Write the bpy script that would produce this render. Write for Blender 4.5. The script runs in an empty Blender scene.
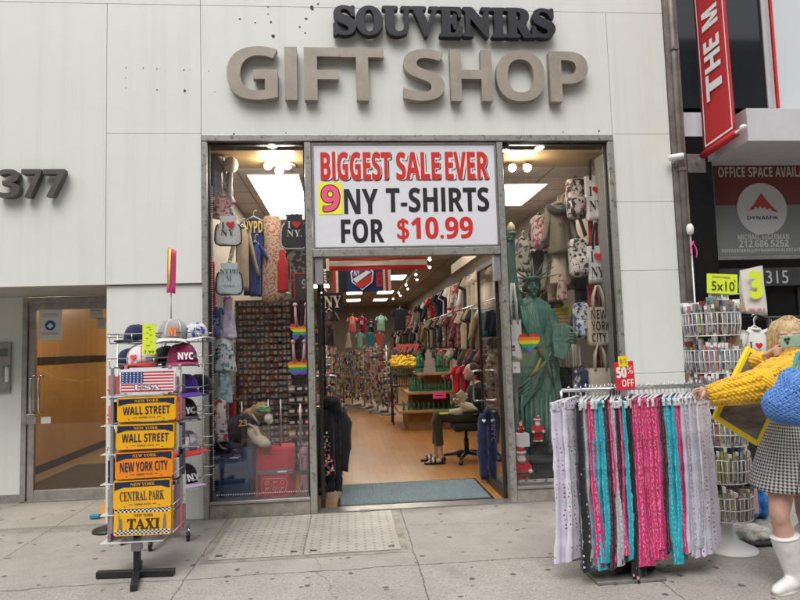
import bpy, bmesh, math, random
from mathutils import Vector, Matrix
V = Vector
random.seed(7)
PI = math.pi
scene = bpy.context.scene
COL = scene.collection

# ------------------------------------------------------------------ camera
F_PX, D, EYE = 604.0, 5.95, 1.58
AL, TH, RO = math.radians(4.95), math.atan(.0745), math.radians(1.72)
fw = V((math.sin(AL)*math.cos(TH), math.cos(AL)*math.cos(TH), math.sin(TH)))
r0 = V((math.cos(AL), -math.sin(AL), 0)); u0 = r0.cross(fw)
CR = r0*math.cos(RO) - u0*math.sin(RO); CU = u0*math.cos(RO) + r0*math.sin(RO)
CAM = V((0, -D, EYE))
def W(px, py, Y=0.0):                       # point of the photo seen on the vertical plane y = Y
    d = fw + CR*((px-400)/F_PX) + CU*((300-py)/F_PX)
    return CAM + d*((Y+D)/d.y)
def G(px, py, z=0.0):                       # point of the photo seen on the level z
    d = fw + CR*((px-400)/F_PX) + CU*((300-py)/F_PX)
    return CAM + d*((z-EYE)/d.z)
cam = bpy.data.cameras.new('camera'); co = bpy.data.objects.new('camera', cam); COL.objects.link(co)
cam.sensor_width = 36; cam.lens = 36*F_PX/800; cam.clip_end = 500; cam.clip_start = .05
m = Matrix((CR, CU, -fw)).transposed().to_4x4(); m.translation = CAM
co.matrix_world = m
scene.camera = co

# ------------------------------------------------------------------ materials
MATS = {}
def mat(name, c, rough=.6, metal=0., noise=None, bump=None, emit=None, spec=.5, sheen=0, coat=0):
    if name in MATS: return MATS[name]
    m = bpy.data.materials.new(name); m.use_nodes = True; MATS[name] = m
    nt = m.node_tree; b = nt.nodes['Principled BSDF']
    c4 = (*c, 1) if len(c) == 3 else c
    b.inputs['Base Color'].default_value = c4
    b.inputs['Roughness'].default_value = rough; b.inputs['Metallic'].default_value = metal
    b.inputs['Specular IOR Level'].default_value = spec
    if sheen: b.inputs['Sheen Weight'].default_value = sheen
    if coat: b.inputs['Coat Weight'].default_value = coat
    tc = None
    def coord():
        nonlocal tc
        if tc is None: tc = nt.nodes.new('ShaderNodeTexCoord')
        return tc.outputs['Object']
    if noise:
        sc, amt = noise[:2]
        c2 = noise[2] if len(noise) > 2 else tuple(x*(1-amt) for x in c)
        n = nt.nodes.new('ShaderNodeTexNoise'); n.inputs['Scale'].default_value = sc; n.inputs['Detail'].default_value = 6
        n.inputs['Roughness'].default_value = .65
        nt.links.new(coord(), n.inputs['Vector'])
        r = nt.nodes.new('ShaderNodeMapRange'); r.inputs[1].default_value = .35; r.inputs[2].default_value = .65
        nt.links.new(n.outputs['Fac'], r.inputs[0])
        mx = nt.nodes.new('ShaderNodeMix'); mx.data_type = 'RGBA'
        mx.inputs['A'].default_value = c4; mx.inputs['B'].default_value = (*c2, 1)
        nt.links.new(r.outputs[0], mx.inputs['Factor']); nt.links.new(mx.outputs['Result'], b.inputs['Base Color'])
    if bump:
        n = nt.nodes.new('ShaderNodeTexNoise'); n.inputs['Scale'].default_value = bump[0]; n.inputs['Detail'].default_value = 4
        nt.links.new(coord(), n.inputs['Vector'])
        bp = nt.nodes.new('ShaderNodeBump'); bp.inputs['Strength'].default_value = bump[1]
        bp.inputs['Distance'].default_value = bump[2] if len(bump) > 2 else .004
        nt.links.new(n.outputs['Fac'], bp.inputs['Height']); nt.links.new(bp.outputs['Normal'], b.inputs['Normal'])
    if emit:
        b.inputs['Emission Color'].default_value = (*emit[0], 1); b.inputs['Emission Strength'].default_value = emit[1]
    return m
class NT:                                    # small node-graph helper
    def __init__(s, name, rough=.6):
        s.m = bpy.data.materials.new(name); s.m.use_nodes = True; MATS[name] = s.m
        s.nt = s.m.node_tree; s.b = s.nt.nodes['Principled BSDF']; s.b.inputs['Roughness'].default_value = rough
        s.tc = s.nt.nodes.new('ShaderNodeTexCoord')
    def n(s, t, **kw):
        nd = s.nt.nodes.new('ShaderNode'+t)
        for k, v in kw.items(): setattr(nd, k, v)
        return nd
    def l(s, a, b): s.nt.links.new(a, b)
    def xyz(s):
        nd = s.n('SeparateXYZ'); s.l(s.tc.outputs['Object'], nd.inputs[0]); return nd.outputs
    def math(s, op, a, b=None, c=None):
        nd = s.n('Math', operation=op)
        for i, v in enumerate((a, b, c)):
            if v is None: continue
            if isinstance(v, (int, float)): nd.inputs[i].default_value = v
            else: s.l(v, nd.inputs[i])
        return nd.outputs[0]
    def noise(s, scale, detail=5, rough=.6, vec=None):
        nd = s.n('TexNoise'); nd.inputs['Scale'].default_value = scale; nd.inputs['Detail'].default_value = detail
        nd.inputs['Roughness'].default_value = rough; s.l(vec or s.tc.outputs['Object'], nd.inputs['Vector']); return nd.outputs['Fac']
    def vor(s, scale, out='Distance', vec=None):
        nd = s.n('TexVoronoi'); nd.inputs['Scale'].default_value = scale; s.l(vec or s.tc.outputs['Object'], nd.inputs['Vector']); return nd.outputs[out]
    def ramp(s, f, lo, hi, a=0., b=1.):
        nd = s.n('MapRange'); s.l(f, nd.inputs[0])
        for i, v in enumerate((lo, hi, a, b)): nd.inputs[i+1].default_value = v
        return nd.outputs[0]
    def mix(s, f, a, b):
        nd = s.n('Mix', data_type='RGBA')
        for k, v in (('Factor', f), ('A', a), ('B', b)):
            if isinstance(v, (int, float)): nd.inputs[k].default_value = v
            elif isinstance(v, tuple): nd.inputs[k].default_value = (*v, 1)
            else: s.l(v, nd.inputs[k])
        return nd.outputs['Result']
    def color(s, c): s.l(c, s.b.inputs['Base Color'])
    def bump(s, h, st=.5, dist=.004):
        bp = s.n('Bump'); bp.inputs['Strength'].default_value = st; bp.inputs['Distance'].default_value = dist
        s.l(h, bp.inputs['Height']); s.l(bp.outputs['Normal'], s.b.inputs['Normal'])

def glass(name, tint=(1, 1, 1), gain=1.0, base=0.0, rough=0.0):
    m = bpy.data.materials.new(name); m.use_nodes = True; MATS[name] = m
    nt = m.node_tree; nt.nodes.clear()
    o = nt.nodes.new('ShaderNodeOutputMaterial'); mx = nt.nodes.new('ShaderNodeMixShader')
    t = nt.nodes.new('ShaderNodeBsdfTransparent'); g = nt.nodes.new('ShaderNodeBsdfGlossy'); fr = nt.nodes.new('ShaderNodeFresnel')
    ge = nt.nodes.new('ShaderNodeNewGeometry'); mr = nt.nodes.new('ShaderNodeMapRange'); mr.inputs[3].default_value = 1.5; mr.inputs[4].default_value = 1/1.5
    nt.links.new(ge.outputs['Backfacing'], mr.inputs[0]); nt.links.new(mr.outputs[0], fr.inputs['IOR']); g.inputs['Roughness'].default_value = rough; t.inputs['Color'].default_value = (*tint, 1)
    mu = nt.nodes.new('ShaderNodeMath'); mu.operation = 'MULTIPLY_ADD'; mu.inputs[1].default_value = gain; mu.inputs[2].default_value = base
    nt.links.new(fr.outputs[0], mu.inputs[0]); nt.links.new(mu.outputs[0], mx.inputs[0])
    nt.links.new(t.outputs[0], mx.inputs[1]); nt.links.new(g.outputs[0], mx.inputs[2]); nt.links.new(mx.outputs[0], o.inputs[0])
    return m

# ------------------------------------------------------------------ mesh builder
TEXT_CACHE = {}
def styled(s, st):
    if st == 'plain': return s
    A, a, d = {'sans': (0x1D5D4, 0x1D5EE, 0x1D7EC), 'serif': (0x1D400, 0x1D41A, 0x1D7CE)}[st]
    r = ''
    for ch in s:
        if ch == 'I' and st == 'sans': r += chr(a+11)          # a plain bar
        elif 'A' <= ch <= 'Z': r += chr(A+ord(ch)-65)
        elif 'a' <= ch <= 'z': r += chr(a+ord(ch)-97)
        elif '0' <= ch <= '9': r += chr(d+ord(ch)-48)
        else: r += ch
    return r
def text_mesh(body, st='sans', ext=0., off=0., res=3):
    k = (body, st, ext, off, res)
    if k in TEXT_CACHE: return TEXT_CACHE[k]
    c = bpy.data.curves.new('text', 'FONT'); c.body = styled(body, st); c.extrude = ext; c.offset = off; c.resolution_u = res
    o = bpy.data.objects.new('text', c); COL.objects.link(o)
    me = bpy.data.meshes.new_from_object(o.evaluated_get(bpy.context.evaluated_depsgraph_get()))
    vs = [v.co.copy() for v in me.vertices]; fs = [tuple(p.vertices) for p in me.polygons]
    bpy.data.objects.remove(o); bpy.data.curves.remove(c); bpy.data.meshes.remove(me)
    x0 = min(v.x for v in vs); x1 = max(v.x for v in vs); y0 = min(v.y for v in vs); y1 = max(v.y for v in vs)
    TEXT_CACHE[k] = (vs, fs, x0, x1, y0, y1); return TEXT_CACHE[k]
RX, UZ, NY = V((1, 0, 0)), V((0, 0, 1)), V((0, -1, 0))
def bez(a, b, c, n):
    return [(a*(1-t)+b*t)*(1-t)+(b*(1-t)+c*t)*t for t in [i/n for i in range(n+1)]]
class MB:
    def __init__(s, m=None): s.v = []; s.f = []; s.mi = []; s.ms = []; s.sm = []; s.cur = 0; s.smooth = False; s.uv = {}; (s.use(m) if m else None)
    def use(s, m):
        if m not in s.ms: s.ms.append(m)
        s.cur = s.ms.index(m); return s
    def add(s, vs, fs, smooth=None):
        n = len(s.v); s.v += [V(v) for v in vs]
        for f in fs: s.f.append(tuple(i+n for i in f)); s.mi.append(s.cur); s.sm.append(s.smooth if smooth is None else smooth)
        return s
    def bx(s, x0, x1, y0, y1, z0, z1):
        return s.obox(V(((x0+x1)/2, (y0+y1)/2, (z0+z1)/2)), (x1-x0, y1-y0, z1-z0))
    def obox(s, c, sz, X=V((1, 0, 0)), Y=V((0, 1, 0)), Z=V((0, 0, 1)), bev=0.):
        hx, hy, hz = [q/2 for q in sz]; c = V(c)
        if bev <= 0:
            vs = [c+X*(hx*a)+Y*(hy*b)+Z*(hz*d) for a in (-1, 1) for b in (-1, 1) for d in (-1, 1)]
            return s.add(vs, [(0, 1, 3, 2), (4, 6, 7, 5), (0, 4, 5, 1), (2, 3, 7, 6), (0, 2, 6, 4), (1, 5, 7, 3)])
        bm = bmesh.new(); bmesh.ops.create_cube(bm, size=1)
        for v in bm.verts: v.co = V((v.co.x*sz[0], v.co.y*sz[1], v.co.z*sz[2]))
        bmesh.ops.bevel(bm, geom=bm.edges[:], offset=min(bev, min(sz)*.49), segments=3, affect='EDGES', profile=.6)
        bm.verts.ensure_lookup_table()
        s.add([c+X*v.co.x+Y*v.co.y+Z*v.co.z for v in bm.verts], [[v.index for v in f.verts] for f in bm.faces], True); bm.free(); return s
    def tube(s, pts, r, n=8, closed=False, cap=True, smooth=True):
        pts = [V(p) for p in pts]; k = len(pts); rs = r if isinstance(r, (list, tuple)) else [r]*k
        t = []
        for i in range(k):
            a = pts[i-1] if (i > 0 or closed) else pts[i]; b = pts[(i+1) % k] if (i < k-1 or closed) else pts[i]
            d = b-a; t.append(d.normalized() if d.length > 1e-9 else V((0, 0, 1)))
        up = V((0, 0, 1)) if abs(t[0].z) < .9 else V((1, 0, 0))
        nn = t[0].cross(up).normalized(); vs = []
        for i in range(k):
            nn = (nn-t[i]*nn.dot(t[i])).normalized(); bb = t[i].cross(nn)
            for j in range(n):
                a = 2*PI*j/n; vs.append(pts[i]+(nn*math.cos(a)+bb*math.sin(a))*rs[i])
        fs = []
        for i in range(k if closed else k-1):
            for j in range(n):
                a = i*n+j; b = i*n+(j+1) % n; c = ((i+1) % k)*n+(j+1) % n; d = ((i+1) % k)*n+j; fs.append((a, b, c, d))
        if cap and not closed: fs.append(tuple(range(n))[::-1]); fs.append(tuple((k-1)*n+j for j in range(n)))
        return s.add(vs, fs, smooth)
    def rod(s, a, b, r, n=8): return s.tube([a, b], r, n)
    def lathe(s, prof, c, n=20, ax=V((0, 0, 1)), smooth=True, a0=0, a1=2*PI):
        c = V(c); ax = ax.normalized(); p = ax.orthogonal().normalized(); q = ax.cross(p); vs = []; k = len(prof)
        for r, z in prof:
            for j in range(n):
                a = 2*PI*j/n; vs.append(c+ax*z+(p*math.cos(a)+q*math.sin(a))*max(r, 1e-5))
        fs = [(i*n+j, i*n+(j+1) % n, (i+1)*n+(j+1) % n, (i+1)*n+j) for i in range(k-1) for j in range(n)]
        fs.append(tuple(range(n))[::-1]); fs.append(tuple((k-1)*n+j for j in range(n)))
        return s.add(vs, fs, smooth)
    def ell(s, c, r, nu=12, nv=8, X=V((1, 0, 0)), Y=V((0, 1, 0)), Z=V((0, 0, 1))):
        c = V(c); r = (r, r, r) if isinstance(r, (int, float)) else r; vs = [c+Z*r[2]]
        for i in range(1, nv):
            a = PI*i/nv
            for j in range(nu):
                b = 2*PI*j/nu; vs.append(c+X*(r[0]*math.sin(a)*math.cos(b))+Y*(r[1]*math.sin(a)*math.sin(b))+Z*(r[2]*math.cos(a)))
        vs.append(c-Z*r[2]); fs = [(0, 1+j, 1+(j+1) % nu) for j in range(nu)]
        for i in range(nv-2):
            for j in range(nu): a = 1+i*nu; fs.append((a+j, a+nu+j, a+nu+(j+1) % nu, a+(j+1) % nu))
        a = 1+(nv-2)*nu; fs += [(a+j, len(vs)-1, a+(j+1) % nu) for j in range(nu)]
        return s.add(vs, fs, True)
    def grid(s, nu, nv, fn, cu=False, smooth=True):
        vs = [V(fn(i/(nu if cu else nu-1), j/(nv-1))) for j in range(nv) for i in range(nu)]; fs = []
        for j in range(nv-1):
            for i in range(nu if cu else nu-1): fs.append((j*nu+i, j*nu+(i+1) % nu, (j+1)*nu+(i+1) % nu, (j+1)*nu+i))
        n0 = len(s.v)
        for j in range(nv):
            for i in range(nu): s.uv[n0+j*nu+i] = (i/(nu if cu else nu-1), j/(nv-1))
        return s.add(vs, fs, smooth)
    def poly(s, pts, o=V((0, 0, 0)), r=RX, u=UZ, lift=0., depth=0.):     # flat outline in the plane (o, r, u), extruded backwards
        n = r.cross(u).normalized(); o = V(o)
        a = [o+r*x+u*y+n*lift for x, y in pts]
        if depth <= 0: return s.add(a, [tuple(range(len(a)))], False)
        k = len(a); b = [p-n*depth for p in a]
        return s.add(a+b, [tuple(range(k)), tuple(range(k, 2*k))[::-1]]+[(i, k+i, k+(i+1) % k, (i+1) % k) for i in range(k)], False)
    def rect(s, x0, y0, x1, y1, o=V((0, 0, 0)), r=RX, u=UZ, lift=0., depth=0.):
        return s.poly([(x0, y0), (x1, y0), (x1, y1), (x0, y1)], o, r, u, lift, depth)
    def disc(s, x, y, rad, o=V((0, 0, 0)), r=RX, u=UZ, lift=0., depth=0., n=20, ry=None):
        return s.poly([(x+rad*math.cos(2*PI*i/n), y+(ry or rad)*math.sin(2*PI*i/n)) for i in range(n)], o, r, u, lift, depth)
    def heart(s, x, y, w, o=V((0, 0, 0)), r=RX, u=UZ, lift=0., depth=0.):
        pts = []
        for i in range(24):
            t = 2*PI*i/24+.001; pts.append((x+w/32*16*math.sin(t)**3, y+w/32*(13*math.cos(t)-5*math.cos(2*t)-2*math.cos(3*t)-math.cos(4*t))))
        return s.poly(pts[::-1], o, r, u, lift, depth)
    def text(s, body, x0, y0, x1, y1, o=V((0, 0, 0)), r=RX, u=UZ, lift=0.001, st='sans', ext=0., off=0., keep=False):
        vs, fs, a, b, c, d = text_mesh(body, st, 1. if ext else 0., 0.)
        if 'I' in body and st == 'sans':         # the bar is cut to the height of the capitals
            d = min(d, text_mesh('H', 'sans', 0., 0.)[5]+(.012 if set(body) & set('SOGC') else 0)); vs = [V((v.x, min(v.y, d), v.z)) for v in vs]
        n = r.cross(u).normalized(); o = V(o); e = off*(y1-y0)
        x0 += e; x1 -= e; y0 += e; y1 -= e; kx = (x1-x0)/(b-a); ky = (y1-y0)/(d-c)
        cx = (x0+x1)/2-(a+b)/2*kx
        for q in range(9 if e else 1):          # bold: the letter repeated around itself, each copy a hair further out
            dx, dy = (e*math.cos(q*PI/4), e*math.sin(q*PI/4)) if q < 8 and e else (0, 0); dl = q*.00012
            s.add([o+r*(cx+dx+v.x*kx)+u*(y0+dy+(v.y-c)*ky)+n*(lift+dl+v.z*ext) for v in vs], fs, False)
        return s
    def build(s, name, parent=None, m=None, solid=0., bevel=0., sub=0, uv=False):
        if m: s.ms = [m]; s.mi = [0]*len(s.f)
        me = bpy.data.meshes.new(name)
        off = LOC.get(parent.name, V((0, 0, 0))) if parent else V((0, 0, 0))
        me.from_pydata([v-off for v in s.v], [], s.f)
        for q in s.ms: me.materials.append(q)
        me.polygons.foreach_set('material_index', s.mi); me.polygons.foreach_set('use_smooth', s.sm); me.update()
        if uv:
            ul = me.uv_layers.new(name='weave')
            for lp in me.loops: ul.data[lp.index].uv = s.uv.get(lp.vertex_index, (0, 0))
        o = bpy.data.objects.new(name, me); COL.objects.link(o)
        if parent: o.parent = parent; LOC[o.name] = off
        else: LOC[o.name] = V((0, 0, 0))
        if solid: q = o.modifiers.new('solid', 'SOLIDIFY'); q.thickness = solid; q.offset = 0
        if bevel: q = o.modifiers.new('bevel', 'BEVEL'); q.width = bevel; q.segments = 2; q.limit_method = 'ANGLE'
        if sub: q = o.modifiers.new('sub', 'SUBSURF'); q.levels = sub; q.render_levels = sub
        return o
    def blob(s, name, parent=None, voxel=.01, smooth=4, m=None, post=None):   # melt overlapping pieces into one continuous skin
        o = s.build(name, None, m)
        q = o.modifiers.new('r', 'REMESH'); q.mode = 'VOXEL'; q.voxel_size = voxel
        q = o.modifiers.new('s', 'SMOOTH'); q.factor = .5; q.iterations = smooth
        me = bpy.data.meshes.new_from_object(o.evaluated_get(bpy.context.evaluated_depsgraph_get()))
        bpy.data.objects.remove(o)
        off = LOC.get(parent.name, V((0, 0, 0))) if parent else V((0, 0, 0))
        for v in me.vertices:
            if post: v.co = post(v.co)
            v.co -= off
        for p in me.polygons: p.use_smooth = True
        if not me.materials: me.materials.append(s.ms[0])
        o = bpy.data.objects.new(name, me); COL.objects.link(o)
        if parent: o.parent = parent
        LOC[o.name] = off
        return o
def rumple(o, st=.012, size=.12, lev=1):       # soft irregular creases in cloth
    q = o.modifiers.new('fine', 'SUBSURF'); q.subdivision_type = 'SIMPLE'; q.levels = lev; q.render_levels = lev
    k = 'crease_%d' % int(size*1000); tx = bpy.data.textures.get(k) or bpy.data.textures.new(k, 'CLOUDS'); tx.noise_scale = size; tx.noise_depth = 3
    q = o.modifiers.new('creases', 'DISPLACE'); q.texture = tx; q.strength = st*2; q.mid_level = .5; q.texture_coords = 'GLOBAL' if False else 'LOCAL'
    return o
LOC = {}
def tag(o, label=None, cat=None, group=None, kind=None):
    if label: o['label'] = label
    if cat: o['category'] = cat
    if group: o['group'] = group
    if kind: o['kind'] = kind
    return o
def thing(name, label, cat, loc=(0, 0, 0), group=None):
    o = bpy.data.objects.new(name, None); COL.objects.link(o); o.location = loc; LOC[o.name] = V(loc); o.empty_display_size = .05
    return tag(o, label, cat, group)
def struct(mb, name, m=None, **k): o = mb.build(name, None, m, **k); o['kind'] = 'structure'; return o
def base(o, p):                              # move the origin of a one-mesh thing to its base
    p = V(p); o.data.transform(Matrix.Translation(-p)); o.location = p; LOC[o.name] = p; return o
def copy_tree(o, parent=None):
    c = o.copy(); COL.objects.link(c)
    if parent: c.parent = parent
    LOC[c.name] = LOC.get(o.name, V((0, 0, 0)))
    for ch in KIDS.get(o.name, []): copy_tree(ch, c)
    return c
KIDS = {}
def kids(o):                                 # remember the children of a thing before copying it
    KIDS[o.name] = [c for c in bpy.data.objects if c.parent == o]
    for c in KIDS[o.name]: kids(c)
ORD = 'first second third fourth fifth sixth seventh eighth ninth tenth eleventh twelfth thirteenth fourteenth fifteenth sixteenth seventeenth eighteenth nineteenth twentieth'.split()
ORD += ['twenty-'+x for x in ORD[:9]] + ['thirtieth'] + ['thirty-'+x for x in ORD[:9]] + ['fortieth'] + ['forty-'+x for x in ORD[:9]]
def rnd(a, b): return random.uniform(a, b)

# ------------------------------------------------------------------ world and light
w = bpy.data.worlds.new('World'); scene.world = w; w.use_nodes = True
nt = w.node_tree; bg = nt.nodes['Background']
sky = nt.nodes.new('ShaderNodeTexSky'); sky.sky_type = 'NISHITA'; sky.sun_disc = False
SE, SR = math.radians(58), math.radians(200)
sky.sun_elevation = SE; sky.sun_rotation = SR; sky.air_density = 1.0; sky.dust_density = 4.0; sky.ozone_density = 1.0
hs = nt.nodes.new('ShaderNodeHueSaturation'); hs.inputs['Saturation'].default_value = .25   # a grey overcast sky
nt.links.new(sky.outputs[0], hs.inputs['Color']); nt.links.new(hs.outputs[0], bg.inputs[0]); bg.inputs[1].default_value = .145
sd = bpy.data.lights.new('sun', 'SUN'); so = bpy.data.objects.new('sun', sd); COL.objects.link(so)
sd.energy = .6; sd.angle = math.radians(40); sd.color = (1, .97, .93)
sdir = V((math.sin(SR)*math.cos(SE), math.cos(SR)*math.cos(SE), math.sin(SE)))
so.rotation_euler = sdir.to_track_quat('Z', 'Y').to_euler()
vs_ = scene.view_settings; scene.display_settings.display_device = 'sRGB'
vs_.view_transform = 'Standard'; vs_.look = 'None'; vs_.gamma = 1; vs_.use_curve_mapping = False; vs_.exposure = 0.72
cy = scene.cycles
cy.max_bounces = 8; cy.diffuse_bounces = 3; cy.glossy_bounces = 3; cy.transparent_max_bounces = 16; cy.transmission_bounces = 4
cy.caustics_reflective = False; cy.caustics_refractive = False; cy.sample_clamp_indirect = 4
cy.use_denoising = True
# ------------------------------------------------------------------ shared materials
def c_(h): return tuple(((x/255)/12.92 if x/255 <= .04045 else ((x/255+.055)/1.055)**2.4) for x in (int(h[0:2], 16), int(h[2:4], 16), int(h[4:6], 16)))
# painted facade panels: off white, with faint streaks and specks of dirt
q = NT('facade_paint', .45)
dirt = q.ramp(q.noise(.9, 9, .75), .42, .72); st = q.ramp(q.noise(30, 4, .7), .68, .74)
xy = q.n('Mapping'); q.l(q.tc.outputs['Object'], xy.inputs[0]); xy.inputs['Scale'].default_value = (9, 9, .35)
streak = q.ramp(q.noise(1, 5, .6, xy.outputs[0]), .5, .8)
c = q.mix(q.math('MULTIPLY', dirt, .5), (.72, .74, .695), (.64, .645, .59))
oi = q.n('ObjectInfo'); c = q.mix(q.math('MULTIPLY', oi.outputs['Random'], .22), c, (.66, .675, .63)); c = q.mix(q.math('MULTIPLY', streak, .38), c, (.55, .54, .49)); c = q.mix(q.math('MULTIPLY', st, .12), c, (.35, .33, .29)); q.color(c)
q.bump(q.noise(3, 3), .15, .01); facade = q.m
# concrete pavement with joints, gum spots and stains
q = NT('pavement_concrete', .85)
X = q.xyz()
big = q.noise(.9, 6, .65); mid = q.noise(6, 6, .7); fine = q.noise(90, 3, .8); sp = q.vor(160)
c = q.mix(q.ramp(big, .35, .68), (.36, .338, .308), (.255, .238, .215)); c = q.mix(q.ramp(mid, .4, .7, 0, .55), c, (.215, .195, .172))
c = q.mix(q.ramp(fine, .45, .7, 0, .6), c, (.50, .46, .40)); c = q.mix(q.ramp(sp, .0, .28, .6, 0), c, (.13, .115, .10))
vd = q.n('TexVoronoi', voronoi_dimensions='2D'); vd.inputs['Scale'].default_value = 3.6; q.l(q.tc.outputs['Object'], vd.inputs['Vector'])
wob = q.math('ADD', vd.outputs['Distance'], q.ramp(q.noise(22, 2), .3, .7, -.03, .03))
pick = q.n('SeparateColor'); q.l(vd.outputs['Color'], pick.inputs[0])
gum = q.math('MULTIPLY', q.ramp(wob, .055, .085, 1, 0), q.ramp(pick.outputs[0], .70, .73))
vd2 = q.n('TexVoronoi', voronoi_dimensions='2D'); vd2.inputs['Scale'].default_value = 6.3; q.l(q.tc.outputs['Object'], vd2.inputs['Vector']); pk2 = q.n('SeparateColor'); q.l(vd2.outputs['Color'], pk2.inputs[0])
gum2 = q.math('MULTIPLY', q.ramp(q.math('ADD', vd2.outputs['Distance'], q.ramp(q.noise(40, 2), .3, .7, -.05, .05)), .07, .10, 1, 0), q.ramp(pk2.outputs[1], .80, .84))
agg = q.math('MULTIPLY', q.ramp(q.noise(48, 3, .75), .5, .66), q.ramp(X[1], -1.35, -1.6)); c = q.mix(q.math('MULTIPLY', agg, .45), c, (.11, .098, .09))
agl = q.math('MULTIPLY', q.ramp(q.noise(62, 3, .75), .55, .68), q.ramp(X[1], -1.3, -1.6)); c = q.mix(q.math('MULTIPLY', agl, .5), c, (.62, .575, .52))
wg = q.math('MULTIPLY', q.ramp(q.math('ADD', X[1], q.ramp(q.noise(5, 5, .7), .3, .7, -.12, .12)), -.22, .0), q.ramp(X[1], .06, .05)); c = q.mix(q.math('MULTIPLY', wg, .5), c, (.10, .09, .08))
blot = q.ramp(q.noise(1.6, 7, .72), .56, .72); c = q.mix(q.math('MULTIPLY', blot, .5), c, (.17, .155, .14))
c = q.mix(q.math('MULTIPLY', gum, .85), c, (.055, .05, .045)); c = q.mix(q.math('MULTIPLY', gum2, .8), c, (.06, .054, .048))
wn = q.ramp(q.noise(2.2, 5, .7), .3, .7, -.035, .035); wn2 = q.ramp(q.noise(30, 3, .7), .3, .7, -.006, .006)
line = None
def jl(coord, pos, wd, amp=1.0):
    global line
    d = q.math('ABSOLUTE', q.math('ADD', q.math('SUBTRACT', coord, pos), q.math('ADD', q.math('MULTIPLY', wn, amp), wn2)))
    v = q.ramp(d, wd*.5, wd*1.5, 1, 0); line = v if line is None else q.math('MAXIMUM', line, v)
jl(X[1], -1.50, .006, .6); jl(X[1], -3.0, .006, .3); jl(X[1], -4.5, .006, .3)
for xx in (-2.75, -1.17, .46, 1.98, 3.5, 5.0, -4.3): jl(X[0], xx, .0035, .35)
jl(q.math('ADD', X[0], q.math('MULTIPLY', X[1], .25)), -.62, .0022, 2.2); jl(q.math('ADD', X[1], q.math('MULTIPLY', X[0], .12)), -.45, .002, 2.0)
c = q.mix(q.math('MULTIPLY', line, .8), c, (.06, .054, .048)); q.color(c)
h = q.math('SUBTRACT', q.math('ADD', q.math('MULTIPLY', fine, .35), q.math('MULTIPLY', mid, .3)), q.math('MULTIPLY', line, 1.2)); q.bump(h, .5, .006)
pavement = q.m
asphalt = mat('asphalt', (.05, .05, .052), .9, noise=(20, .4), bump=(150, .6))
# storefront metal: worn aluminium with green-black grime
q = NT('worn_metal', .4); q.b.inputs['Metallic'].default_value = .45
a = q.ramp(q.noise(17, 9, .8),   .54, .62); b2 = q.ramp(q.noise(45, 5, .7), .55, .62); g2 = q.ramp(q.noise(5, 5, .7), .5, .62)
c = q.mix(a, (.36, .35, .325), (.09, .09, .072)); c = q.mix(q.math('MULTIPLY', g2, .5), c, (.235, .235, .19)); c = q.mix(q.math('MULTIPLY', b2, .55), c, (.48, .47, .43)); q.color(c)
q.bump(q.noise(40, 4), .3, .003); worn = q.m
alu = mat('brushed_aluminium', (.52, .51, .49), .32, .8, noise=(9, .3))
chrome = mat('chrome_wire', (.62, .63, .65), .18, 1.0)
silver = mat('silver_paint', (.42, .43, .44), .38, .6, noise=(30, .2))
whitewire = mat('white_wire', (.72, .72, .70), .4, noise=(8, .15))
blackwire = mat('black_wire', (.02, .02, .022), .4)
black_pl = mat('black_plastic', (.018, .018, .02), .38)
black_m = mat('black_metal', (.02, .02, .021), .45, noise=(30, .4), bump=(60, .2))
white_pl = mat('white_plastic', (.76, .76, .74), .3)
sign_white = mat('sign_white', (.76, .76, .80), .3, noise=(2.5, .07), bump=(3.5, .25, .03))
red_ink = mat('red_ink', (.60, .025, .02), .45); black_ink = mat('black_ink', (.012, .012, .013), .5); white_ink = mat('white_ink', (.78, .78, .76), .5)
heart_red = mat('heart_red', (.62, .02, .03), .5)
neon_y = mat('neon_yellow', (.72, .88, .04), .6, noise=(12, .12)); neon_p = mat('neon_pink', (.85, .07, .28), .6)
ply_y = mat('plate_yellow', (.86, .44, .012), .28, coat=.3, noise=(10, .1)); ply_o = mat('plate_orange', (.87, .26, .012), .28, coat=.3, noise=(10, .1))
navy_ink = mat('navy_ink', (.014, .022, .06), .4); flag_red = mat('flag_red', (.56, .03, .05), .4); flag_blue = mat('flag_blue', (.035, .06, .22), .4)
paper = mat('paper', (.76, .76, .74), .7); wood = mat('table_wood', (.42, .24, .11), .45, noise=(7, .35)); darkwood = mat('dark_wood', (.17, .085, .04), .5, noise=(9, .4))
grey_card = mat('grey_card', (.4, .4, .4), .6)
skin = mat('skin', (.58, .345, .26), .58, noise=(22, .16), bump=(160, .15, .002), spec=.35)

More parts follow.
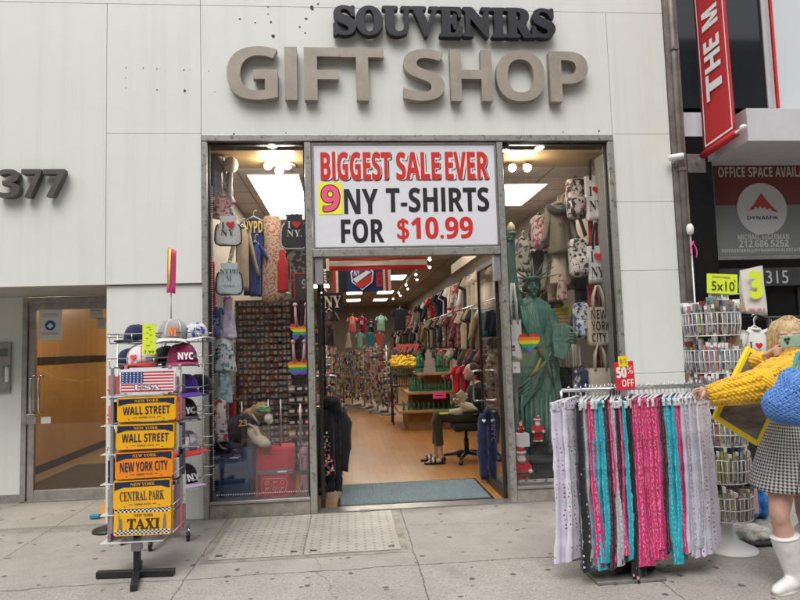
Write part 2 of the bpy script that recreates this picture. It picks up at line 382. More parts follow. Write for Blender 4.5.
verd = mat('green_plaster', (.085, .20, .15), .55, noise=(9, .38), bump=(35, .35, .003))
win_glass = glass('shop_glass', (.99, .99, .99), 1.6, .004)
dark_glass = glass('dark_glass', (.45, .47, .46), 1.4, .02)
CLOTH = {}
def cloth(name, c, patt=None):
    if name in CLOTH: return CLOTH[name]
    q = NT('cloth_'+name, .85); q.b.inputs['Sheen Weight'].default_value = .2; q.b.inputs['Specular IOR Level'].default_value = .25
    n = q.ramp(q.noise(11, 4), .35, .65); cc = q.mix(n, c, tuple(x*.85 for x in c))
    if patt:
        kind, c2, sc = patt[:3]
        if kind == 'dots':
            v = q.n('TexVoronoi'); v.inputs['Scale'].default_value = sc; v.inputs['Randomness'].default_value = .35; q.l(q.tc.outputs['Object'], v.inputs['Vector'])
            cc = q.mix(q.ramp(v.outputs['Distance'], .17, .22, 1, 0), cc, c2)
        elif kind == 'print':
            cc = q.mix(q.ramp(q.noise(sc, 3, .55), .52, .56), cc, c2)
            if len(patt) > 3: cc = q.mix(q.ramp(q.noise(sc*1.3+3, 3, .5), .58, .61), cc, patt[3])
        elif kind == 'letters':       # rows of small lettering running down the leg
            sx = q.n('SeparateXYZ'); q.l(q.tc.outputs['UV'], sx.inputs[0]); fr = q.math('FRACT', q.math('MULTIPLY', sx.outputs[0], 11.0)); rows = q.math('LESS_THAN', q.math('ABSOLUTE', q.math('SUBTRACT', fr, .5)), .26)
            mp = q.n('Mapping'); q.l(q.tc.outputs['UV'], mp.inputs[0]); mp.inputs['Scale'].default_value = (38, 62, 1)
            cc = q.mix(q.math('MULTIPLY', rows, q.ramp(q.noise(1, 1, .5, mp.outputs[0]), .5, .53)), cc, c2)
        elif kind == 'check':
            ck = q.n('TexChecker'); ck.inputs['Scale'].default_value = sc; q.l(q.tc.outputs['Object'], ck.inputs['Vector']); cc = q.mix(ck.outputs['Fac'], cc, c2)
        elif kind == 'stripes':
            x = q.xyz(); cc = q.mix(q.math('LESS_THAN', q.math('FRACT', q.math('MULTIPLY', x[2], sc)), .5), cc, c2)
    q.color(cc); q.bump(q.noise(260, 2), .25, .002); CLOTH[name] = q.m; return q.m
PAL = {'white': (.72, .71, .68), 'cream': (.60, .52, .40), 'beige': (.42, .34, .24), 'black': (.014, .014, .016), 'charcoal': (.05, .05, .055), 'grey': (.30, .30, .31),
       'navy': (.018, .026, .075), 'blue': (.03, .08, .33), 'red': (.50, .02, .025), 'crimson': (.30, .01, .04), 'pink': (.72, .20, .26), 'coral': (.72, .16, .14),
       'green': (.04, .20, .09), 'mint': (.30, .58, .45), 'khaki': (.24, .19, .11), 'olive': (.085, .08, .04), 'purple': (.16, .05, .30), 'brown': (.14, .075, .04), 'yellow': (.75, .50, .05), 'teal': (.02, .30, .36)}
PAL.update({'patterned': (.10, .09, .08), 'checked': (.30, .05, .05), 'floral': (.45, .40, .34)})
PATT = {'patterned': ('print', (.45, .36, .24), 16, (.35, .05, .05)), 'checked': ('check', (.05, .04, .05), 16), 'floral': ('print', (.05, .15, .12), 15, (.45, .08, .08))}
def cl(n): return cloth(n, PAL[n], PATT.get(n))

# ------------------------------------------------------------------ ground, road, the other side of the street
KY = -6.6
struct(MB(pavement).bx(-40, 40, KY, 3.0, -.3, 0), 'pavement')
struct(MB(mat('kerb_stone', (.33, .32, .30), .8, noise=(9, .3))).bx(-40, 40, KY-.16, KY-.003, -.3, -.004), 'kerb')
struct(MB(asphalt).bx(-120, 120, -160, KY-.163, -.5, -.14), 'road')
mbk = MB(white_ink)
for i in range(-8, 9): mbk.bx(i*4-.9, i*4+.9, -12.06, -11.94, -.14, -.136)
struct(mbk, 'lane_marking')
struct(MB(mat('far_pavement_concrete', (.33, .31, .28), .85, noise=(3, .3))).bx(-40, 40, -24, -18, -.14, 0), 'far_pavement')
# building across the street (seen in the glass)
bt = thing('office_building', 'stone office building across the street seen only as a reflection in the shop glass', 'building', (0, -24, 0))
mb = MB(mat('street_stone', (.36, .31, .25), .8, noise=(2, .3)))
mb.bx(-30, 30, -32, -24, 0, 17); mb.bx(-30.2, 30.2, -32.2, -23.7, 17, 17.6); mb.bx(-30.1, 30.1, -24, -23.8, 4.2, 4.6)
mb.build('wall', bt)
for fl in range(4):
    for i in range(-9, 10):
        x = i*3.1; z = 5.4+fl*3 if fl else .5; hh = 1.9 if fl else 3.2
        mbw = MB(dark_glass if False else mat('far_window_glass', (.03, .035, .04), .08)); mbw.bx(x-.75, x+.75, -23.995, -23.93, z, z+hh)
        mbw.use(mat('far_frame', (.5, .48, .44), .6)).bx(x-.85, x-.75, -23.997, -23.85, z, z+hh); mbw.bx(x+.75, x+.85, -23.997, -23.85, z, z+hh); mbw.bx(x-.95, x+.95, -23.998, -23.8, z-.12, z); mbw.bx(x-.03, x+.03, -23.93, -23.9, z, z+hh)
        mbw.build('window', bt)
# a yellow cab at the kerb, seen in the left door glass
tx = thing('parked_taxi', 'yellow taxi at the kerb, mirrored in the lobby door glass', 'taxi', (-10.6, -12.5, -.14))
cabp = mat('cab_yellow', (.80, .42, .02), .25, coat=.6); prof = [(-2.3, .35), (-2.32, .75), (-2.2, .92), (-1.25, 1.0), (-.65, 1.42), (.75, 1.45), (1.45, 1.02), (2.2, .9), (2.32, .7), (2.3, .35)]
tp = V((-10.6, -12.5, -.14)); mb = MB(cabp); mb.poly(prof, tp+V((0, -.85, 0)), RX, UZ, 0, 1.7) ; mb2 = mb.build('body', tx, bevel=.06)

mbg = MB(mat('cab_window', (.02, .025, .03), .08)); 
for yy in (.86, -.86): mbg.poly([(-1.1, 1.0), (-.58, 1.36), (.05, 1.38), (.05, 1.0)], tp+V((0, yy, 0)), RX, UZ, 0, .02); mbg.poly([(.12, 1.0), (.12, 1.38), (.72, 1.38), (1.28, 1.02)], tp+V((0, yy, 0)), RX, UZ, 0, .02)
mbg.build('window', tx)
for wx in (-1.45, 1.4):
    for wy in (.8, -.8):
        wh = MB(black_pl).lathe([(.2, -.1), (.33, -.1), (.34, 0), (.33, .1), (.2, .1)], tp+V((wx, wy, .34)), 24, V((0, 1, 0))).build('wheel', tx)
        MB(silver).lathe([(.02, -.11), (.2, -.11), (.2, .11), (.02, .11)], tp+V((wx, wy, .34)), 16, V((0, 1, 0))).build('rim', wh)
mb = MB(white_ink).obox(tp+V((0, 0, 1.53)), (.2, .6, .12), bev=.02).build('roof_light', tx)
def B(a, b, c, d, Y=0.):                     # pixel box -> (x0, z0, x1, z1) on the plane y = Y
    mx, my = (a+c)/2, (b+d)/2
    return W(a, my, Y).x, W(mx, d, Y).z, W(c, my, Y).x, W(mx, b, Y).z
def WX(px, py, X):
    d = fw + CR*((px-400)/F_PX) + CU*((300-py)/F_PX); return CAM+d*(X/d.x)
# ------------------------------------------------------------------ the shop building
XL, XR, ZT, ZS = -1.395, 2.79, 3.695, 2.235          # storefront opening, soffit over the lobby door
bld = thing('shop_building', 'white panelled shop building with a tall glazed front and a recessed lobby door', 'building', (0, 0, 0))
mb = MB(mat('panel_joint', (.20, .20, .19), .8))
mb.bx(-9, XL-.003, .045, .5, ZS+.01, 9); mb.bx(XL-.003, XR+.003, .045, .12, ZT+.05, 9); mb.bx(XR+.003, 3.40, .045, .5, .0, 9); mb.bx(-2.29, XL-.003, .075, 1.3, 0, ZS)
mb.build('backing_wall', bld)
def panel(x0, x1, z0, z1, y=0.):
    g = .0018; MB(facade).bx(x0+g, x1-g, y, y+.05, z0+g, z1-g).build('wall_panel', bld, bevel=.002)
for p in [(-9, -5.2, 5.03, 7.2), (-5.2, -1.40, 5.03, 7.2), (-1.40, 3.42, 5.03, 7.2), (-9, -5.2, ZS, 5.03), (-5.2, -2.30, ZS, 5.03), (-2.30, -1.40, 3.715, 5.03), (-2.30, -1.40, ZS, 3.715),
          (-1.40, XR+.005, ZT+.003, 5.03), (XR+.005, 3.42, 3.71, 5.03), (XR+.005, 3.42, 2.99, 3.71), (XR+.005, 3.42, 2.27, 2.99), (XR+.005, 3.42, 1.22, 2.27), (XR+.005, 3.42, .0, 1.22)]: panel(*p)
panel(-2.30, -1.40, 0.0, 1.73, .028); panel(-2.30, -1.40, 1.735, ZS-.004, .028)
MB(mat('soffit_paint', (.52, .51, .47), .6, noise=(3, .2))).bx(-9, -2.303, .052, 1.1, ZS+.002, ZS+.05).build('soffit', bld)
YD = 1.06
dx0 = W(22, 400, YD).x
MB(facade).bx(-9, dx0-.004, YD, YD+.12, 0, ZS).build('lobby_wall', bld)
MB(mat('granite_plinth', (.30, .28, .25), .6, noise=(40, .4))).bx(-9, dx0-.004, YD-.012, YD-.002, 0, .09).build('plinth', bld)
bolt = mat('bolt_hole', (.06, .05, .045), .8)       # old anchor holes left in the panels
for px, py, r in [(268, 7, .012), (268, 14, .009), (271, 22, .012), (273, 36, .02), (312, 8, .02), (318, 4, .014), (306, 19, .014), (300, 27, .012), (305, 33, .012), (234, 134, .011), (599, 131, .011), (185, 91, .013), (190, 70, .006), (184, 70, .006), (157, 69, .006), (126, 68, .006), (126, 78, .006), (126, 88, .007), (157, 90, .007), (143, 68, .006), (286, 133, .008), (209, 71, .006), (215, 92, .007), (563, 132, .009), (330, 133, .006), (240, 19, .013), (255, 23, .01)]:
    p = W(px, py, 0); k = rnd(.6, 1.4); mh = MB(bolt); mh.poly([(p.x+r*math.cos(a/7*2*PI)*rnd(.6, 1.3), p.z+r*k*math.sin(a/7*2*PI)*rnd(.6, 1.3)) for a in range(7)], V((0, -.0015, 0))); mh.build('anchor_hole', bld)
# vertical metal trim and pole at the party wall
t = thing('downpipe', 'ribbed brown metal downpipe beside the white wall', 'pipe', (3.5, 0, 0))
q = mat('trim_metal', (.27, .245, .215), .5, .3, noise=(6, .45))
mb = MB(q); mb.bx(3.424, 3.47, -.03, .4, 0, 9); mb.tube([(3.5, -.035, 0), (3.5, -.035, 9)], .034, 12); mb.bx(3.53, 3.575, -.015, .4, 0, 9); mb.build('pipe', t)
for z in (.6, 1.9, 3.3, 4.6): MB(q).bx(3.46, 3.54, -.078, .0, z, z+.035).build('bracket', t, bevel=.004)
p = W(676, 157, -.1); t = thing('security_camera', 'small white bullet camera clamped on the brown pipe', 'camera', p)
MB(white_pl).lathe([(.0, -.075), (.028, -.07), (.034, -.03), (.034, .06), (.03, .075), (.0, .076)], p, 18, V((1, -.45, .05))).build('housing', t)
MB(black_pl).lathe([(.02, 0), (.02, .012)], p+V((1, -.45, .05)).normalized()*.07, 14, V((1, -.45, .05))).build('lens', t)
MB(alu).tube([p+V((0, 0, -.02)), p+V((0, .05, -.05)), p+V((.02, .1, -.03))], .012, 8).build('bracket', t)
p = W(690, 229, -.12); t = thing('globe_pole', 'thin grey pole topped by a small white globe against the brown pipe', 'pole', V((p.x, -.12, 0)))
MB(silver).rod((p.x, -.12, 0), (p.x, -.12, p.z-.05), .011).build('pole', t)
MB(white_pl).lathe([(.0, .055), (.02, .05), (.034, .025), (.036, -.01), (.03, -.05), (.016, -.058)], p, 16).build('globe', t)
mb = MB(neon_p); mb.tube(bez(V((p.x-.01, -.14, p.z-.13)), V((p.x+.06, -.15, p.z-.2)), V((p.x+.03, -.15, p.z-.3)), 6), .006, 6); mb.tube(bez(V((p.x+.02, -.14, p.z-.13)), V((p.x-.05, -.16, p.z-.2)), V((p.x-.02, -.15, p.z-.28)), 6), .006, 6); mb.build('ribbon', t)

# ------------------------------------------------------------------ raised letters
def glyph_sign(name, label, specs, m, st, y0, dep, off, cat='sign', body=None):
    t = thing(name, label, cat, V((W(specs[0][1], specs[0][4], 0).x, 0, W(specs[0][1], specs[0][4], 0).z)))
    for ch, a, b, c, d in specs:
        x0, z0, x1, z1 = B(a, b, c, d, y0)
        mb = MB(m); mb.text(ch, x0, z0, x1, z1, V((0, y0+dep/2, 0)), st=st, ext=dep/2, off=off, lift=0)
        mb.build('letter', t, bevel=0 if off else .004)
        bl = bpy.data.objects[t.children[-1].name]
    st_ = MB(m)
    for ch, a, b, c, d in specs:
        x0, z0, x1, z1 = B(a, b, c, d, y0)
        for k in ((.25,) if ch == 'I' else (.3, .7)): st_.rod(((x0+(x1-x0)*k), -.0, z0+(z1-z0)*.06), ((x0+(x1-x0)*k), y0+dep, z0+(z1-z0)*.06), .008, 6)
    return t
taupe = mat('taupe_metal', (.36, .315, .26), .5, .2, noise=(5, .22), bump=(25, .1))
def lerp(a, b, t): return a+(b-a)*t
gs = []
for ch, a, c in [('G', 226.5, 277.5), ('I', 284.5, 297), ('F', 304, 340), ('T', 340.5, 384), ('S', 403, 444.5), ('H', 450.5, 492), ('O', 496.5, 545), ('P', 550, 588.5)]:
    k = ((a+c)/2-250)/320; gs.append((ch, a, lerp(46, 51.5, k), c, lerp(99.5, 101.5, k)))
glyph_sign('gift_shop_sign', 'large taupe metal letters reading GIFT SHOP on the white wall', gs, taupe, 'sans', -.095, .075, 0)
blackl = mat('black_letter', (.016, .018, .026), .45, .1, noise=(12, .5), bump=(40, .2))
ws = [('S', 21), ('O', 25), ('U', 27), ('V', 26), ('E', 22), ('N', 27), ('I', 13), ('R', 25), ('S', 21)]
tot = sum(x for _, x in ws); x = 333.5; gs = []
for ch, wd in ws:
    wpx = wd/tot*221.5; k = (x-333)/222
    gs.append((ch, x-.6, lerp(5, 8.5, k), x+wpx+.4, lerp(35, 38.5, k))); x += wpx
glyph_sign('souvenirs_sign', 'black slab letters reading SOUVENIRS above the big taupe sign', gs, blackl, 'serif', -.10, .075, .045)
glyph_sign('house_number', 'dark bronze house number 377 on the white wall over the lobby door', [('3', -3, 169, 19.5, 197.5), ('7', 21, 169, 41, 197), ('7', 42.5, 169, 64.5, 196.5)], mat('bronze_number', (.11, .10, .088), .45, .3, noise=(9, .25)), 'sans', -.09, .07, 0)

# ------------------------------------------------------------------ storefront frame, panes, doors
fr = thing('storefront_frame', 'corroded grey metal storefront frame with mullions and a worn header', 'frame', (XL, 0, 0))
def fbar(n, *b, m=None, bev=.004): return MB(m or worn).bx(*b).build(n, fr, bevel=bev)
MLX, MRX = (-.398, -.334), (1.553, 1.615)
fbar('header', XL, XR, -.022, .13, 3.634, ZT); fbar('jamb', XL, XL+.052, -.02, .13, .0, 3.625); fbar('jamb', XR-.06, XR, -.02, .13, .0, 3.625)
fbar('mullion', *MLX, -.012, .13, 0, 3.625); fbar('mullion', *MRX, -.012, .13, 0, 3.625)
HZ = (2.47, 2.545); fbar('transom', MLX[1]+.002, MRX[0]-.002, -.006, .13, *HZ)
stone = mat('sill_stone', (.36, .33, .28), .65, .1, noise=(8, .45), bump=(50, .3))
for a, b in ((XL+.054, MLX[0]-.002), (MRX[1]+.002, XR-.062)):
    fbar('bulkhead', a, b, -.004, .1, 0, .128, m=stone); fbar('sill', a, b, -.016, .13, .13, .158, m=alu)
    fbar('glazing_bead', a, a+.014, .028, .07, .16, 3.625, m=black_m, bev=0); fbar('glazing_bead', b-.014, b, .028, .07, .16, 3.625, m=black_m, bev=0); fbar('glazing_bead', a+.016, b-.016, .028, .07, 3.608, 3.624, m=black_m, bev=0)
for zz in (2.22, .9):
    pass
for n, a, b, lab in (('shop_window', XL+.056, MLX[0]-.004, 'tall glass pane in front of the suitcases and magnets'), ('shop_window', MRX[1]+.004, XR-.064, 'tall glass pane in front of the green statue')):
    tag(base(MB(win_glass).bx(a, b, .046, .054, .162, 3.61).build(n), ((a+b)/2, .05, .16)), lab, 'window')
# string of white beads round the left pane
mb = MB(mat('bead', (.75, .75, .72), .4)); xa, xb = XL+.075, MLX[0]-.02; n = 0
pts = [(xa, 3.2-i*.022) for i in range(135)]+[(xa+.03+i*.022, .2) for i in range(42)]
for x, z in pts: mb.ell((x, .075, z), .0075, 6, 4)
tag(base(mb.build('bead_trim'), (xa, .075, .2)), 'string of tiny white light beads edging the suitcase window', 'bead string')
# the printed sale sign
sg = thing('sale_sign', 'white printed sign BIGGEST SALE EVER over the shop doors', 'sign', (.6, .0, 2.55))
x0, z0, x1, z1 = MLX[1]+.006, 2.55, MRX[0]-.006, 3.622
MB(sign_white).bx(x0, x1, .012, .06, z0, z1).build('panel', sg); 
fb = MB(alu)
for bxx in ((x0, x0+.018, .0, .012, z0, z1), (x1-.018, x1, .0, .012, z0, z1), (x0+.0182, x1-.0182, .0, .012, z0, z0+.016), (x0+.0182, x1-.0182, .0, .012, z1-.016, z1)): fb.bx(*bxx)
fb.build('sign_edge', sg)
def band(body, a, b, c, d, m, st='sans', off=.0, lift=.002, dx=0, dz=0):
    x0, z0, x1, z1 = B(a, b, c, d, .012); mb = MB(m); mb.text(body, x0+dx, z0+dz, x1+dx, z1+dz, V((0, .012, 0)), lift=lift, st=st, off=off); return mb
def joined(*mbs):
    o = MB()
    for m_ in mbs:
        for f, mi in zip(m_.f, m_.mi): pass
        o.use(m_.ms[0]); o.add(m_.v, m_.f, False)
    return o
joined(band('BIGGEST', 320.5, 152, 391, 180.5, black_ink, off=.05, lift=.0015, dx=.014, dz=-.010), band('BIGGEST', 320.5, 152, 391, 180.5, white_ink, off=.06, lift=.0035, dx=.003, dz=-.002), band('BIGGEST', 320.5, 152, 391, 180.5, red_ink, off=.015, lift=.0055),
       band('SALE', 396, 152, 440, 180, black_ink, off=.05, lift=.0015, dx=.014, dz=-.010), band('SALE', 396, 152, 440, 180, white_ink, off=.06, lift=.0035, dx=.003, dz=-.002), band('SALE', 396, 152, 440, 180, red_ink, off=.015, lift=.0055),
       band('EVER', 445, 152, 488, 179.5, black_ink, off=.05, lift=.0015, dx=.014, dz=-.010), band('EVER', 445, 152, 488, 179.5, white_ink, off=.06, lift=.0035, dx=.003, dz=-.002), band('EVER', 445, 152, 488, 179.5, red_ink, off=.015, lift=.0055)).build('lettering', sg)
joined(band('NY', 344, 189, 378, 214, black_ink, off=.012)).build('lettering', sg)
joined(band('T-SHIRTS', 386, 187.5, 489, 212, black_ink, off=.012)).build('lettering', sg)
joined(band('FOR', 341, 219, 384, 243, black_ink, off=.012)).build('lettering', sg)
joined(band('$10.99', 397, 217, 473, 242, red_ink, off=.012)).build('lettering', sg)
st = MB(mat('sticker_yellow', (.84, .83, .05), .6)); x0, z0, x1, z1 = B(318.5, 182.5, 342.5, 214.5, .012); st.rect(x0, z0, x1, z1, V((0, .012, 0)), lift=.003, depth=.002)
bx_ = B(320.5, 184.5, 340.5, 212.5, .012); st.use(black_ink).text('9', *bx_, V((0, .012, 0)), lift=.0035, off=.05); st.use(mat('nine_pink', (.84, .10, .22), .6)).text('9', *B(321.5, 185.5, 339.5, 211.5, .012), V((0, .012, 0)), lift=.006, off=.02)
tag(base(st.build('number_sticker'), (x0, .01, z0)), 'yellow sticker with a fat pink 9 stuck on the white sale sign', 'sticker')

def glass_door(X, sgn, label):
    t = thing('glass_door', label, 'door', (X, .1, 0)); y0, y1 = .14, 1.02; e = .018
    dk = mat('door_bronze', (.05, .045, .04), .4, .5, noise=(12, .4))
    MB(win_glass).bx(X-.005, X+.005, y0+.03, y1-.03, .11, 2.40).build('pane', t)
    mb = MB(dk); mb.bx(X-e, X+e, y0, y1, .012, .108); mb.bx(X-e, X+e, y0, y1, 2.402, 2.45); mb.bx(X-e, X+e, y0, y0+.028, .11, 2.4); mb.bx(X-e, X+e, y1-.028, y1, .11, 2.4); mb.build('door_rail', t, bevel=.003)
    h = .13; zc, hz = 1.09, .17; yy = y1-.12
    for s in (-1, 1):
        pts = [V((X+s*.01, yy, zc+hz))] + bez(V((X+s*(h-.03), yy, zc+hz)), V((X+s*h, yy, zc+hz)), V((X+s*h, yy, zc+hz-.03)), 4)+bez(V((X+s*h, yy, zc-hz+.03)), V((X+s*h, yy, zc-hz)), V((X+s*(h-.03), yy, zc-hz)), 4)+[V((X+s*.01, yy, zc-hz))]
        MB(chrome).tube(pts, .012, 10).build('handle', t)
    MB(black_m).lathe([(.018, 0), (.018, .05)], (X-sgn*.03, y0+.1, .13), 10).build('door_stop', t)
    return t
glass_door(-.285, 1, 'open glass door with chrome pull and black floral jacket hung on it')
glass_door(1.535, -1, 'open glass door with chrome pull and navy hoodie hung on it')
MB(silver).bx(-.315, -.24, .02, .1, 2.2, 2.468).build('door_jamb', fr); MB(silver).bx(1.485, 1.548, .02, .1, 2.2, 2.468).build('door_jamb', fr)
struct(MB(alu).bx(MLX[1], MRX[0], -.01, .16, .001, .012), 'door_threshold')
# entrance mat
t = thing('door_mat', 'blue grey ribbed entrance mat with black rim on the wood floor', 'mat', (.65, .55, .003))
q = NT('mat_ribbed', .95); x = q.xyz(); c = q.mix(q.ramp(q.noise(5, 5), .35, .65), (.115, .165, .18), (.075, .11, .125)); c = q.mix(q.ramp(q.noise(140, 2), .4, .62), c, (.17, .22, .235)); q.color(c); q.bump(q.math('SINE', q.math('MULTIPLY', x[0], 300)), .6, .006)
a, b2, c2, d2 = G(338, 510), G(493, 500), G(474, 481.5), G(339, 487.5)
mx0, mx1, my0, my1 = -.15, 1.43, .19, 1.12
MB(q.m).bx(mx0+.03, mx1-.03, my0+.03, my1-.03, .003, .014).build('carpet', t)
mb = MB(black_pl); mb.bx(mx0, mx0+.029, my0, my1, .003, .011); mb.bx(mx1-.029, mx1, my0, my1, .003, .011); mb.bx(mx0+.03, mx1-.03, my0, my0+.029, .003, .011); mb.bx(mx0+.03, mx1-.03, my1-.029, my1, .003, .011); mb.build('rim', t)

# ------------------------------------------------------------------ lobby door and lobby
t = thing('lobby_door', 'brushed metal framed glass lobby door showing an amber wood hallway', 'door', (-3, YD, 0))
dx1 = -2.34; dz = W(60, 297, YD).z
mb = MB(alu); mb.bx(dx0, dx0+.055, YD-.02, YD+.08, 0, dz); mb.bx(dx1-.05, dx1, YD-.02, YD+.08, 0, dz); mb.bx(dx0+.056, dx1-.051, YD-.02, YD+.08, dz-.06, dz); mb.build('door_frame', t, bevel=.003)
lx0 = dx0+.06; lx1 = dx1-.055
mb = MB(alu); mb.bx(lx0, lx0+.07, YD, YD+.05, .01, dz-.065); mb.bx(lx1-.07, lx1, YD, YD+.05, .01, dz-.065); mb.bx(lx0+.071, lx1-.071, YD, YD+.05, .01, .12); mb.bx(lx0+.071, lx1-.071, YD, YD+.05, dz-.14, dz-.065); mb.build('stile', t, bevel=.003)
MB(glass('lobby_glass', (.96, .95, .93), 1.0, .0)).bx(lx0+.071, lx1-.071, YD+.02, YD+.028, .121, dz-.141).build('pane', t)
hx = W(40, 390, YD-.06).x; za, zb = W(36, 376, YD).z, W(36, 412, YD).z
for k in (0, -.085):
    MB(chrome).tube([V((hx+k*1.0, YD-.0, za-.0)), V((hx+k, YD-.07, za)), V((hx+k, YD-.085, za-.03)), V((hx+k, YD-.085, zb+.03)), V((hx+k, YD-.07, zb)), V((hx+k, YD, zb))], .011, 10).build('handle', t)
MB(alu).bx(lx0-.01, lx0+.1, YD-.016, YD-.001, zb-.13, zb-.02).build('lock_plate', t, bevel=.004)
MB(paper).bx(hx-.02, hx+.08, YD+.01, YD+.019, zb-.13, zb-.06).build('lock_label', t)
struct(MB(alu).bx(dx0, dx1, YD-.02, YD+.1, .001, .011), 'lobby_threshold')
# notices on the lobby door
yb = YD+.018
nb = MB(paper); x0, z0, x1, z1 = B(38.5, 309, 62, 340, yb); o = V((0, yb, 0)); nb.rect(x0, z0, x1, z1, o, depth=.002); w_, h_ = x1-x0, z1-z0
nb.use(mat('notice_blue', (.02, .12, .42), .6)); nb.disc(x0+w_*.5, z0+h_*.47, w_*.23, o, lift=.001); nb.use(paper); nb.poly([(x0+w_*.36, z0+h_*.45), (x0+w_*.5, z0+h_*.36), (x0+w_*.64, z0+h_*.45), (x0+w_*.5, z0+h_*.56)], o, lift=.002)
nb.use(grey_card)
for k in (.82, .76, .22, .17): nb.rect(x0+w_*.15, z0+h_*k, x0+w_*.85, z0+h_*(k+.025), o, lift=.001)
tag(base(nb.build('notice'), (x0, yb, z0)), 'white notice with a blue mask disc taped on the lobby door', 'notice')
nb = MB(mat('notice_cream', (.66, .58, .46), .7)); bxx = B(37.5, 303, 61, 307.5, yb); nb.rect(*bxx, o, depth=.002); nb.use(red_ink).text('RENTAL OFFICE', bxx[0]+.01, bxx[1]+.008, bxx[2]-.01, bxx[3]-.008, o)
nb2 = nb.build('notice'); bpy.data.objects.remove(nb2)
nb = MB(mat('notice_cream', (.66, .58, .46), .7)); nb.rect(*bxx, o, depth=.002); nb.use(red_ink)
for k in range(9): xx = bxx[0]+.012+k*(bxx[2]-bxx[0]-.02)/9; nb.rect(xx, bxx[1]+.01, xx+.02, bxx[3]-.01, o, lift=.001)
tag(base(nb.build('notice'), (bxx[0], yb, bxx[1])), 'narrow strip of red print along the top of the lobby door glass', 'notice')
for bb, lab in (((90, 303, 103, 319), 'cream framed certificate high on the lobby door'), ((97, 318, 106, 329), 'small pale slip below the cream certificate on the lobby door')):
    bxx = B(*bb, yb); nb = MB(mat('notice_cream', (.66, .58, .46), .7)); nb.rect(*bxx, o, depth=.002); nb.use(grey_card); 
    for k in (.3, .5, .7): nb.rect(bxx[0]+.02, lerp(bxx[1], bxx[3], k), bxx[2]-.02, lerp(bxx[1], bxx[3], k)+.01, o, lift=.001)
    tag(base(nb.build('notice'), (bxx[0], yb, bxx[1])), lab, 'notice')
x0, z0, x1, z1 = B(-9, 343, 11.5, 393, YD)
t = thing('intercom', 'grey metal intercom panel with keypad and handset on the white wall', 'intercom', (x0, YD, z0))
MB(alu).bx(x0, x1, YD-.03, YD-.001, z0, z1).build('housing', t, bevel=.006); MB(mat('lcd', (.16, .19, .17), .2)).bx(x0+.05, x1-.03, YD-.034, YD-.0305, z1-.15, z1-.06).build('screen', t)
for i in range(4):
    for k in range(3): MB(silver).bx(x0+.06+k*.05, x0+.095+k*.05, YD-.038, YD-.0305, z0+.12+i*.05, z0+.15+i*.05).build('key', t)
MB(white_pl).obox((x1-.02, YD-.045, z0+.2), (.04, .03, .16), bev=.012).build('handset', t)
# lobby
amber = NT('amber_panelling', .35); x = amber.xyz(); mpn = amber.n('Mapping'); amber.l(amber.tc.outputs['Object'], mpn.inputs[0]); mpn.inputs['Scale'].default_value = (8, 3, .5)
amber.color(amber.mix(amber.ramp(amber.noise(1, 5, .6, mpn.outputs[0]), .3, .7), (.42, .25, .10), (.32, .18, .07)))
mb = MB(amber.m); mb.bx(-4.3, -4.2, YD+.13, 9, 0, 2.6); mb.bx(-4.2, -1.62, 9, 9.1, 0, 2.6); mb.bx(-1.62, -1.56, YD+.3, 9.1, 0, 2.6); struct(mb, 'lobby_wall')
mb = MB(black_m); mb.bx(-4.198, -4.186, YD+.14, 8.99, 0, .11); mb.bx(-4.198, -4.184, YD+.14, 8.99, 1.46, 1.56); struct(mb, 'lobby_skirting')
struct(MB(mat('lobby_tile', (.33, .23, .13), .35, noise=(2, .3))).bx(-4.3, -1.6, YD+.1, 9, -.02, .004), 'lobby_floor')
struct(MB(mat('lobby_ceiling_paint', (.5, .42, .3), .7)).bx(-4.3, -1.6, YD+.13, 9, 2.6, 2.7), 'lobby_ceiling')
tag(base(MB(mat('dark_carpet', (.06, .045, .035), .95, noise=(60, .4))).bx(-3.9, -2.5, 1.5, 3.2, .006, .016).build('hall_mat'), (-3.2, 2.3, .006)), 'dark brown mat on the lobby floor behind the glass', 'mat')
for y in (2.2, 5.5):  # ceiling lamps added to brighten the lobby
    t = thing('added_hall_lamp', 'warm round lamp added on the lobby ceiling to brighten the hallway', 'lamp', (-3, y, 2.6), 'added lobby ceiling lamps')
    MB(mat('added_lamp_warm', (.9, .8, .6), .5, emit=((1, .84, .62), 75))).lathe([(.16, -.05), (.17, -.02), (.17, 0)], (-3, y, 2.598), 20).build('diffuser', t)

# ------------------------------------------------------------------ neighbour building on the right
nb_ = thing('black_building', 'black stone neighbour building with white canopy band and large dark windows', 'building', (5, 0, 0))
gran = mat('black_granite', (.012, .012, .013), .18, noise=(60, .6), coat=.3)
bandm = mat('white_band', (.58, .58, .60), .45, noise=(3, .1))
mb = MB(gran); px0 = 3.58
zb0, zb1 = W(705, 135, 0).z, W(705, 111, 0).z
mb.bx(px0, 3.9, .06, .5, 0, zb0-.003); mb.bx(3.9, 9, .25, .6, 0, zb0-.003); mb.bx(px0, 9, .35, .6, zb1+.003, 9)
mb.build('wall', nb_)
MB(bandm).bx(px0, 3.93, .04, .35, zb0, zb1).build('band', nb_)
cf = -.6; za, zb = W(765, 141, cf).z, W(765, 108, cf).z
MB(bandm).bx(3.86, 9, cf, .24, za, zb).build('canopy', nb_, bevel=.006)
wz = W(720, 108, .2).z
t = MB(mat('upper_glass', (.018, .022, .026), .05)); xe = W(764, 50, .19).x; t.bx(3.66, xe, .20, .22, wz, 8); t.build('window', nb_)
mb = MB(black_m); mb.bx(px0, 3.655, .12, .35, wz, 9); mb.build('window_frame', nb_)
MB(bandm).bx(xe, xe+.07, .185, .35, wz, 9).build('window_frame', nb_)
mb = MB(red_ink); xr = W(773, 60, .12).x; mb.bx(xr, xr+.025, .1, .13, zb+.12, 9); mb.bx(xr+.026, 9, .1, .13, zb+.12, zb+.145); mb.build('red_trim', nb_)
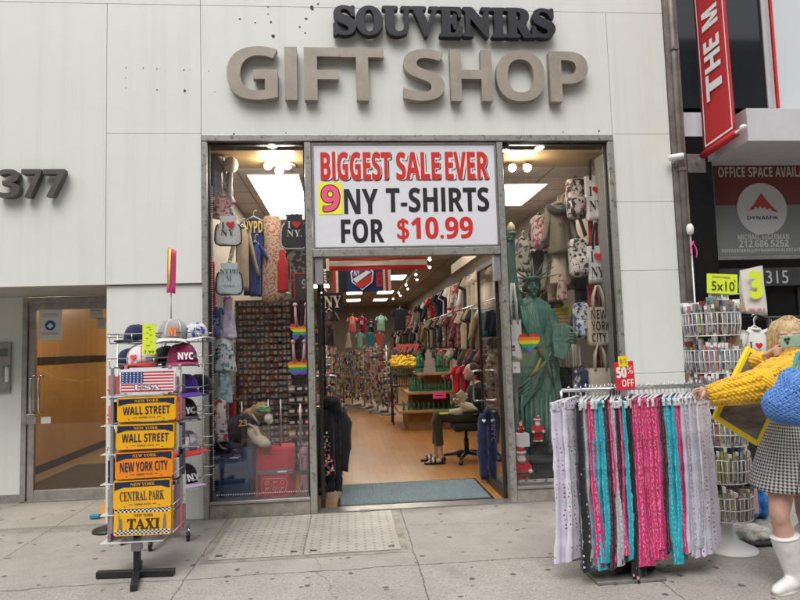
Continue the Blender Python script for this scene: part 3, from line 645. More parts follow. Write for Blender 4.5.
MB(mat('frosted_panel', (.62, .66, .68), .2)).bx(xe+.072, 9, .19, .3, zb+.01, 9).build('window', nb_)
# poster window and its lettering
x0, z0, x1, z1 = B(713, 159, 800, 256, .2); x1 = x0+1.5
mb = MB(alu); mb.bx(x0-.03, x1+.03, .17, .249, z0-.04, z0-.001); mb.bx(x0-.03, x0-.001, .17, .249, z0, z1); mb.build('window_frame', nb_)
t = thing('office_poster', 'red and grey OFFICE SPACE AVAILABLE poster behind the neighbour window', 'poster', (x0, .2, z0)); o = V((0, .2, 0))
pb = MB(mat('poster_grey', (.19, .20, .19), .4)); pb.rect(x0, z0, x1, z1, o, depth=.01); zm = W(757, 205, .2).z
pb.use(mat('poster_red', (.15, .028, .022), .4)); pb.rect(x0+.03, zm, x1-.03, z1-.02, o, lift=.001); pb.build('sheet', t)
pt = mat('poster_text', (.52, .53, .52), .5)
cxp = W(762, 209, .2); dd = MB(pt); rr = (W(787, 209, .2).x-W(737, 209, .2).x)/2; dd.disc(cxp.x, cxp.z, rr, o, lift=.002, n=32)
dd.use(mat('poster_logo_red', (.42, .05, .04), .5)); s_ = rr
mnt = [(-.62, -.12), (-.5, -.02), (-.42, .08), (-.3, .2), (-.12, .46), (0, .62), (.12, .46), (.3, .22), (.4, .1), (.52, -.02), (.66, -.14), (.4, -.08), (.3, .04), (.2, -.04), (.12, .08), (.02, .0), (-.08, .12), (-.16, .0), (-.26, .1), (-.36, -.04), (-.44, -.02)]
dd.poly([(cxp.x+a*s_, cxp.z+b*s_) for a, b in mnt], o, lift=.003); dd.use(black_ink).text('DYNAMIK', cxp.x-s_*.62, cxp.z-s_*.4, cxp.x+s_*.62, cxp.z-s_*.27, o, lift=.003); dd.build('logo_disc', t)
tb = MB(pt)
def pl(body, a, b, c, d): tb.text(body, *B(a, b, c, d, .2), o, lift=.002)
bx_ = B(718, 167, 818, 177, .2); tb.text('OFFICE SPACE AVAILABLE', bx_[0], bx_[1], bx_[2], bx_[3], o, lift=.002)
pl('MICHAEL SEGERMAN', 738, 234, 789, 239.5); pl('212.686.5252', 739, 240, 788.5, 247); pl('MSEGERMAN@DYNAMIKREALESTATE.COM', 722, 248.5, 812, 252.5); tb.build('lettering', t)
# dark fascia with the number 315, dark glass doors under it
fz0, fz1 = W(760, 286, .14).z, W(760, 268, .14).z
mb = MB(mat('dark_fascia', (.045, .047, .05), .35, noise=(20, .3))); mb.bx(3.92, 9, .14, .249, fz0, fz1); mb.build('fascia', nb_)
tag(base(MB(mat('number_grey', (.42, .43, .43), .4)).text('315', *B(766, 270.5, 788, 283.5, .14), V((0, .14, 0)), st='plain', ext=.004).build('house_number'), (4.2, .13, fz0)), 'pale house number 315 on the dark fascia', 'house number')
for k in range(3):
    t = thing('entrance_door', 'black framed dark glass entrance door under number 315', 'door', (4.0+k*.95, .2, 0), 'dark entrance doors')
    a = 4.0+k*.95; mb = MB(black_m); mb.bx(a, a+.06, .2, .248, 0, fz0-.02); mb.bx(a+.87, a+.93, .2, .248, 0, fz0-.02); mb.bx(a+.061, a+.869, .2, .248, 0, .15); mb.build('frame', t)
    MB(mat('entry_glass', (.008, .008, .009), .06)).bx(a+.061, a+.869, .225, .235, .151, fz0-.02).build('pane', t)
# red banner hung out over the pavement
bp = W(697, 163, .03); XB = bp.x
t = thing('red_banner', 'long red vertical banner reading THE M on a projecting pole', 'banner', bp)
yi, yo = WX(704, 160, XB).y, WX(736, 138.5, XB).y; zl = WX(704, 158, XB).z
bz = lerp(WX(704, 160, XB).z, WX(736, 138.5, XB).z, .5)+.02
bm = mat('banner_red', (.52, .02, .025), .7, noise=(5, .08), bump=(9, .2, .01)); mb = MB(bm)
zi, zo = WX(704, 160, XB).z, WX(736, 138.5, XB).z
mb.grid(7, 40, lambda a, b: V((XB+.006*math.sin(b*9+a*2), lerp(yi, yo, a), lerp(lerp(zi, zo, a)+.05, 8.2, b)))); mb.build('cloth', t, solid=.004)
wl = MB(white_ink); hh = yi-yo
def cpt(a, b, off): return V((XB+.006*math.sin(b*9+a*2)-off, lerp(yi, yo, a), lerp(lerp(zi, zo, a)+.05, 8.2, b)))
for a0, a1, b0, b1 in ((.07, .1, .014, .98), (.9, .93, .014, .98), (.1, .9, .014, .0185)):
    wl.grid(3, 40, lambda a, b: cpt(lerp(a0, a1, a), lerp(b0, b1, b), .004))
wl.build('border', t)
lt = MB(white_ink); cyy = (yi+yo)/2; zt0 = WX(718, 98, XB).z; zt1 = WX(710, 35, XB).z; lh = hh*.5
for s_, lo, hi in (('T', 70, 97.5), ('H', 49, 68), ('E', 34, 46.5), ('M', 2, 22), ('A', -24, -2), ('R', -46, -27)):
    if s_ in 'AR': continue
    za, zb = WX(716, hi, XB).z, WX(716, lo, XB).z
    lt.text(s_, za, -lh/2, zb, lh/2, V((XB-.009, cyy, 0)), UZ, V((0, 1, 0)), lift=.0, off=.02)
lt.build('lettering', t)
MB(bm).tube([V((XB, yi+.02, zi+.05)), V((XB, yo-.01, zo+.05))], .035, 12).build('hem', t)
MB(white_pl).tube([V((XB, .05, bp.z)), V((XB, yi, zi+.05)), V((XB, yo-.09, zo+.06))], .014, 10).build('pole', t)
MB(white_pl).ell(V((XB, yo-.11, zo+.065)), (.03, .045, .03)).build('finial', t)
MB(alu).bx(XB-.1, XB+.1, .035, .058, bp.z-.1, bp.z+.1).build('wall_plate', t, bevel=.004)
# ------------------------------------------------------------------ cellar hatch set in the pavement
q = NT('hatch_steel', .55); q.b.inputs['Metallic'].default_value = .15
x = q.xyz(); px_ = q.math('ABSOLUTE', q.math('SUBTRACT', q.math('FRACT', q.math('MULTIPLY', x[0], 14)), .5)); py_ = q.math('ABSOLUTE', q.math('SUBTRACT', q.math('FRACT', q.math('MULTIPLY', x[1], 14)), .5))
dot = q.math('LESS_THAN', q.math('ADD', px_, py_), .2); cc = q.mix(q.ramp(q.noise(3, 6, .7), .35, .65), (.45, .425, .38), (.33, .31, .275)); q.color(q.mix(q.math('MULTIPLY', dot, .75), cc, (.13, .12, .105))); q.bump(dot, .5, .004); hs_ = q.m
y0, y1 = -1.17, -.06; xs = (-1.1, -.385, .37)
mb = MB(stone); mb.bx(xs[0]-.05, xs[2]+.05, y0-.05, y1+.03, -.02, .004); struct(mb, 'hatch_kerb')
for k in range(2):
    t = thing('cellar_hatch', ('dimpled steel pavement hatch cover, the one towards the street sign rack', 'dimpled steel pavement hatch cover, the one in front of the open doors')[k], 'hatch', (xs[k]+.3, -.6, .004))
    MB(hs_).bx(xs[k]+.006, xs[k+1]-.006, y0+.004, y1-.004, .005, .013).build('plate', t, bevel=.003)
    MB(black_m).bx(xs[k]+.05, xs[k]+.1, y0+.06, y0+.08, .0135, .017).build('lift_ring', t); MB(black_m).bx(xs[k+1]-.1, xs[k+1]-.05, y0+.06, y0+.08, .0135, .017).build('lift_ring', t)
    MB(stone).bx(xs[k]+.45, xs[k]+.55, y1-.02, y1+.025, .0135, .03).build('hinge', t, bevel=.004)
# ------------------------------------------------------------------ inside of the shop: shell and lights
q = NT('wood_floor', .32); x = q.xyz()
bk = q.n('TexBrick'); bk.offset = .37; bk.inputs['Scale'].default_value = 1; bk.inputs['Brick Width'].default_value = 1.3; bk.inputs['Row Height'].default_value = .105; bk.inputs['Mortar Size'].default_value = .0022; bk.inputs['Bias'].default_value = 0
mp = q.n('Mapping'); mp.inputs['Rotation'].default_value = (0, 0, PI/2); q.l(q.tc.outputs['Object'], mp.inputs[0]); q.l(mp.outputs[0], bk.inputs['Vector'])
bk.inputs['Color1'].default_value = (.44, .195, .05, 1); bk.inputs['Color2'].default_value = (.34, .14, .035, 1); bk.inputs['Mortar'].default_value = (.10, .05, .02, 1)
m2 = q.n('Mapping'); m2.inputs['Scale'].default_value = (26, 1.2, 1); q.l(q.tc.outputs['Object'], m2.inputs[0])
wear = q.math('MULTIPLY', q.math('MULTIPLY', q.ramp(x[1], .4, 9, 1, .25), q.ramp(q.math('ABSOLUTE', q.math('SUBTRACT', x[0], q.math('MULTIPLY_ADD', x[1], -.09, .55))), .35, 1.0, 1, .12)), q.ramp(q.noise(1.1, 5, .65), .3, .6))
cc = q.mix(q.ramp(q.noise(1, 5, .6, m2.outputs[0]), .35, .7, 0, .5), bk.outputs['Color'], (.22, .11, .045)); q.color(q.mix(q.math('MULTIPLY', wear, .75), cc, (.34, .275, .20)))
SX0, SX1, SY1, CZ = -1.52, 2.98, 25.0, 3.60
struct(MB(q.m).bx(SX0, SX1, .165, SY1, -.01, .0035), 'shop_floor')
q = NT('ceiling_tile', .8); bk = q.n('TexBrick'); bk.offset = 0; bk.inputs['Scale'].default_value = 1; bk.inputs['Brick Width'].default_value = .61; bk.inputs['Row Height'].default_value = .61; bk.inputs['Mortar Size'].default_value = .011
q.l(q.tc.outputs['Object'], bk.inputs['Vector']); bk.inputs['Color1'].default_value = (.50, .47, .43, 1); bk.inputs['Color2'].default_value = (.44, .41, .375, 1); bk.inputs['Mortar'].default_value = (.17, .15, .13, 1)
q.color(q.mix(q.ramp(q.noise(2.3, 6, .7), .45, .7, 0, .5), bk.outputs['Color'], (.24, .20, .16))); 
struct(MB(q.m).bx(SX0, SX1, .75, SY1, CZ, CZ+.1), 'shop_ceiling')
struct(MB(mat('soffit_wood', (.30, .19, .085), .5, noise=(3, .3))).bx(SX0, SX1, .135, .748, CZ-.012, CZ+.1), 'window_soffit')
wl = mat('shop_wall_paint', (.40, .35, .29), .7, noise=(2, .15))
struct(MB(wl).bx(SX0-.03, SX0, .135, SY1, 0, CZ), 'shop_wall'); struct(MB(wl).bx(SX1, SX1+.03, .135, SY1, 0, CZ), 'shop_wall'); struct(MB(wl).bx(SX0-.03, SX1+.03, SY1, SY1+.05, 0, CZ), 'shop_wall')
tube_l = mat('light_panel', (1, 1, .95), .5, emit=((1, .92, .80), 8.6))
def light_panel(x, y, label, grp='ceiling light panels'):
    t = thing('ceiling_light', label, 'light', (x, y, CZ), grp)
    mb = MB(white_pl); mb.bx(x-.305, x-.29, y-.61, y+.61, CZ-.014, CZ-.001); mb.bx(x+.29, x+.305, y-.61, y+.61, CZ-.014, CZ-.001); mb.bx(x-.29, x+.29, y-.61, y-.595, CZ-.014, CZ-.001); mb.bx(x-.29, x+.29, y+.595, y+.61, CZ-.014, CZ-.001); mb.build('frame', t)
    MB(tube_l).bx(x-.289, x+.289, y-.594, y+.594, CZ-.008, CZ-.002).build('diffuser', t)
light_panel(-.83, 1.62, 'lit ceiling panel nearest the suitcase window, just behind the spot lamps'); light_panel(-.83, 2.86, 'lit ceiling panel right behind the first one over the suitcase window')
k = 0
for X_ in (.25, 1.42):
    for Y_ in (4.2, 7.2, 11.9, 16.8, 20.5):
        light_panel(X_, Y_, '%s lit ceiling panel from the door in the row %s' % (ORD[[4.2, 7.2, 11.9, 16.8, 20.5].index(Y_)], 'over the aisle' if X_ < 1 else 'along the spot rail'))
light_panel(-.9, 7.2, 'lit ceiling panel over the left wall of goods'); light_panel(-.9, 14, 'lit far ceiling panel over the left wall of goods')
light_panel(2.3, 2.1, 'lit ceiling panel over the green statue side')
bulb = mat('bulb', (1, 1, 1), .5, emit=((1, .92, .80), 60))
dimb = mat('bulb_dim', (1, 1, 1), .5, emit=((1, .88, .7), 6))
def spot(p, label, d=V((0, -.75, -.5)), r=.045, grp='spot lamps'):
    t = thing('spot_lamp', label, 'spot lamp', p, grp); d = d.normalized(); p = V(p)
    MB(white_pl).lathe([(.015, 0), (r*.75, .01), (r*1.1, .1), (r*1.15, .11), (r*.95, .108)], p, 16, d).build('housing', t)
    MB(bulb if r > .038 else dimb).lathe([(r*.9, .09), (r*.98, .111), (r*.7, .128), (.0, .134)], p, 16, d).build('bulb', t)
    MB(white_pl).rod(p, (p.x, p.y, CZ-.0), .008, 6).build('stem', t)
    if r > .038:                            # the light this lit lamp throws
        L = bpy.data.lights.new('lamp_light', 'POINT'); L.energy = 5; L.color = (1, .92, .8); L.shadow_soft_size = .06; lo = bpy.data.objects.new('lamp_light', L); COL.objects.link(lo); lo.parent = t; lo.location = d*.24
for px, py, Y_, lab in ((269, 166, .55, 'left one of three lit spot lamps in the suitcase window'), (280, 171, .5, 'middle lower one of three lit spot lamps in the suitcase window'), (288, 166, .55, 'right one of three lit spot lamps in the suitcase window'),
                       (510, 168, .55, 'lit spot lamp beside the mullion in the statue window'), (525, 168, .5, 'lit spot lamp in the middle of the statue window top')):
    spot(W(px, py-3, Y_+.06), lab, r=.041)
p = W(282, 155, .62); tag(base(MB(white_pl).lathe([(.15, -.02), (.15, -.005), (.0, 0)], V((p.x, .62, CZ-.014)), 20).build('lamp_base'), (p.x, .62, CZ)), 'round white ceiling plate carrying three spot lamps', 'lamp base')
for px, py in ((272, 146), (505, 150), (540, 147)):
    p = G(px, py, CZ-.02); t = thing('recessed_lamp', {272: 'small lit recessed lamp in the wooden soffit above three spots', 505: 'small lit recessed lamp in the wooden soffit next to the sign', 540: 'small lit recessed lamp in the wooden soffit above the statue'}[px], 'lamp', p)
    MB(white_pl).lathe([(.05, 0), (.055, -.012), (.04, -.014)], (p.x, p.y, CZ-.013), 16).build('rim', t); MB(bulb).lathe([(.0, -.013), (.036, -.016), (.036, -.012)], (p.x, p.y, CZ-.013), 14).build('bulb', t)
t = thing('track_rail', 'white track rail on the shop ceiling carrying spot lamps', 'rail', (1.85, 12, CZ)); MB(white_pl).bx(1.83, 1.87, 6.5, 20, CZ-.03, CZ-.001).build('rail', t)
for i in range(9):
    Y_ = 6.9+i*1.35; spot(V((1.85+(.05 if i % 2 else -.04), Y_, CZ-.14)), '%s lit track spot from the door on the white rail' % ORD[i], V((.5 if i % 2 else -.3, -.6, -.55)), .036, 'track spots')

# ------------------------------------------------------------------ clothes
KIND = {'body': [(0, .12), (.015, .16), (.04, .25), (.07, .315), (.11, .345), (.2, .335), (.34, .33), (.6, .325), (.85, .335), (1, .34)], 'tee': [(0, .10), (.02, .14), (.05, .22), (.09, .34), (.16, .43), (.30, .5), (.33, .47), (.345, .34), (.6, .33), (.85, .34), (1, .345)],
        'long': [(0, .10), (.02, .16), (.05, .26), (.09, .36), (.16, .42), (.35, .46), (.6, .485), (.76, .5), (.775, .46), (.785, .33), (.9, .33), (1, .325)],
        'tank': [(0, .20), (.03, .21), (.10, .22), (.2, .25), (.27, .34), (.31, .38), (.6, .38), (1, .40)],
        'bib': [(0, .30), (.03, .33), (.1, .31), (.2, .31), (.28, .36), (.36, .44), (.5, .48), (.8, .5), (.92, .47), (.98, .40), (1, .3)],
        'dress': [(0, .16), (.05, .2), (.12, .25), (.2, .24), (.35, .22), (.6, .33), (.85, .43), (1, .47)],
        'scarf': [(0, .3), (.05, .38), (.3, .34), (.6, .42), (.9, .46), (1, .48)],
        'pants': [(0, .40), (.05, .42), (.2, .46), (.6, .44), (1, .46)]}
def prof(kind, v):
    k = KIND[kind]
    for (a, x), (b, y) in zip(k, k[1:]):
        if v <= b: return x+(y-x)*(v-a)/(b-a)
    return k[-1][1]
def garment(mb, o, r, u, w, h, kind='tee', th=.06, fold=.015, seed=0, nu=14, wave=3):
    o = V(o); n = r.cross(u).normalized(); sl = kind in ('tee', 'long'); kd = 'body' if sl else kind
    vv = sorted(set([k[0] for k in KIND[kd]]+[.45, .7, .93])); m_ = len(vv); rg = random.Random(seed)
    ph = [rg.uniform(0, 6) for _ in range(4)]; lean = rg.uniform(-.03, .03)
    def fn(i, j):
        v = vv[round(j*(m_-1))]; a = 2*PI*i; hw = prof(kd, v)*w; x = hw*math.cos(a)
        d = th/2*math.sin(a)*min(1, .35+v*3)
        d += fold*min(1, v*1.6)*(math.sin(wave*2*PI*x/w+ph[0]+v*1.3)+.5*math.sin(wave*3.7*PI*x/w+ph[1]-v*2))
        return o+r*(x+lean*v*w)+u*(-v*h+.012*math.sin(5*x/w+ph[2])*v)+n*d
    mb.grid(nu, m_, fn, cu=True); k = len(mb.v)-nu
    mb.f.append(tuple(range(k, k+nu))); mb.mi.append(mb.cur); mb.sm.append(False)
    if sl:
        mb.tube([o+r*(.115*w*math.cos(t))+n*(th*.32*math.sin(t))-u*(.012*h*(1+math.sin(t))) for t in [q*PI/6 for q in range(12)]], .012, 5, closed=True)
        for s_ in (-1, 1):
            sw = rg.uniform(-.05, .05); dr = (r*s_*(.50 if kind == 'tee' else .22)-u*(.86 if kind == 'tee' else .97)+n*sw).normalized(); L = (.30 if kind == 'tee' else .74)*h
            p0 = o+r*s_*w*.265-u*h*.055; ac = n.cross(dr).normalized(); w0, w1 = .125*w, (.115 if kind == 'tee' else .085)*w
            def sf(i, j):
                a = 2*PI*i; return p0+dr*(L*j)+ac*(lerp(w0, w1, j)*math.cos(a))+n*(th*.42*math.sin(a)*(.7+.3*j)+fold*.6*math.sin(9*j+ph[3]+3*a)*j)-r*s_*(.02*w*math.sin(j*PI)*(0 if kind == 'tee' else 1))
            k0 = len(mb.v); mb.grid(8, 5 if kind == 'tee' else 8, sf, cu=True); k = len(mb.v)-8
            for q0 in (k0, k): mb.f.append(tuple(range(q0, q0+8))); mb.mi.append(mb.cur); mb.sm.append(False)
    return mb
def hanger(mb, o, r, u, w, rise=.09):
    o = V(o); n = r.cross(u); mb.tube([o-r*w+u*-.035, o+u*.02, o+r*w+u*-.035], .006, 6); mb.tube([o+u*.02, o+u*(rise-.02), o+u*rise+r*.02, o+u*(rise-.012)+r*.035], .0035, 5)
def ROT(a): return V((math.cos(a), math.sin(a), 0))
def hang(name, label, cat, px0, py0, px1, py1, Y, m, kind='tee', th=.06, rot=0, seed=1, group=None, fold=.015, art=None, hang_=True):
    x0, z0, x1, z1 = B(px0, py0, px1, py1, Y); o = V(((x0+x1)/2, Y, z1)); r = ROT(rot); t = thing(name, label, cat, o, group)
    wd = (x1-x0)/max(.3, math.cos(rot))
    if kind in ('tee', 'long', 'bib', 'tank', 'scarf', 'pants', 'dress'): wd /= 2*max(k[1] for k in KIND[kind])
    b = MB(m); garment(b, o, r, UZ, wd, z1-z0, kind, th, fold, seed, 16); b.build('cloth', t)
    if hang_: hb = MB(white_pl); hanger(hb, o, r, UZ, wd*.3); hb.build('hanger', t)
    if art: art(t, o, r, wd, z1-z0, th)
    return t
def iny(ink):
    def f(t, o, r, w, h, th):
        n = r.cross(UZ); p = o+n*(th/2+.012); b = MB(ink)
        b.text('I', -w*.24, -h*.42, -w*.13, -h*.22, p, r, lift=0, st='serif'); b.text('N', -w*.27, -h*.66, -w*.03, -h*.47, p, r, lift=0, st='serif'); b.text('Y.', w*.0, -h*.66, w*.27, -h*.47, p, r, lift=0, st='serif')
        b.use(heart_red).heart(w*.09, -h*.31, w*.32, p, r, lift=.0); b.build('print', t)
    return f
def words(lines, ink, st='sans'):
    def f(t, o, r, w, h, th):
        n = r.cross(UZ); p = o+n*(th/2+.012); b = MB(ink)
        for body, a, b0, c, d in lines: b.text(body, w*a, -h*b0, w*c, -h*d, p, r, lift=0, st=st)
        b.build('print', t)
    return f
# ---- suitcase window: garments
piped = cl('black')
def bib(label, px0, py0, px1, py1, Y, m, trim, art):
    t = hang('baby_bib', label, 'bib', px0, py0, px1, py1, Y, m, 'bib', .03, 0, 3, None, .003, art)
    x0, z0, x1, z1 = B(px0, py0, px1, py1, Y); w_ = x1-x0; h_ = z1-z0; o = V(((x0+x1)/2, Y-.02, z1)); pts = []
    for s_ in (1, -1):
        vs = [i/14 for i in range(4, 15)]; vs = vs if s_ == 1 else vs[::-1]
        pts += [o+RX*(s_*prof('bib', v)*w_)-UZ*(v*h_) for v in vs]
    MB(trim).tube(pts, .007, 6).build('piping', t)
bib('white baby bib with I heart NY print hanging in the window', 215, 216, 242, 246, .14, cl('white'), cl('black'), iny(black_ink))
bib('black baby bib with I heart NY print and white piping', 281, 214, 308, 249, .16, cl('charcoal'), cl('white'), iny(white_ink))
bib('pale baby bib with NYPD shield print below the white one', 216, 263, 243, 295, .15, cloth('pale_blue', (.55, .66, .68)), cl('black'), words([('NYPD', -.34, .34, .34, .2), ('NY', -.1, .58, .1, .4), ('POLICE', -.2, .75, .2, .68)], mat('ink_slate', (.05, .08, .09), .6), 'serif'))
pat = lambda n, c, c2, sc=14, c3=None: cloth(n, c, ('print', c2, sc) + ((c3,) if c3 else ()))
hang('hooded_sweater', 'pale grey hooded top hanging in the upper corner by the jamb', 'sweater', 208, 150, 225, 212, .35, pat('grey_heather', (.40, .38, .39), (.30, .28, .29), 30), 'long', .12, .4, 5)
p = W(231, 165, .3); tag(base(MB(cl('cream')).ell(p, (.075, .075, .085), 18, 12).build('knit_hat'), p), 'round cream knit hat hanging near the pale grey hooded top', 'hat')
hang('long_scarf', 'grey scarf hanging below the cream knit hat', 'scarf', 226, 172, 234, 216, .32, pat('grey_scarf', (.35, .33, .33), (.2, .18, .2), 20), 'scarf', .06, 0, 9)
hang('floral_top', 'red and pink floral top behind the white bib', 'top', 209, 196, 236, 219, .3, pat('floral_red', (.58, .42, .42), (.42, .05, .08), 26), 'tee', .08, .2, 12)
hang('police_banner', 'navy shirt with gold NYPD lettering behind the bibs', 'shirt', 238, 218, 270, 296, .95, cloth('navy_shirt', (.03, .045, .14)), 'tee', .08, 0, 3, None, .008, words([('NYPD', -.30, .2, .30, .05)], mat('gold_ink', (.70, .52, .12), .5), 'sans'))
hang('raincoat', 'beige coat hanging beside the navy gold lettered shirt', 'coat', 233, 226, 252, 290, .75, cl('beige'), 'long', .12, .3, 31)
hang('blue_tee', 'royal blue tee shirt between the beige coat and speckled dress', 'shirt', 248, 242, 263, 297, .85, cloth('royal', (.035, .06, .25)), 'tee', .1, .1, 32)
hang('speckled_dress', 'cream dress with red speckles hanging above the magnet grid', 'dress', 261, 216, 284, 302, .9, pat('speckle', (.52, .42, .30), (.35, .09, .06), 45), 'scarf', .1, 0, 33)
hang('red_tank', 'small red tank top against the cream speckled dress', 'tank top', 277, 250, 288, 292, .7, cl('red'), 'tank', .06, 0, 34)
hang('black_shirt', 'black shirt with grey print hanging behind the rainbow clips', 'shirt', 286, 240, 310, 304, 1.1, pat('black_print', (.02, .02, .022), (.14, .14, .14), 18), 'tee', .1, 0, 35)
t = thing('framed_jersey', 'red framed grey panel with number 91 behind the black bib', 'picture', W(303, 290, .9)); x0, z0, x1, z1 = B(295, 274, 312, 300, .9); o = V((0, .9, 0)); MB(cl('charcoal')).rect(x0, z0, x1, z1, o, depth=.02).build('panel', t)
mb = MB(red_ink); mb.rect(x0-.015, z0, x0, z1, o, lift=.004, depth=.03); mb.rect(x0-.015, z1, x1, z1+.015, o, lift=.004, depth=.03); mb.build('frame', t); MB(grey_card).text('91', lerp(x0, x1, .4), lerp(z0, z1, .45), lerp(x0, x1, .9), lerp(z0, z1, .8), o, lift=.003).build('number', t)
hang('red_scarf', 'plain red scarf along the window jamb', 'scarf', 206, 262, 216, 312, .25, cl('red'), 'scarf', .08, .3, 36)
hang('lilac_dress', 'lilac and white tie dyed dress below the pale bib', 'dress', 219, 296, 237, 338, .3, pat('tie_dye', (.52, .45, .58), (.24, .12, .36), 9, (.7, .68, .7)), 'dress', .12, 0, 37)
hang('blue_tie_dye', 'blue tie dyed top beside the lilac dress', 'top', 209, 306, 223, 336, .28, pat('blue_dye', (.03, .06, .22), (.35, .42, .6), 12), 'tee', .1, .2, 38)
hang('white_scarf', 'white and teal striped scarf bunched below the lilac dress', 'scarf', 213, 334, 236, 372, .3, pat('white_teal', (.62, .64, .64), (.06, .22, .25), 14, (.02, .02, .02)), 'scarf', .13, 0, 39, None, .03)
hang('pale_scarf', 'pale blue scarf hanging in long folds above the red flag scarf', 'scarf', 216, 366, 232, 404, .3, pat('pale_scarf', (.42, .56, .62), (.16, .3, .36), 16), 'scarf', .12, 0, 40, None, .03)
hang('flag_scarf', 'red and white flag pattern scarf beside the navy suitcase handle', 'scarf', 211, 400, 228, 442, .2, pat('flag_scarf', (.66, .62, .6), (.45, .03, .04), 13, (.05, .06, .2)), 'scarf', .08, .1, 41, None, .02)
hang('crimson_scarf', 'bright red scarf between two suitcase handles', 'scarf', 228, 394, 236, 432, .45, cl('red'), 'scarf', .06, 0, 42)
# ---- magnets on the black wire grid
t = thing('wire_grid', 'black wire display grid covered with small souvenir magnets', 'display grid', V((-1, 1.2, .2)))
gx0, gz0, gx1, gz1 = B(235, 300, 316, 470, 1.2); gz0 = .3
mb = MB(blackwire); nx, nz = 15, 34
for i in range(nx+1): xx = lerp(gx0, gx1, i/nx); mb.rod((xx, 1.2, gz0), (xx, 1.2, gz1), .004, 5)
for i in range(nz+1): zz = lerp(gz0, gz1, i/nz); mb.rod((gx0, 1.195, zz), (gx1, 1.195, zz), .004, 5)
mb.build('grid', t)
MB(mat('grid_back', (.055, .035, .025), .8, noise=(20, .4))).bx(gx0, gx1, 1.26, 1.28, gz0, gz1).build('back_panel', t)
PROTO = []
mc = [('dark red', (.22, .05, .04)), ('brown', (.15, .08, .045)), ('dark blue', (.05, .07, .20)), ('tan', (.36, .27, .17)), ('grey', (.25, .23, .22)), ('orange', (.36, .15, .05)), ('cream', (.46, .41, .34)), ('green', (.08, .17, .09))]
for i, (n_, c) in enumerate(mc):
    b = MB(mat('magnet_edge', (.045, .035, .03), .4)); w_, h_ = rnd(.022, .031), rnd(.026, .034)
    b.rect(-w_, -h_, w_, h_, lift=0, depth=.01); b.use(mat('magnet_'+n_.replace(' ', '_'), c, .3, noise=(45, .5, mc[(i+3) % 8][1]))).rect(-w_*.8, -h_*.8, w_*.8, h_*.8, lift=.0015)
    b.use(mat('magnet_ink', (.6, .5, .35), .4)); sh = i % 4
    if sh == 0: b.rect(-w_*.12, -h_*.7, w_*.12, h_*.6, lift=.003); b.rect(-w_*.35, -h_*.7, w_*.35, -h_*.3, lift=.0025)
    elif sh == 1: b.disc(0, 0, w_*.45, lift=.003, n=12)
    elif sh == 2: b.use(heart_red).heart(0, 0, w_*1.1, lift=.003)
    else: b.rect(-w_*.6, -h_*.15, w_*.6, h_*.15, lift=.003); b.rect(-w_*.6, h_*.3, w_*.3, h_*.5, lift=.003)
    PROTO.append((n_, b.build('fridge_magnet')))
rg = random.Random(4); used = set(); nrow, ncol = 23, 12
ax0, az0, ax1, az1 = B(241, 304, 289, 440, 1.185)
for r_ in range(nrow):
    for c_i in range(ncol):
        k = rg.randrange(8); n_, pr = PROTO[k]; o = pr if k not in used else pr.copy()
        if k in used: COL.objects.link(o)
        used.add(k); o.location = (lerp(ax0, ax1, c_i/(ncol-1))+rg.uniform(-.006, .006), 1.185, lerp(az1, az0, r_/(nrow-1))+rg.uniform(-.006, .006)); o.rotation_euler = (rg.uniform(-.08, .08), rg.uniform(-.12, .12), 0)
        tag(o, '%s souvenir magnet, %s along the %s row of the wire grid' % (n_, ORD[c_i], ORD[r_]), 'magnet', 'magnets on the wire grid')
for r_ in range(7):                     # little boxes on the shelf to the right of the grid
    for c_i in range(3):
        x = lerp(W(292, 400, 1.1).x, W(308, 400, 1.1).x, c_i/2); z = lerp(W(300, 388, 1.1).z, W(300, 455, 1.1).z, r_/6)
        cc = rg.choice([('yellow', PAL['yellow']), ('brown', PAL['brown']), ('red', PAL['red']), ('tan', (.4, .3, .18)), ('black', PAL['black'])])
        b = MB(mat('box_'+cc[0], cc[1], .5, noise=(20, .4))); b.obox((0, 0, .035), (.075, .06, .07), bev=.004); b.use(paper).rect(-.028, .02, .028, .05, V((0, -.0305, 0)), lift=.001)
        o = b.build('souvenir_box'); o.location = (x, 1.1, z-.04); tag(o, 'small %s souvenir box, %s along shelf row %s beside the magnets' % (cc[0], ORD[c_i], r_+1), 'box', 'souvenir boxes by the magnets')
t = thing('display_shelf', 'thin shelves of small boxes between magnet grid and mullion', 'shelf', W(300, 455, 1.1))
for r_ in range(7): z = lerp(W(300, 388, 1.1).z, W(300, 455, 1.1).z, r_/6)-.05; MB(darkwood).bx(W(289, 400, 1.1).x, W(311, 400, 1.1).x, 1.04, 1.17, z-.003, z+.008).build('shelf', t)
def clipz(p, lo, hi):
    for bound, sgn in ((lo, 1), (hi, -1)):
        o_ = []
        for (ax, ay), (bx, by) in zip(p, p[1:]+p[:1]):
            ia, ib = (ay-bound)*sgn >= 0, (by-bound)*sgn >= 0
            if ia: o_.append((ax, ay))
            if ia != ib: f = (bound-ay)/(by-ay); o_.append((ax+(bx-ax)*f, bound))
        p = o_
        if not p: return p
    return p
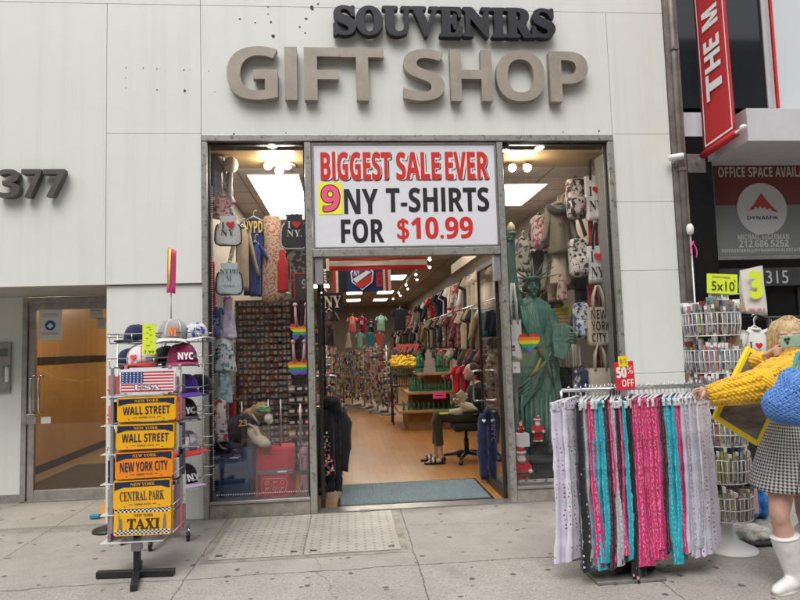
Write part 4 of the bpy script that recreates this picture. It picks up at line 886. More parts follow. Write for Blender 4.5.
# ---- rainbow butterfly clips
rain = [mat('rainbow_%d' % i, c, .5) for i, c in enumerate([(.75, .03, .03), (.85, .30, .02), (.85, .70, .03), (.06, .42, .10), (.04, .16, .55), (.28, .06, .42)])]
def bfly(label, px0, py0, px1, py1, Y, kind='wings'):
    x0, z0, x1, z1 = B(px0, py0, px1, py1, Y); w_ = x1-x0; h_ = z1-z0; o = V(((x0+x1)/2, Y, z0)); t = thing('butterfly_headband', label, 'headband', o); pk = mat('soft_pink', (.72, .38, .42), .6)
    b = MB(pk)
    for s_ in (-1, 1): b.tube([o+V((s_*w_*.2, 0, h_*.36)), o+V((s_*w_*.24, -.01, h_*.65)), o+V((s_*w_*.26, 0, h_*.96))], [.02, .014, .011], 8); b.ell(o+V((s_*w_*.26, 0, h_*.95)), .024, 10, 6)
    b.build('antenna', t); c = MB(); H = h_*.44; W2 = w_*.5
    if kind == 'wings': out = [(0, .78), (.15, .9), (.5, 1.0), (.9, 1.0), (1.0, .9), (.95, .66), (.7, .5), (.82, .36), (.78, .14), (.55, .0), (.28, .08), (.1, .3), (0, .3)]
    else: out = [(0, .82), (.2, .98), (.55, 1.0), (.9, .88), (1.0, .66), (.92, .44), (.72, .34), (.8, .2), (.62, .04), (.3, .0), (0, .06)]
    pts = [(x*W2, y*H) for x, y in out] + [(-x*W2, y*H) for x, y in out[-2:0:-1]]
    for i in range(6):
        p = clipz(pts, H*(1-(i+1)/6), H*(1-i/6)+(1 if i == 0 else 0)); c.use(rain[i])
        if len(p) > 2: c.poly(p[::-1], o+V((0, -.012, 0)), lift=0, depth=.02)
    c.build('wings', t)
bfly('rainbow butterfly headband hanging higher by the mullion', 290, 303, 312, 340, .2); bfly('rainbow butterfly headband hanging just below the higher one', 288, 340, 310, 375, .22, 'lobes')
# ---- suitcases
def suitcase(label, px0, py0, px1, py1, Y, dep, m, trim, hard=False, pole=None, logo=None):
    x0, z0, x1, z1 = B(px0, py0, px1, py1, Y); z0 = max(z0, .02); w_, h_ = x1-x0, z1-z0-.0; o = V(((x0+x1)/2, Y+dep/2, .0)); t = thing('suitcase', label, 'suitcase', o); cx = o.x
    MB(m).obox((cx, Y+dep/2, z0+.03+(h_-.03)/2), (w_, dep, h_-.03), bev=.045).build('shell', t)
    b = MB(m); b.obox((cx, Y-.012, z0+h_*.3), (w_*.78, .05, h_*.42), bev=.02); b.obox((cx, Y-.006, z0+h_*.72), (w_*.74, .036, h_*.30), bev=.016); pk = b.build('pocket', t)
    b = MB(trim); b.tube([(cx-w_*.36, Y-.026, z0+h_*.585), (cx-w_*.1, Y-.03, z0+h_*.585), (cx+w_*.36, Y-.026, z0+h_*.6)], .005, 6); b.tube([(cx-w_*.34, Y-.026, z0+h_*.88), (cx+w_*.34, Y-.026, z0+h_*.88)], .004, 6); b.build('zipper', t)
    b = MB(trim); b.obox((cx, Y-.03, z0+h_*.545), (w_*.96, .02, .045), bev=.006); b.build('strap', t)
    b = MB(black_pl); b.tube([(cx-.06, Y+.02, z1-.005), (cx-.05, Y+.01, z1+.02), (cx+.05, Y+.01, z1+.02), (cx+.06, Y+.02, z1-.005)], .009, 8); b.build('carry_handle', t)
    for s_ in (-1, 1):
        wh = MB(black_pl).lathe([(.02, -.012), (.024, -.01), (.024, .01), (.02, .012)], (cx+s_*w_*.36, Y+dep*.5, .024), 12, V((1, 0, 0))).build('wheel', t)
    if pole:
        zt = W(pole[0], pole[2], Y+dep*.7).z; b = MB(alu)
        xs = [W(p, 430, Y+dep*.7).x for p in pole[:2]]
        for xx in xs: b.rod((xx, Y+dep*.7, z1-.05), (xx, Y+dep*.7, zt), .008, 8)
        b.use(black_pl); b.tube([(xs[0]-.05 if len(xs) > 1 else xs[0]-.03, Y+dep*.7, zt), (xs[-1]+.05, Y+dep*.7, zt)], .014, 8); b.build('pull_handle', t)
    if logo: logo(t, cx, Y-.038, z0, w_, h_)
    return t
def redlogo(t, cx, y, z0, w_, h_):
    b = MB(mat('faded_print', (.62, .40, .40), .6)); o = V((cx, y, z0)); r_ = [(-.30, .2), (.26, .2), (.32, .3), (.32, .38), (.26, .44), (-.30, .44), (-.34, .4), (-.34, .24)]
    b.tube([o+V((a*w_, 0, c*h_)) for a, c in r_], .003, 5, closed=True)
    for i in range(3):
        for j in range(2):
            c = o+V(((-.2+i*.2)*w_, 0, (.265+j*.105)*h_))
            if (i+j) % 2: b.tube([c+V((.018*math.cos(k*PI/4), 0, .018*math.sin(k*PI/4))) for k in range(8)], .0035, 5, closed=True)
            else: b.tube([c+V((-.02, 0, -.012)), c+V((.02, 0, .014))], .005, 5); b.tube([c+V((-.015, 0, .014)), c+V((.006, 0, -.004))], .004, 5)
    b.build('print', t); MB(white_ink).rect(.08*w_, .548*h_, .32*w_, .572*h_, V((cx, y-.003, z0)), lift=0).build('badge', t)
def bluelogo(t, cx, y, z0, w_, h_): MB(white_ink).rect(-.08*w_, .86*h_, .16*w_, .875*h_, V((cx, y+.008, z0)), lift=0).build('badge', t)
suitcase('navy fabric suitcase standing under the plush dog', 213.5, 450, 253, 506, .26, .22, cloth('suit_navy', (.022, .06, .165)), cloth('suit_navy_trim', (.04, .06, .12)), pole=(228, 242, 400), logo=bluelogo)
suitcase('red fabric suitcase with faded icon print beside the navy one', 256, 446, 294, 503, .28, .22, cloth('suit_red', (.55, .035, .055)), cloth('suit_grey', (.19, .15, .16)), pole=(268.5, 281, 398), logo=redlogo)
t = suitcase('dusty pink hard suitcase standing sideways next to the mullion', 299, 448, 309, 500, .34, .42, mat('shell_pink', (.36, .17, .24), .35, noise=(6, .15)), mat('shell_grey', (.06, .06, .065), .4), pole=(300, 301, 402))
x0, z0, x1, z1 = B(309.5, 449, 314.5, 499, .34); MB(mat('shell_grey', (.06, .06, .065), .4)).obox(((x0+x1)/2, .55, (z0+z1)/2+.01), (x1-x0, .40, z1-z0-.03), bev=.02).build('shell_half', t)
for zf in (.25, .78): MB(black_pl).tube([(V((W(302, 470, .3).x, .315, lerp(z0, z1, zf)+d)) + V((0, (-.02 if abs(d) < .03 else .01), 0))) for d in (-.04, -.02, .02, .04)], .006, 6).build('side_handle', t)
# ---- plush dog lying over the suitcases
Yd = .36
def pw(px, py, y=Yd): return W(px, py, y)
t = thing('plush_dog', 'tan plush dog in a navy jersey and green glasses lying on two suitcases', 'plush toy', pw(240, 448))
fur = cloth('fur_tan', (.36, .22, .11)); jer = cloth('jersey_navy', (.016, .017, .035)); fcream = cloth('fur_cream', (.58, .50, .38))
b = MB(fur); s_ = .0103
b.tube([pw(222, 440), pw(232, 432), pw(243, 424), pw(252, 416), pw(258, 411)], [.09, .105, .10, .09, .065], 14); b.ell(pw(222, 440), (.10, .12, .075)); b.ell(pw(261, 411, Yd-.03), (.085, .09, .075)); b.ell(pw(268, 414, Yd-.07), (.05, .055, .04))
b.tube([pw(252, 427, Yd-.08), pw(257, 438, Yd-.1), pw(263, 443, Yd-.11)], [.055, .05, .055], 12); b.tube([pw(252, 427, Yd+.09), pw(260, 437, Yd+.1), pw(268, 442, Yd+.09)], [.055, .05, .055], 12)
rumple(b.blob('body', t, .012, 5), .012, .03, 1)
b = MB(jer); b.tube([pw(219, 441), pw(230, 433), pw(241, 426), pw(250, 419), pw(254, 415)], [.105, .12, .118, .102, .08], 18); b.ell(pw(219, 441), (.12, .14, .085)); b.tube([pw(222, 445, Yd-.1), pw(232, 446.5, Yd-.13), pw(242, 447, Yd-.13)], [.05, .042, .034], 10); rumple(b.blob('jersey', t, .012, 6), .016, .07, 0)
b = MB(fcream); b.tube([pw(252, 429, Yd-.09), pw(257, 438.5, Yd-.105), pw(264, 443, Yd-.115)], [.062, .056, .06], 12); b.ell(pw(265, 443.5, Yd-.12), (.06, .06, .045)); b.blob('paw', t, .01, 3)
b = MB(fcream); b.tube([pw(216, 440, Yd-.15), pw(222, 448, Yd-.15), pw(236, 449.5, Yd-.15)], .009, 6); b.tube([pw(248, 424, Yd-.13), pw(254, 427, Yd-.15), pw(256, 433, Yd-.16)], .011, 6); b.tube([pw(252, 414, Yd-.1), pw(257, 421, Yd-.12), pw(259, 424, Yd-.08)], .009, 6); b.build('trim', t)
b = MB(mat('glasses_green', (.10, .45, .22), .3))
b.tube([pw(256, 409, Yd-.13), pw(263, 408.5, Yd-.14), pw(269, 406.5, Yd-.13)], .012, 8)
for px in (262, 267.5): 
    c = pw(px, 409, Yd-.145); b.tube([c+V((.026*math.cos(k*PI/5), 0, .022*math.sin(k*PI/5))) for k in range(10)], .007, 6, closed=True)
b.build('glasses', t); MB(cloth('fur_white', (.7, .68, .62))).ell(pw(268.5, 418, Yd-.1), (.045, .04, .05)).ell(pw(270, 421, Yd-.1), (.035, .03, .03)).build('beard', t)
MB(black_pl).ell(pw(271.5, 412, Yd-.1), (.016, .014, .012)).build('nose', t); b = MB(fur); b.ell(pw(254.5, 410, Yd-.09), (.035, .025, .055)); b.ell(pw(262, 404.5, Yd+.0), (.06, .05, .025)); b.build('ear', t)
b = MB(mat('gold_ink', (.70, .52, .12), .5)); o = pw(243, 423, Yd-.145); b.text('23', -.04, -.03, .04, .03, o, RX, UZ, lift=.0); b.build('number', t)
# ------------------------------------------------------------------ statue window
Ys = .62
def sp(px, py, y=Ys): return W(px, py, y)
t = thing('liberty_statue', 'green plaster Statue of Liberty holding a tablet inside the window', 'statue', sp(534, 447))
MB(verd).bx(sp(512, 440).x, sp(553, 440).x, Ys-.22, Ys+.24, .0, sp(530, 440).z).build('pedestal', t)
K = .0109                                   # metres per photo pixel at the statue
rows = [(303, 533, 14.5, .085), (310, 533, 19.5, .115), (322, 533, 20.5, .13), (338, 534.5, 19.5, .135), (352, 535, 20.5, .14), (370, 536, 23.5, .16), (390, 536, 24.5, .17), (415, 535, 23.5, .18), (446, 534, 23, .19)]
def robe(i, j):
    py = 303+j*(446-303)
    for a, b in zip(rows, rows[1:]):
        if py <= b[0]: f = (py-a[0])/(b[0]-a[0]); f = f*f*(3-2*f); cx, hw, dp = [lerp(a[k], b[k], f) for k in (1, 2, 3)]; break
    a = 2*PI*i; c = sp(cx, py)
    q1 = math.sin(13*a+4.5*j*math.sin(a+1)); q2 = math.sin(7*a-7*j+1.2)
    amp = .012+.028*min(1, max(0, j-.15)*2.5)
    diag = math.sin(9*(math.cos(a)*1.2+j*3.0)) * (1 if .12 < j < .62 else .15)
    k = 1+amp*1.7*q1*(.4+.6*j)/1+amp*.9*q2+.05*diag*(1-j*.8)
    return V((c.x+hw*K*math.cos(a)*k, Ys+dp*math.sin(a)*k*1.0, c.z))
b = MB(verd); b.grid(120, 70, robe, cu=True)
b.f.append(tuple(range(120))[::-1]); b.mi.append(0); b.sm.append(False); b.build('robe', t)
# mantle falling diagonally from the left shoulder to the right hip
b = MB(verd)
for k in range(7):
    o_ = k*3.4
    b.tube([sp(521+o_*.7, 306+o_*.2, Ys-.13), sp(524+o_*.8, 322+o_*.5, Ys-.16), sp(531+o_*.75, 338+o_*.8, Ys-.17), sp(541+o_*.4, 350+o_*1.0, Ys-.17), sp(551+o_*.15, 358+o_*1.5, Ys-.13)], [.012, .018, .022, .02, .012], 8)
for k in range(6):
    o_ = k*5.2
    b.tube([sp(552-k*1.2, 352+o_, Ys-.13), sp(543-k*2, 366+o_, Ys-.2), sp(531-k*1.5, 379+o_, Ys-.2), sp(519-k*.4, 388+o_, Ys-.15)], [.014, .022, .024, .014], 8)
for k, xx in enumerate((517, 522, 526, 531, 536, 541, 546, 550)):
    b.tube([sp(xx, 392+3*(k % 3), Ys-.17-.02*math.sin(k)), sp(xx+.8, 420, Ys-.2), sp(xx+.4, 445, Ys-.2)], [.012, .018, .02], 8)
b.build('mantle', t)
b = MB(verd)                                # neck, shoulders, arms in one skin
b.tube([sp(531, 307), sp(531.2, 298), sp(531.5, 290)], [.075, .058, .06], 14)
b.tube([sp(519, 308), sp(527, 305), sp(538, 305), sp(547, 311)], [.085, .085, .085, .08], 14)
b.tube([sp(519, 309), sp(514, 302, Ys-.02), sp(511.5, 288, Ys-.03), sp(511, 268, Ys-.03), sp(511, 250, Ys-.04), sp(511, 236, Ys-.04)], [.09, .095, .08, .058, .05, .04], 14)
b.tube([sp(547, 311), sp(553, 326, Ys-.02), sp(556, 342, Ys-.06), sp(563, 343, Ys-.16), sp(572, 338, Ys-.2)], [.085, .075, .062, .05, .04], 12)
b.blob('arms', t, .01, 3)
b = MB(verd)
for k in range(6): b.tube([sp(511+2.6*math.cos(a_/9*2*PI+.3*k)*1.8*(1.5-k*.04), 311-k*4.4-3*math.sin(a_/9*PI), Ys-.03+.11*math.sin(a_/9*2*PI)) for a_ in range(10)], .014, 6, closed=True)
for k in range(5): b.tube([sp(517-k*2.4, 300+k*1.5, Ys-.11), sp(512+k*.6, 313, Ys-.13), sp(516+k*2, 320+k*2, Ys-.12)], [.008, .018, .01], 6)
b.build('sleeve', t)
b = MB(verd)                                # hand on the torch
for k in range(4): c = sp(511.3, 232+k*2.6, Ys-.09); b.tube([c+V((-.035, .03, 0)), c+V((-.03, -.005, 0)), c+V((.0, -.018, 0)), c+V((.032, -.002, .003))], [.012, .0125, .012, .010], 8)
b.tube([sp(507, 242, Ys-.06), sp(508, 237, Ys-.1), sp(511, 233, Ys-.105)], [.015, .013, .011], 8); b.ell(sp(511, 237, Ys-.04), (.042, .03, .045)); b.blob('torch_hand', t, .006, 2)
b = MB(verd); c = sp(511.5, 240, Ys-.075); b.lathe([(.012, -.06), (.018, 0), (.028, .03), (.05, .06), (.056, .075), (.048, .09)], c, 18); b.build('torch', t)
b = MB(mat('torch_gold', (.55, .44, .26), .4)); b.lathe([(.035, .09), (.048, .12), (.04, .16), (.016, .195), (.0, .205)], c, 14); b.build('flame', t)
# head with face
hc = sp(531.5, 286.5); b = MB(verd)
b.ell(hc, (.078, .095, .108), 20, 14); b.ell(hc+V((0, -.03, -.055)), (.055, .062, .058), 16, 10); b.ell(hc+V((0, -.085, -.098)), (.022, .02, .018))
b.tube([hc+V((0, -.092, .03)), hc+V((0, -.108, .0)), hc+V((0, -.116, -.022))], [.010, .012, .016], 8); b.ell(hc+V((0, -.1, -.03)), (.020, .012, .009))
for s_ in (-1, 1):
    b.tube([hc+V((s_*.052, -.078, .026)), hc+V((s_*.03, -.092, .034)), hc+V((s_*.01, -.094, .026))], .0085, 6); b.ell(hc+V((s_*.03, -.083, .006)), (.0145, .011, .008)); b.ell(hc+V((s_*.046, -.062, -.03)), (.022, .02, .022)); b.ell(hc+V((s_*.078, .0, -.0)), (.012, .02, .03))
b.tube([hc+V((-.022, -.088, -.06)), hc+V((0, -.096, -.057)), hc+V((.022, -.088, -.06))], [.004, .0075, .004], 6); b.tube([hc+V((-.018, -.087, -.069)), hc+V((0, -.095, -.071)), hc+V((.018, -.087, -.069))], [.004, .0085, .004], 6)
b.blob('head', t, .0042, 2)
b = MB(verd)
for s_ in (-1, 1):
    for k in range(5): b.tube([hc+V((s_*.006, -.088+.02*k, .075+.012*k)), hc+V((s_*.055, -.07+.02*k, .062)), hc+V((s_*.086, -.03+.02*k, .01)), hc+V((s_*.076, .02+.01*k, -.06))], [.012, .019, .019, .012], 8)
b.ell(hc+V((0, .05, .02)), (.09, .08, .095)); b.blob('hair', t, .006, 2)
b = MB(verd); b.tube([hc+V((.088*math.cos(a_), -.01+.1*math.sin(a_), .07+.02*-math.sin(a_))) for a_ in [k/24*2*PI for k in range(24)]], .017, 8, closed=True)
for k in range(7):
    a_ = PI*(k+.5)/7; d = V((math.cos(a_), -.12, math.sin(a_)*.8)).normalized(); o_ = hc+V((.08*math.cos(a_), -.03, .08+.02*math.sin(a_))); b.lathe([(.011, 0), (.009, .1), (.0015, .24)], o_, 8, d)
b.build('crown', t)
b = MB(verd); tl = sp(563, 340, Ys-.2); ang = -.18
R_ = V((math.cos(ang), -.25, math.sin(ang)*.3)).normalized(); U_ = V((.12, .12, 1)).normalized()
pts = [(-.085, -.185), (.02, -.22), (.115, .02), (.10, .15), (.0, .19), (-.09, .17), (-.11, .02)]
b.poly(pts, tl, R_, U_, 0, .045)
tbl = b.build('tablet', t, bevel=.008); lb = MB(mat('verd_dark', (.03, .10, .07), .5)); lb.text('JULY IV', -.07, .03, .07, .07, tl, R_, U_, lift=.002, st='serif'); lb.text('MDCCLXXVI', -.075, -.03, .075, .0, tl, R_, U_, lift=.002, st='serif'); lb.build('inscription', tbl)
b = MB(verd)
for k in range(4): c = sp(572.5, 333+k*3, Ys-.235); b.tube([sp(576, 336+k*2.4, Ys-.19), c+V((.0, -.02, 0)), c+V((-.035, -.022, .004)), c+V((-.06+.006*k, -.012, .006))], [.013, .0125, .011, .009], 8)
b.tube([sp(573, 333, Ys-.2), sp(571, 329, Ys-.25), sp(569, 327, Ys-.255)], [.014, .012, .01], 8); b.blob('tablet_hand', t, .006, 2)
MB(mat('olive_gold', (.20, .19, .05), .45)).tube([sp(541, 358, Ys-.19), sp(537, 370, Ys-.215), sp(530, 377, Ys-.215)], [.012, .03, .012], 8).build('olive_fold', t)  # one olive gold fold across the robe front
# rainbow heart, tags and bag in front of the statue
x0, z0, x1, z1 = B(518.5, 333, 540, 353.5, .16); hw = (x1-x0)/2; t = thing('rainbow_heart', 'rainbow striped heart hanging before the green statue', 'ornament', V(((x0+x1)/2, .16, z0)))
hp = []
for i in range(48): a_ = 2*PI*i/48; hp.append((16*math.sin(a_)**3/16*hw, (13*math.cos(a_)-5*math.cos(2*a_)-2*math.cos(3*a_)-math.cos(4*a_))/29*(z1-z0)+(z1-z0)*.56))
b = MB(); zlo, zhi = min(p[1] for p in hp), max(p[1] for p in hp)
for i in range(6):
    p = clipz(hp, lerp(zhi, zlo, (i+1)/6), lerp(zhi, zlo, i/6)+ (1 if i == 0 else 0)); b.use(rain[i])
    if len(p) > 2: b.poly(p[::-1], V(((x0+x1)/2, .16, z0)), lift=0, depth=.02)
b.build('heart', t); MB(blackwire).rod(((x0+x1)/2, .165, z1-.03), ((x0+x1)/2, .165, z1+.4), .002, 5).build('cord', t)

def tote(label, px0, py0, px1, py1, Y, m, handle_py, hm, art=None, rot=0, dep=.1, name='tote_bag', group=None):
    x0, z0, x1, z1 = B(px0, py0, px1, py1, Y); o = V(((x0+x1)/2, Y, z0)); r = ROT(rot); w_ = (x1-x0)/max(.35, math.cos(rot)); h_ = z1-z0; t = thing(name, label, 'bag', o, group); n = r.cross(UZ)
    ph = (px0*7+py0) % 6
    def fn(i, j):
        a_ = 2*PI*i; s_ = max(-1, min(1, 1.35*math.cos(a_))); d = dep/2*math.sin(a_)*(1-.55*j)
        return o+r*(w_/2*s_*(1+.03*math.sin(j*5+ph)))+UZ*(h_*j+.012*math.sin(a_*2+ph)*(1-j))+n*(d+.012*math.sin(7*s_+ph+j*3)*(.3+.7*(1-j)))
    b = MB(m); b.grid(28, 10, fn, cu=True); b.f.append(tuple(range(28))[::-1]); b.mi.append(0); b.sm.append(False); b.build('body', t)
    zt = W((px0+px1)/2, handle_py, Y).z
    for s_ in (-1, 1):
        off = n*(dep*.2*s_); c = MB(hm)
        c.tube([o+r*(-w_*.24)+UZ*(h_*.9)+off, o+r*(-w_*.2)+UZ*(h_+(zt-z1)*.5)+off, o+r*(-w_*.06)+UZ*(zt-z0)+off*.3, o+r*(w_*.06)+UZ*(zt-z0)+off*.3, o+r*(w_*.2)+UZ*(h_+(zt-z1)*.5)+off, o+r*(w_*.24)+UZ*(h_*.9)+off], .013, 6); c.build('handle', t)
    if art: art(t, o+n*(dep*.5+.005), r, w_, h_)
    return t
def bagwords(lines, ink, st='sans', heart=None):
    def f(t, p, r, w_, h_):
        b = MB(ink)
        for body, a, b0, c, d in lines: b.text(body, w_*a, h_*b0, w_*c, h_*d, p, r, lift=.006, st=st)
        if heart: b.use(heart_red); b.heart(w_*heart[0], h_*heart[1], w_*heart[2], p, r, lift=.006)
        b.build('print', t)
    return f
canvas = cl('cream'); wcan = cl('white')
Yr = .5
tote('white I heart NY tote highest on the side wall with black handles', 586, 176, 606.5, 220, Yr, wcan, 148, cl('black'), bagwords([('I', -.35, .52, -.2, .74), ('NY', -.35, .18, .25, .42)], black_ink, 'serif', (.0, .66, .4)), -.25)
tote('white I heart NY tote below the highest one', 588.5, 246, 608.5, 283, Yr, wcan, 224, cl('black'), bagwords([('I', -.4, .55, -.25, .85), ('NY', -.4, .12, .2, .42)], black_ink, 'serif', (-.02, .7, .45)), -.2)
tote('cream canvas tote printed NEW YORK CITY in black', 588, 307, 611, 345, .42, canvas, 286, canvas, bagwords([('NEW', -.4, .68, .25, .92), ('YORK', -.4, .38, .35, .62), ('CITY', -.4, .08, .2, .32)], black_ink), -.1)
tote('cream canvas tote low beside the navy backpack', 590, 368, 612, 398, .4, canvas, 343, canvas, None, -.1)
tote('plain white cloth bag hanging at the mullion before the statue', 508.5, 320, 521.5, 360, .2, wcan, 283, wcan, None, 0, .05)
tote('white shoulder bag with strap behind the statue tablet', 556, 245, 566, 272, .9, wcan, 225, wcan, None, .2)
def backpack(label, px0, py0, px1, py1, Y, m, rot=0, strap=None):
    x0, z0, x1, z1 = B(px0, py0, px1, py1, Y); o = V(((x0+x1)/2, Y, z0)); r = ROT(rot); n = r.cross(UZ); w_, h_ = x1-x0, z1-z0; t = thing('backpack', label, 'backpack', o)
    b = MB(m); c = o+UZ*h_/2; b.obox(c, (w_, .17, h_*.98), r, -n, UZ, .07); b.build('body', t, sub=1)
    b = MB(m); b.obox(c+n*.09-UZ*h_*.2, (w_*.74, .08, h_*.42), r, -n, UZ, .035); b.build('front_pocket', t, sub=1)
    k = strap or black_pl; b = MB(k)
    for s_ in (-1, 1): b.tube([c+r*s_*w_*.3-n*.09+UZ*h_*.42, c+r*s_*w_*.42-n*.14, c+r*s_*w_*.36-n*.09-UZ*h_*.4], .014, 6)
    b.tube([c+r*-.03+UZ*h_*.47, c+UZ*(h_*.47+.04), c+r*.03+UZ*h_*.47], .009, 6); b.build('strap', t)
    b = MB(black_pl); b.tube([c+r*(w_*.36*math.cos(q_))+n*.088+UZ*(h_*.16+h_*.26*math.sin(q_)) for q_ in [i/10*PI for i in range(11)]], .004, 5); b.build('zipper', t); return t
bwp = pat('bw_print', (.55, .50, .46), (.03, .03, .03), 17, (.4, .08, .08))
backpack('black and white printed backpack hanging near the top tote', 566.5, 178, 586, 220, .62, bwp, -.2)
backpack('pink and white printed backpack behind the grey hooded jacket', 532, 215, 548, 250, .95, pat('pink_print', (.60, .52, .50), (.38, .07, .1), 22), .1)
backpack('white backpack with handwritten black lettering under the jacket', 569, 238, 589, 278, .62, pat('script_print', (.66, .62, .56), (.04, .04, .04), 24), -.15)
backpack('white backpack with blue print beside the canvas tote', 573.5, 302, 589, 340, .62, pat('blue_print', (.62, .63, .64), (.06, .12, .35), 16, (.03, .03, .05)), -.1)
backpack('navy and white backpack on the floor shelf of the statue window', 573, 368, 592, 398, .6, pat('navy_print', (.03, .045, .11), (.5, .5, .5), 9), -.1)
hang('hooded_jacket', 'khaki grey hooded jacket with small red heart print', 'jacket', 544, 203, 574, 254, .8, cloth('khaki_grey', (.21, .18, .13)), 'long', .16, -.1, 51, None, .02, lambda t, o, r, w, h, th: MB(mat('ink_red_dull', (.42, .05, .05), .6)).heart(0, -h*.32, w*.13, o+V((0, -th/2-.02, 0)), r).use(black_ink).text('NY', -w*.1, -h*.52, w*.1, -h*.42, o+V((0, -th/2-.02, 0)), r, lift=0, st='serif').build('print', t))
p = W(557, 209, .76); tag(base(MB(cl('charcoal')).tube([p+V((.11*math.cos(a_), .05*math.sin(a_)-.03, .03*math.cos(2*a_)+.07*math.sin(a_)*.3)) for a_ in [i/14*2*PI for i in range(14)]], .035, 8, closed=True).build('jacket_hood'), p), 'dark hood lying round the neck of the khaki jacket', 'hood')
hang('grey_hoodie', 'beige hooded sweater behind the khaki jacket', 'sweater', 561, 192, 578, 250, 1.05, cl('beige'), 'long', .14, -.2, 52)
hang('camo_top', 'black and white print top left of the pink backpack', 'top', 513, 238, 533, 272, .95, pat('camo_bw', (.45, .42, .38), (.05, .05, .05), 14), 'tee', .14, .1, 53)
hang('dark_blouse', 'dark grey top right of the statue crown', 'top', 529, 250, 550, 282, 1.1, cl('charcoal'), 'tee', .12, 0, 54)
hang('stone_dress', 'stone coloured wrap dress right of the statue crown', 'dress', 543, 252, 563, 302, 1.0, pat('stone_wrap', (.38, .33, .26), (.22, .18, .14), 8), 'long', .14, .2, 55)
hang('cream_shawl', 'cream shawl hung below the khaki jacket', 'shawl', 549, 250, 571, 285, .85, cl('cream'), 'scarf', .12, .2, 56)
hang('printed_scarf', 'cream scarf with red dots right of the statue head', 'scarf', 556, 274, 567, 300, .8, pat('dot_scarf', (.5, .42, .34), (.35, .05, .05), 20), 'scarf', .08, 0, 57)
hang('dark_bag_top', 'black jacket below the scripted backpack', 'jacket', 572, 276, 590, 306, .8, cl('black'), 'tee', .12, 0, 58)
hang('brown_tee', 'brown tee shirt behind the statue tablet', 'shirt', 540, 292, 556, 330, 1.2, cl('brown'), 'tee', .1, 0, 59)
for i, (a_, b_, c_i, d_) in enumerate([(589, 205, 594, 300), (595, 222, 600, 245), (601, 222, 606, 246), (589, 285, 594, 330), (600, 284, 606, 307), (594, 345, 599, 369), (602, 345, 608, 369), (608, 250, 613, 320)]):
    hang('red_scarf', 'red fringed scarf hung on the side wall, %s of the red ones from the top' % ORD[i], 'scarf', a_, b_, c_i+1, d_, .62+i*.01, cl('red'), 'scarf', .05, -.3, 60+i, 'red scarves behind the totes')
# shelf of folded goods, books and small figures
t = thing('book_stack', 'stack of tan boxed souvenirs behind the statue tablet', 'boxes', W(561, 322, .95))
for i in range(4):
    x0, z0, x1, z1 = B(554, 308+i*3.6, 567, 311.2+i*3.6, .95); MB(mat('box_ochre', (.46, .27, .07), .5, noise=(12, .3))).bx(x0, x1, .9, 1.08, z0, z1).build('box', t, bevel=.004)
t = thing('cloth_stack', 'pile of folded cream garments right of the tablet', 'garments', W(566, 362, .7))
for i in range(9):
    xx = W(560+i*2.3, 352, .7).x; MB(cl(['cream', 'beige', 'white'][i % 3])).obox((xx, .8, W(565, 356, .7).z), (.022, .3, .24+.02*(i % 2)), bev=.01).build('garment', t)
struct_ = thing('low_shelf', 'dark low shelf under the bags in the statue window', 'shelf', W(575, 400, .6)); MB(darkwood).bx(W(556, 400, .6).x, 2.95, .35, .95, W(575, 401, .6).z-.03, W(575, 401, .6).z).build('shelf', struct_)
hang('dark_shirt', 'black hoodie folded over the low shelf edge', 'hoodie', 553, 366, 573, 402, .75, cl('black'), 'tee', .2, 0, 71, None, .02, None, False)
# santas
def santa(label, px, py_top, py_bot, Y, box=None):
    zt, zb = W(px, py_top, Y).z, max(.0, W(px, py_bot, Y).z); h_ = zt-zb; o = V((W(px, py_bot, Y).x, Y, zb)); t = thing('santa_figure', label, 'figurine', o); rs = cloth('santa_red', (.48, .02, .03)); wf = cloth('fur_white', (.7, .68, .62))
    b = MB(rs); b.tube([o+V((0, 0, h_*.3)), o+V((0, 0, h_*.5)), o+V((0, 0, h_*.66))], [h_*.19, h_*.17, h_*.11], 16)
    for s_ in (-1, 1): b.tube([o+V((s_*h_*.08, 0, h_*.34)), o+V((s_*h_*.1, -h_*.03, h_*.06))], [h_*.1, h_*.09], 12); b.tube([o+V((s_*h_*.1, 0, h_*.63)), o+V((s_*h_*.22, -h_*.05, h_*.5)), o+V((s_*h_*.2, -h_*.13, h_*.42))], [h_*.065, h_*.06, h_*.05], 10)
    b.blob('body', t, h_*.022, 4)
    b = MB(wf)
    for s_ in (-1, 1): b.ell(o+V((s_*h_*.1, -h_*.03, h_*.05)), (h_*.1, h_*.1, h_*.045)); b.ell(o+V((s_*h_*.2, -h_*.13, h_*.41)), h_*.06)
    b.tube([o+V((h_*.115*math.cos(a_), h_*.12*math.sin(a_), h_*.87)) for a_ in [i/12*2*PI for i in range(12)]], h_*.035, 8, closed=True); b.ell(o+V((h_*.06, 0, h_*1.0)), h_*.045); b.build('fur_trim', t)
    MB(skin).ell(o+V((0, -h_*.02, h_*.79)), (h_*.11, h_*.11, h_*.12), 14, 10).ell(o+V((0, -h_*.135, h_*.8)), h_*.022, 8, 6).build('head', t)
    MB(wf).ell(o+V((0, -h_*.08, h_*.7)), (h_*.11, h_*.07, h_*.1)).ell(o+V((0, -h_*.12, h_*.77)), (h_*.07, h_*.03, h_*.025)).build('beard', t)
    MB(rs).lathe([(h_*.115, .0), (h_*.09, h_*.08), (h_*.02, h_*.13)], o+V((0, 0, h_*.87)), 14).build('hat', t)
    b = MB(black_pl); b.ell(o+V((-h_*.035, -h_*.12, h_*.82)), h_*.012, 6, 5).ell(o+V((h_*.035, -h_*.12, h_*.82)), h_*.012, 6, 5); b.tube([o+V((h_*.19*math.cos(a_), h_*.19*math.sin(a_), h_*.38)) for a_ in [i/14*2*PI for i in range(14)]], h_*.02, 6, closed=True); b.build('belt', t)
santa('large red santa figure on the window floor by the mullion', 522, 447, 487, .3)
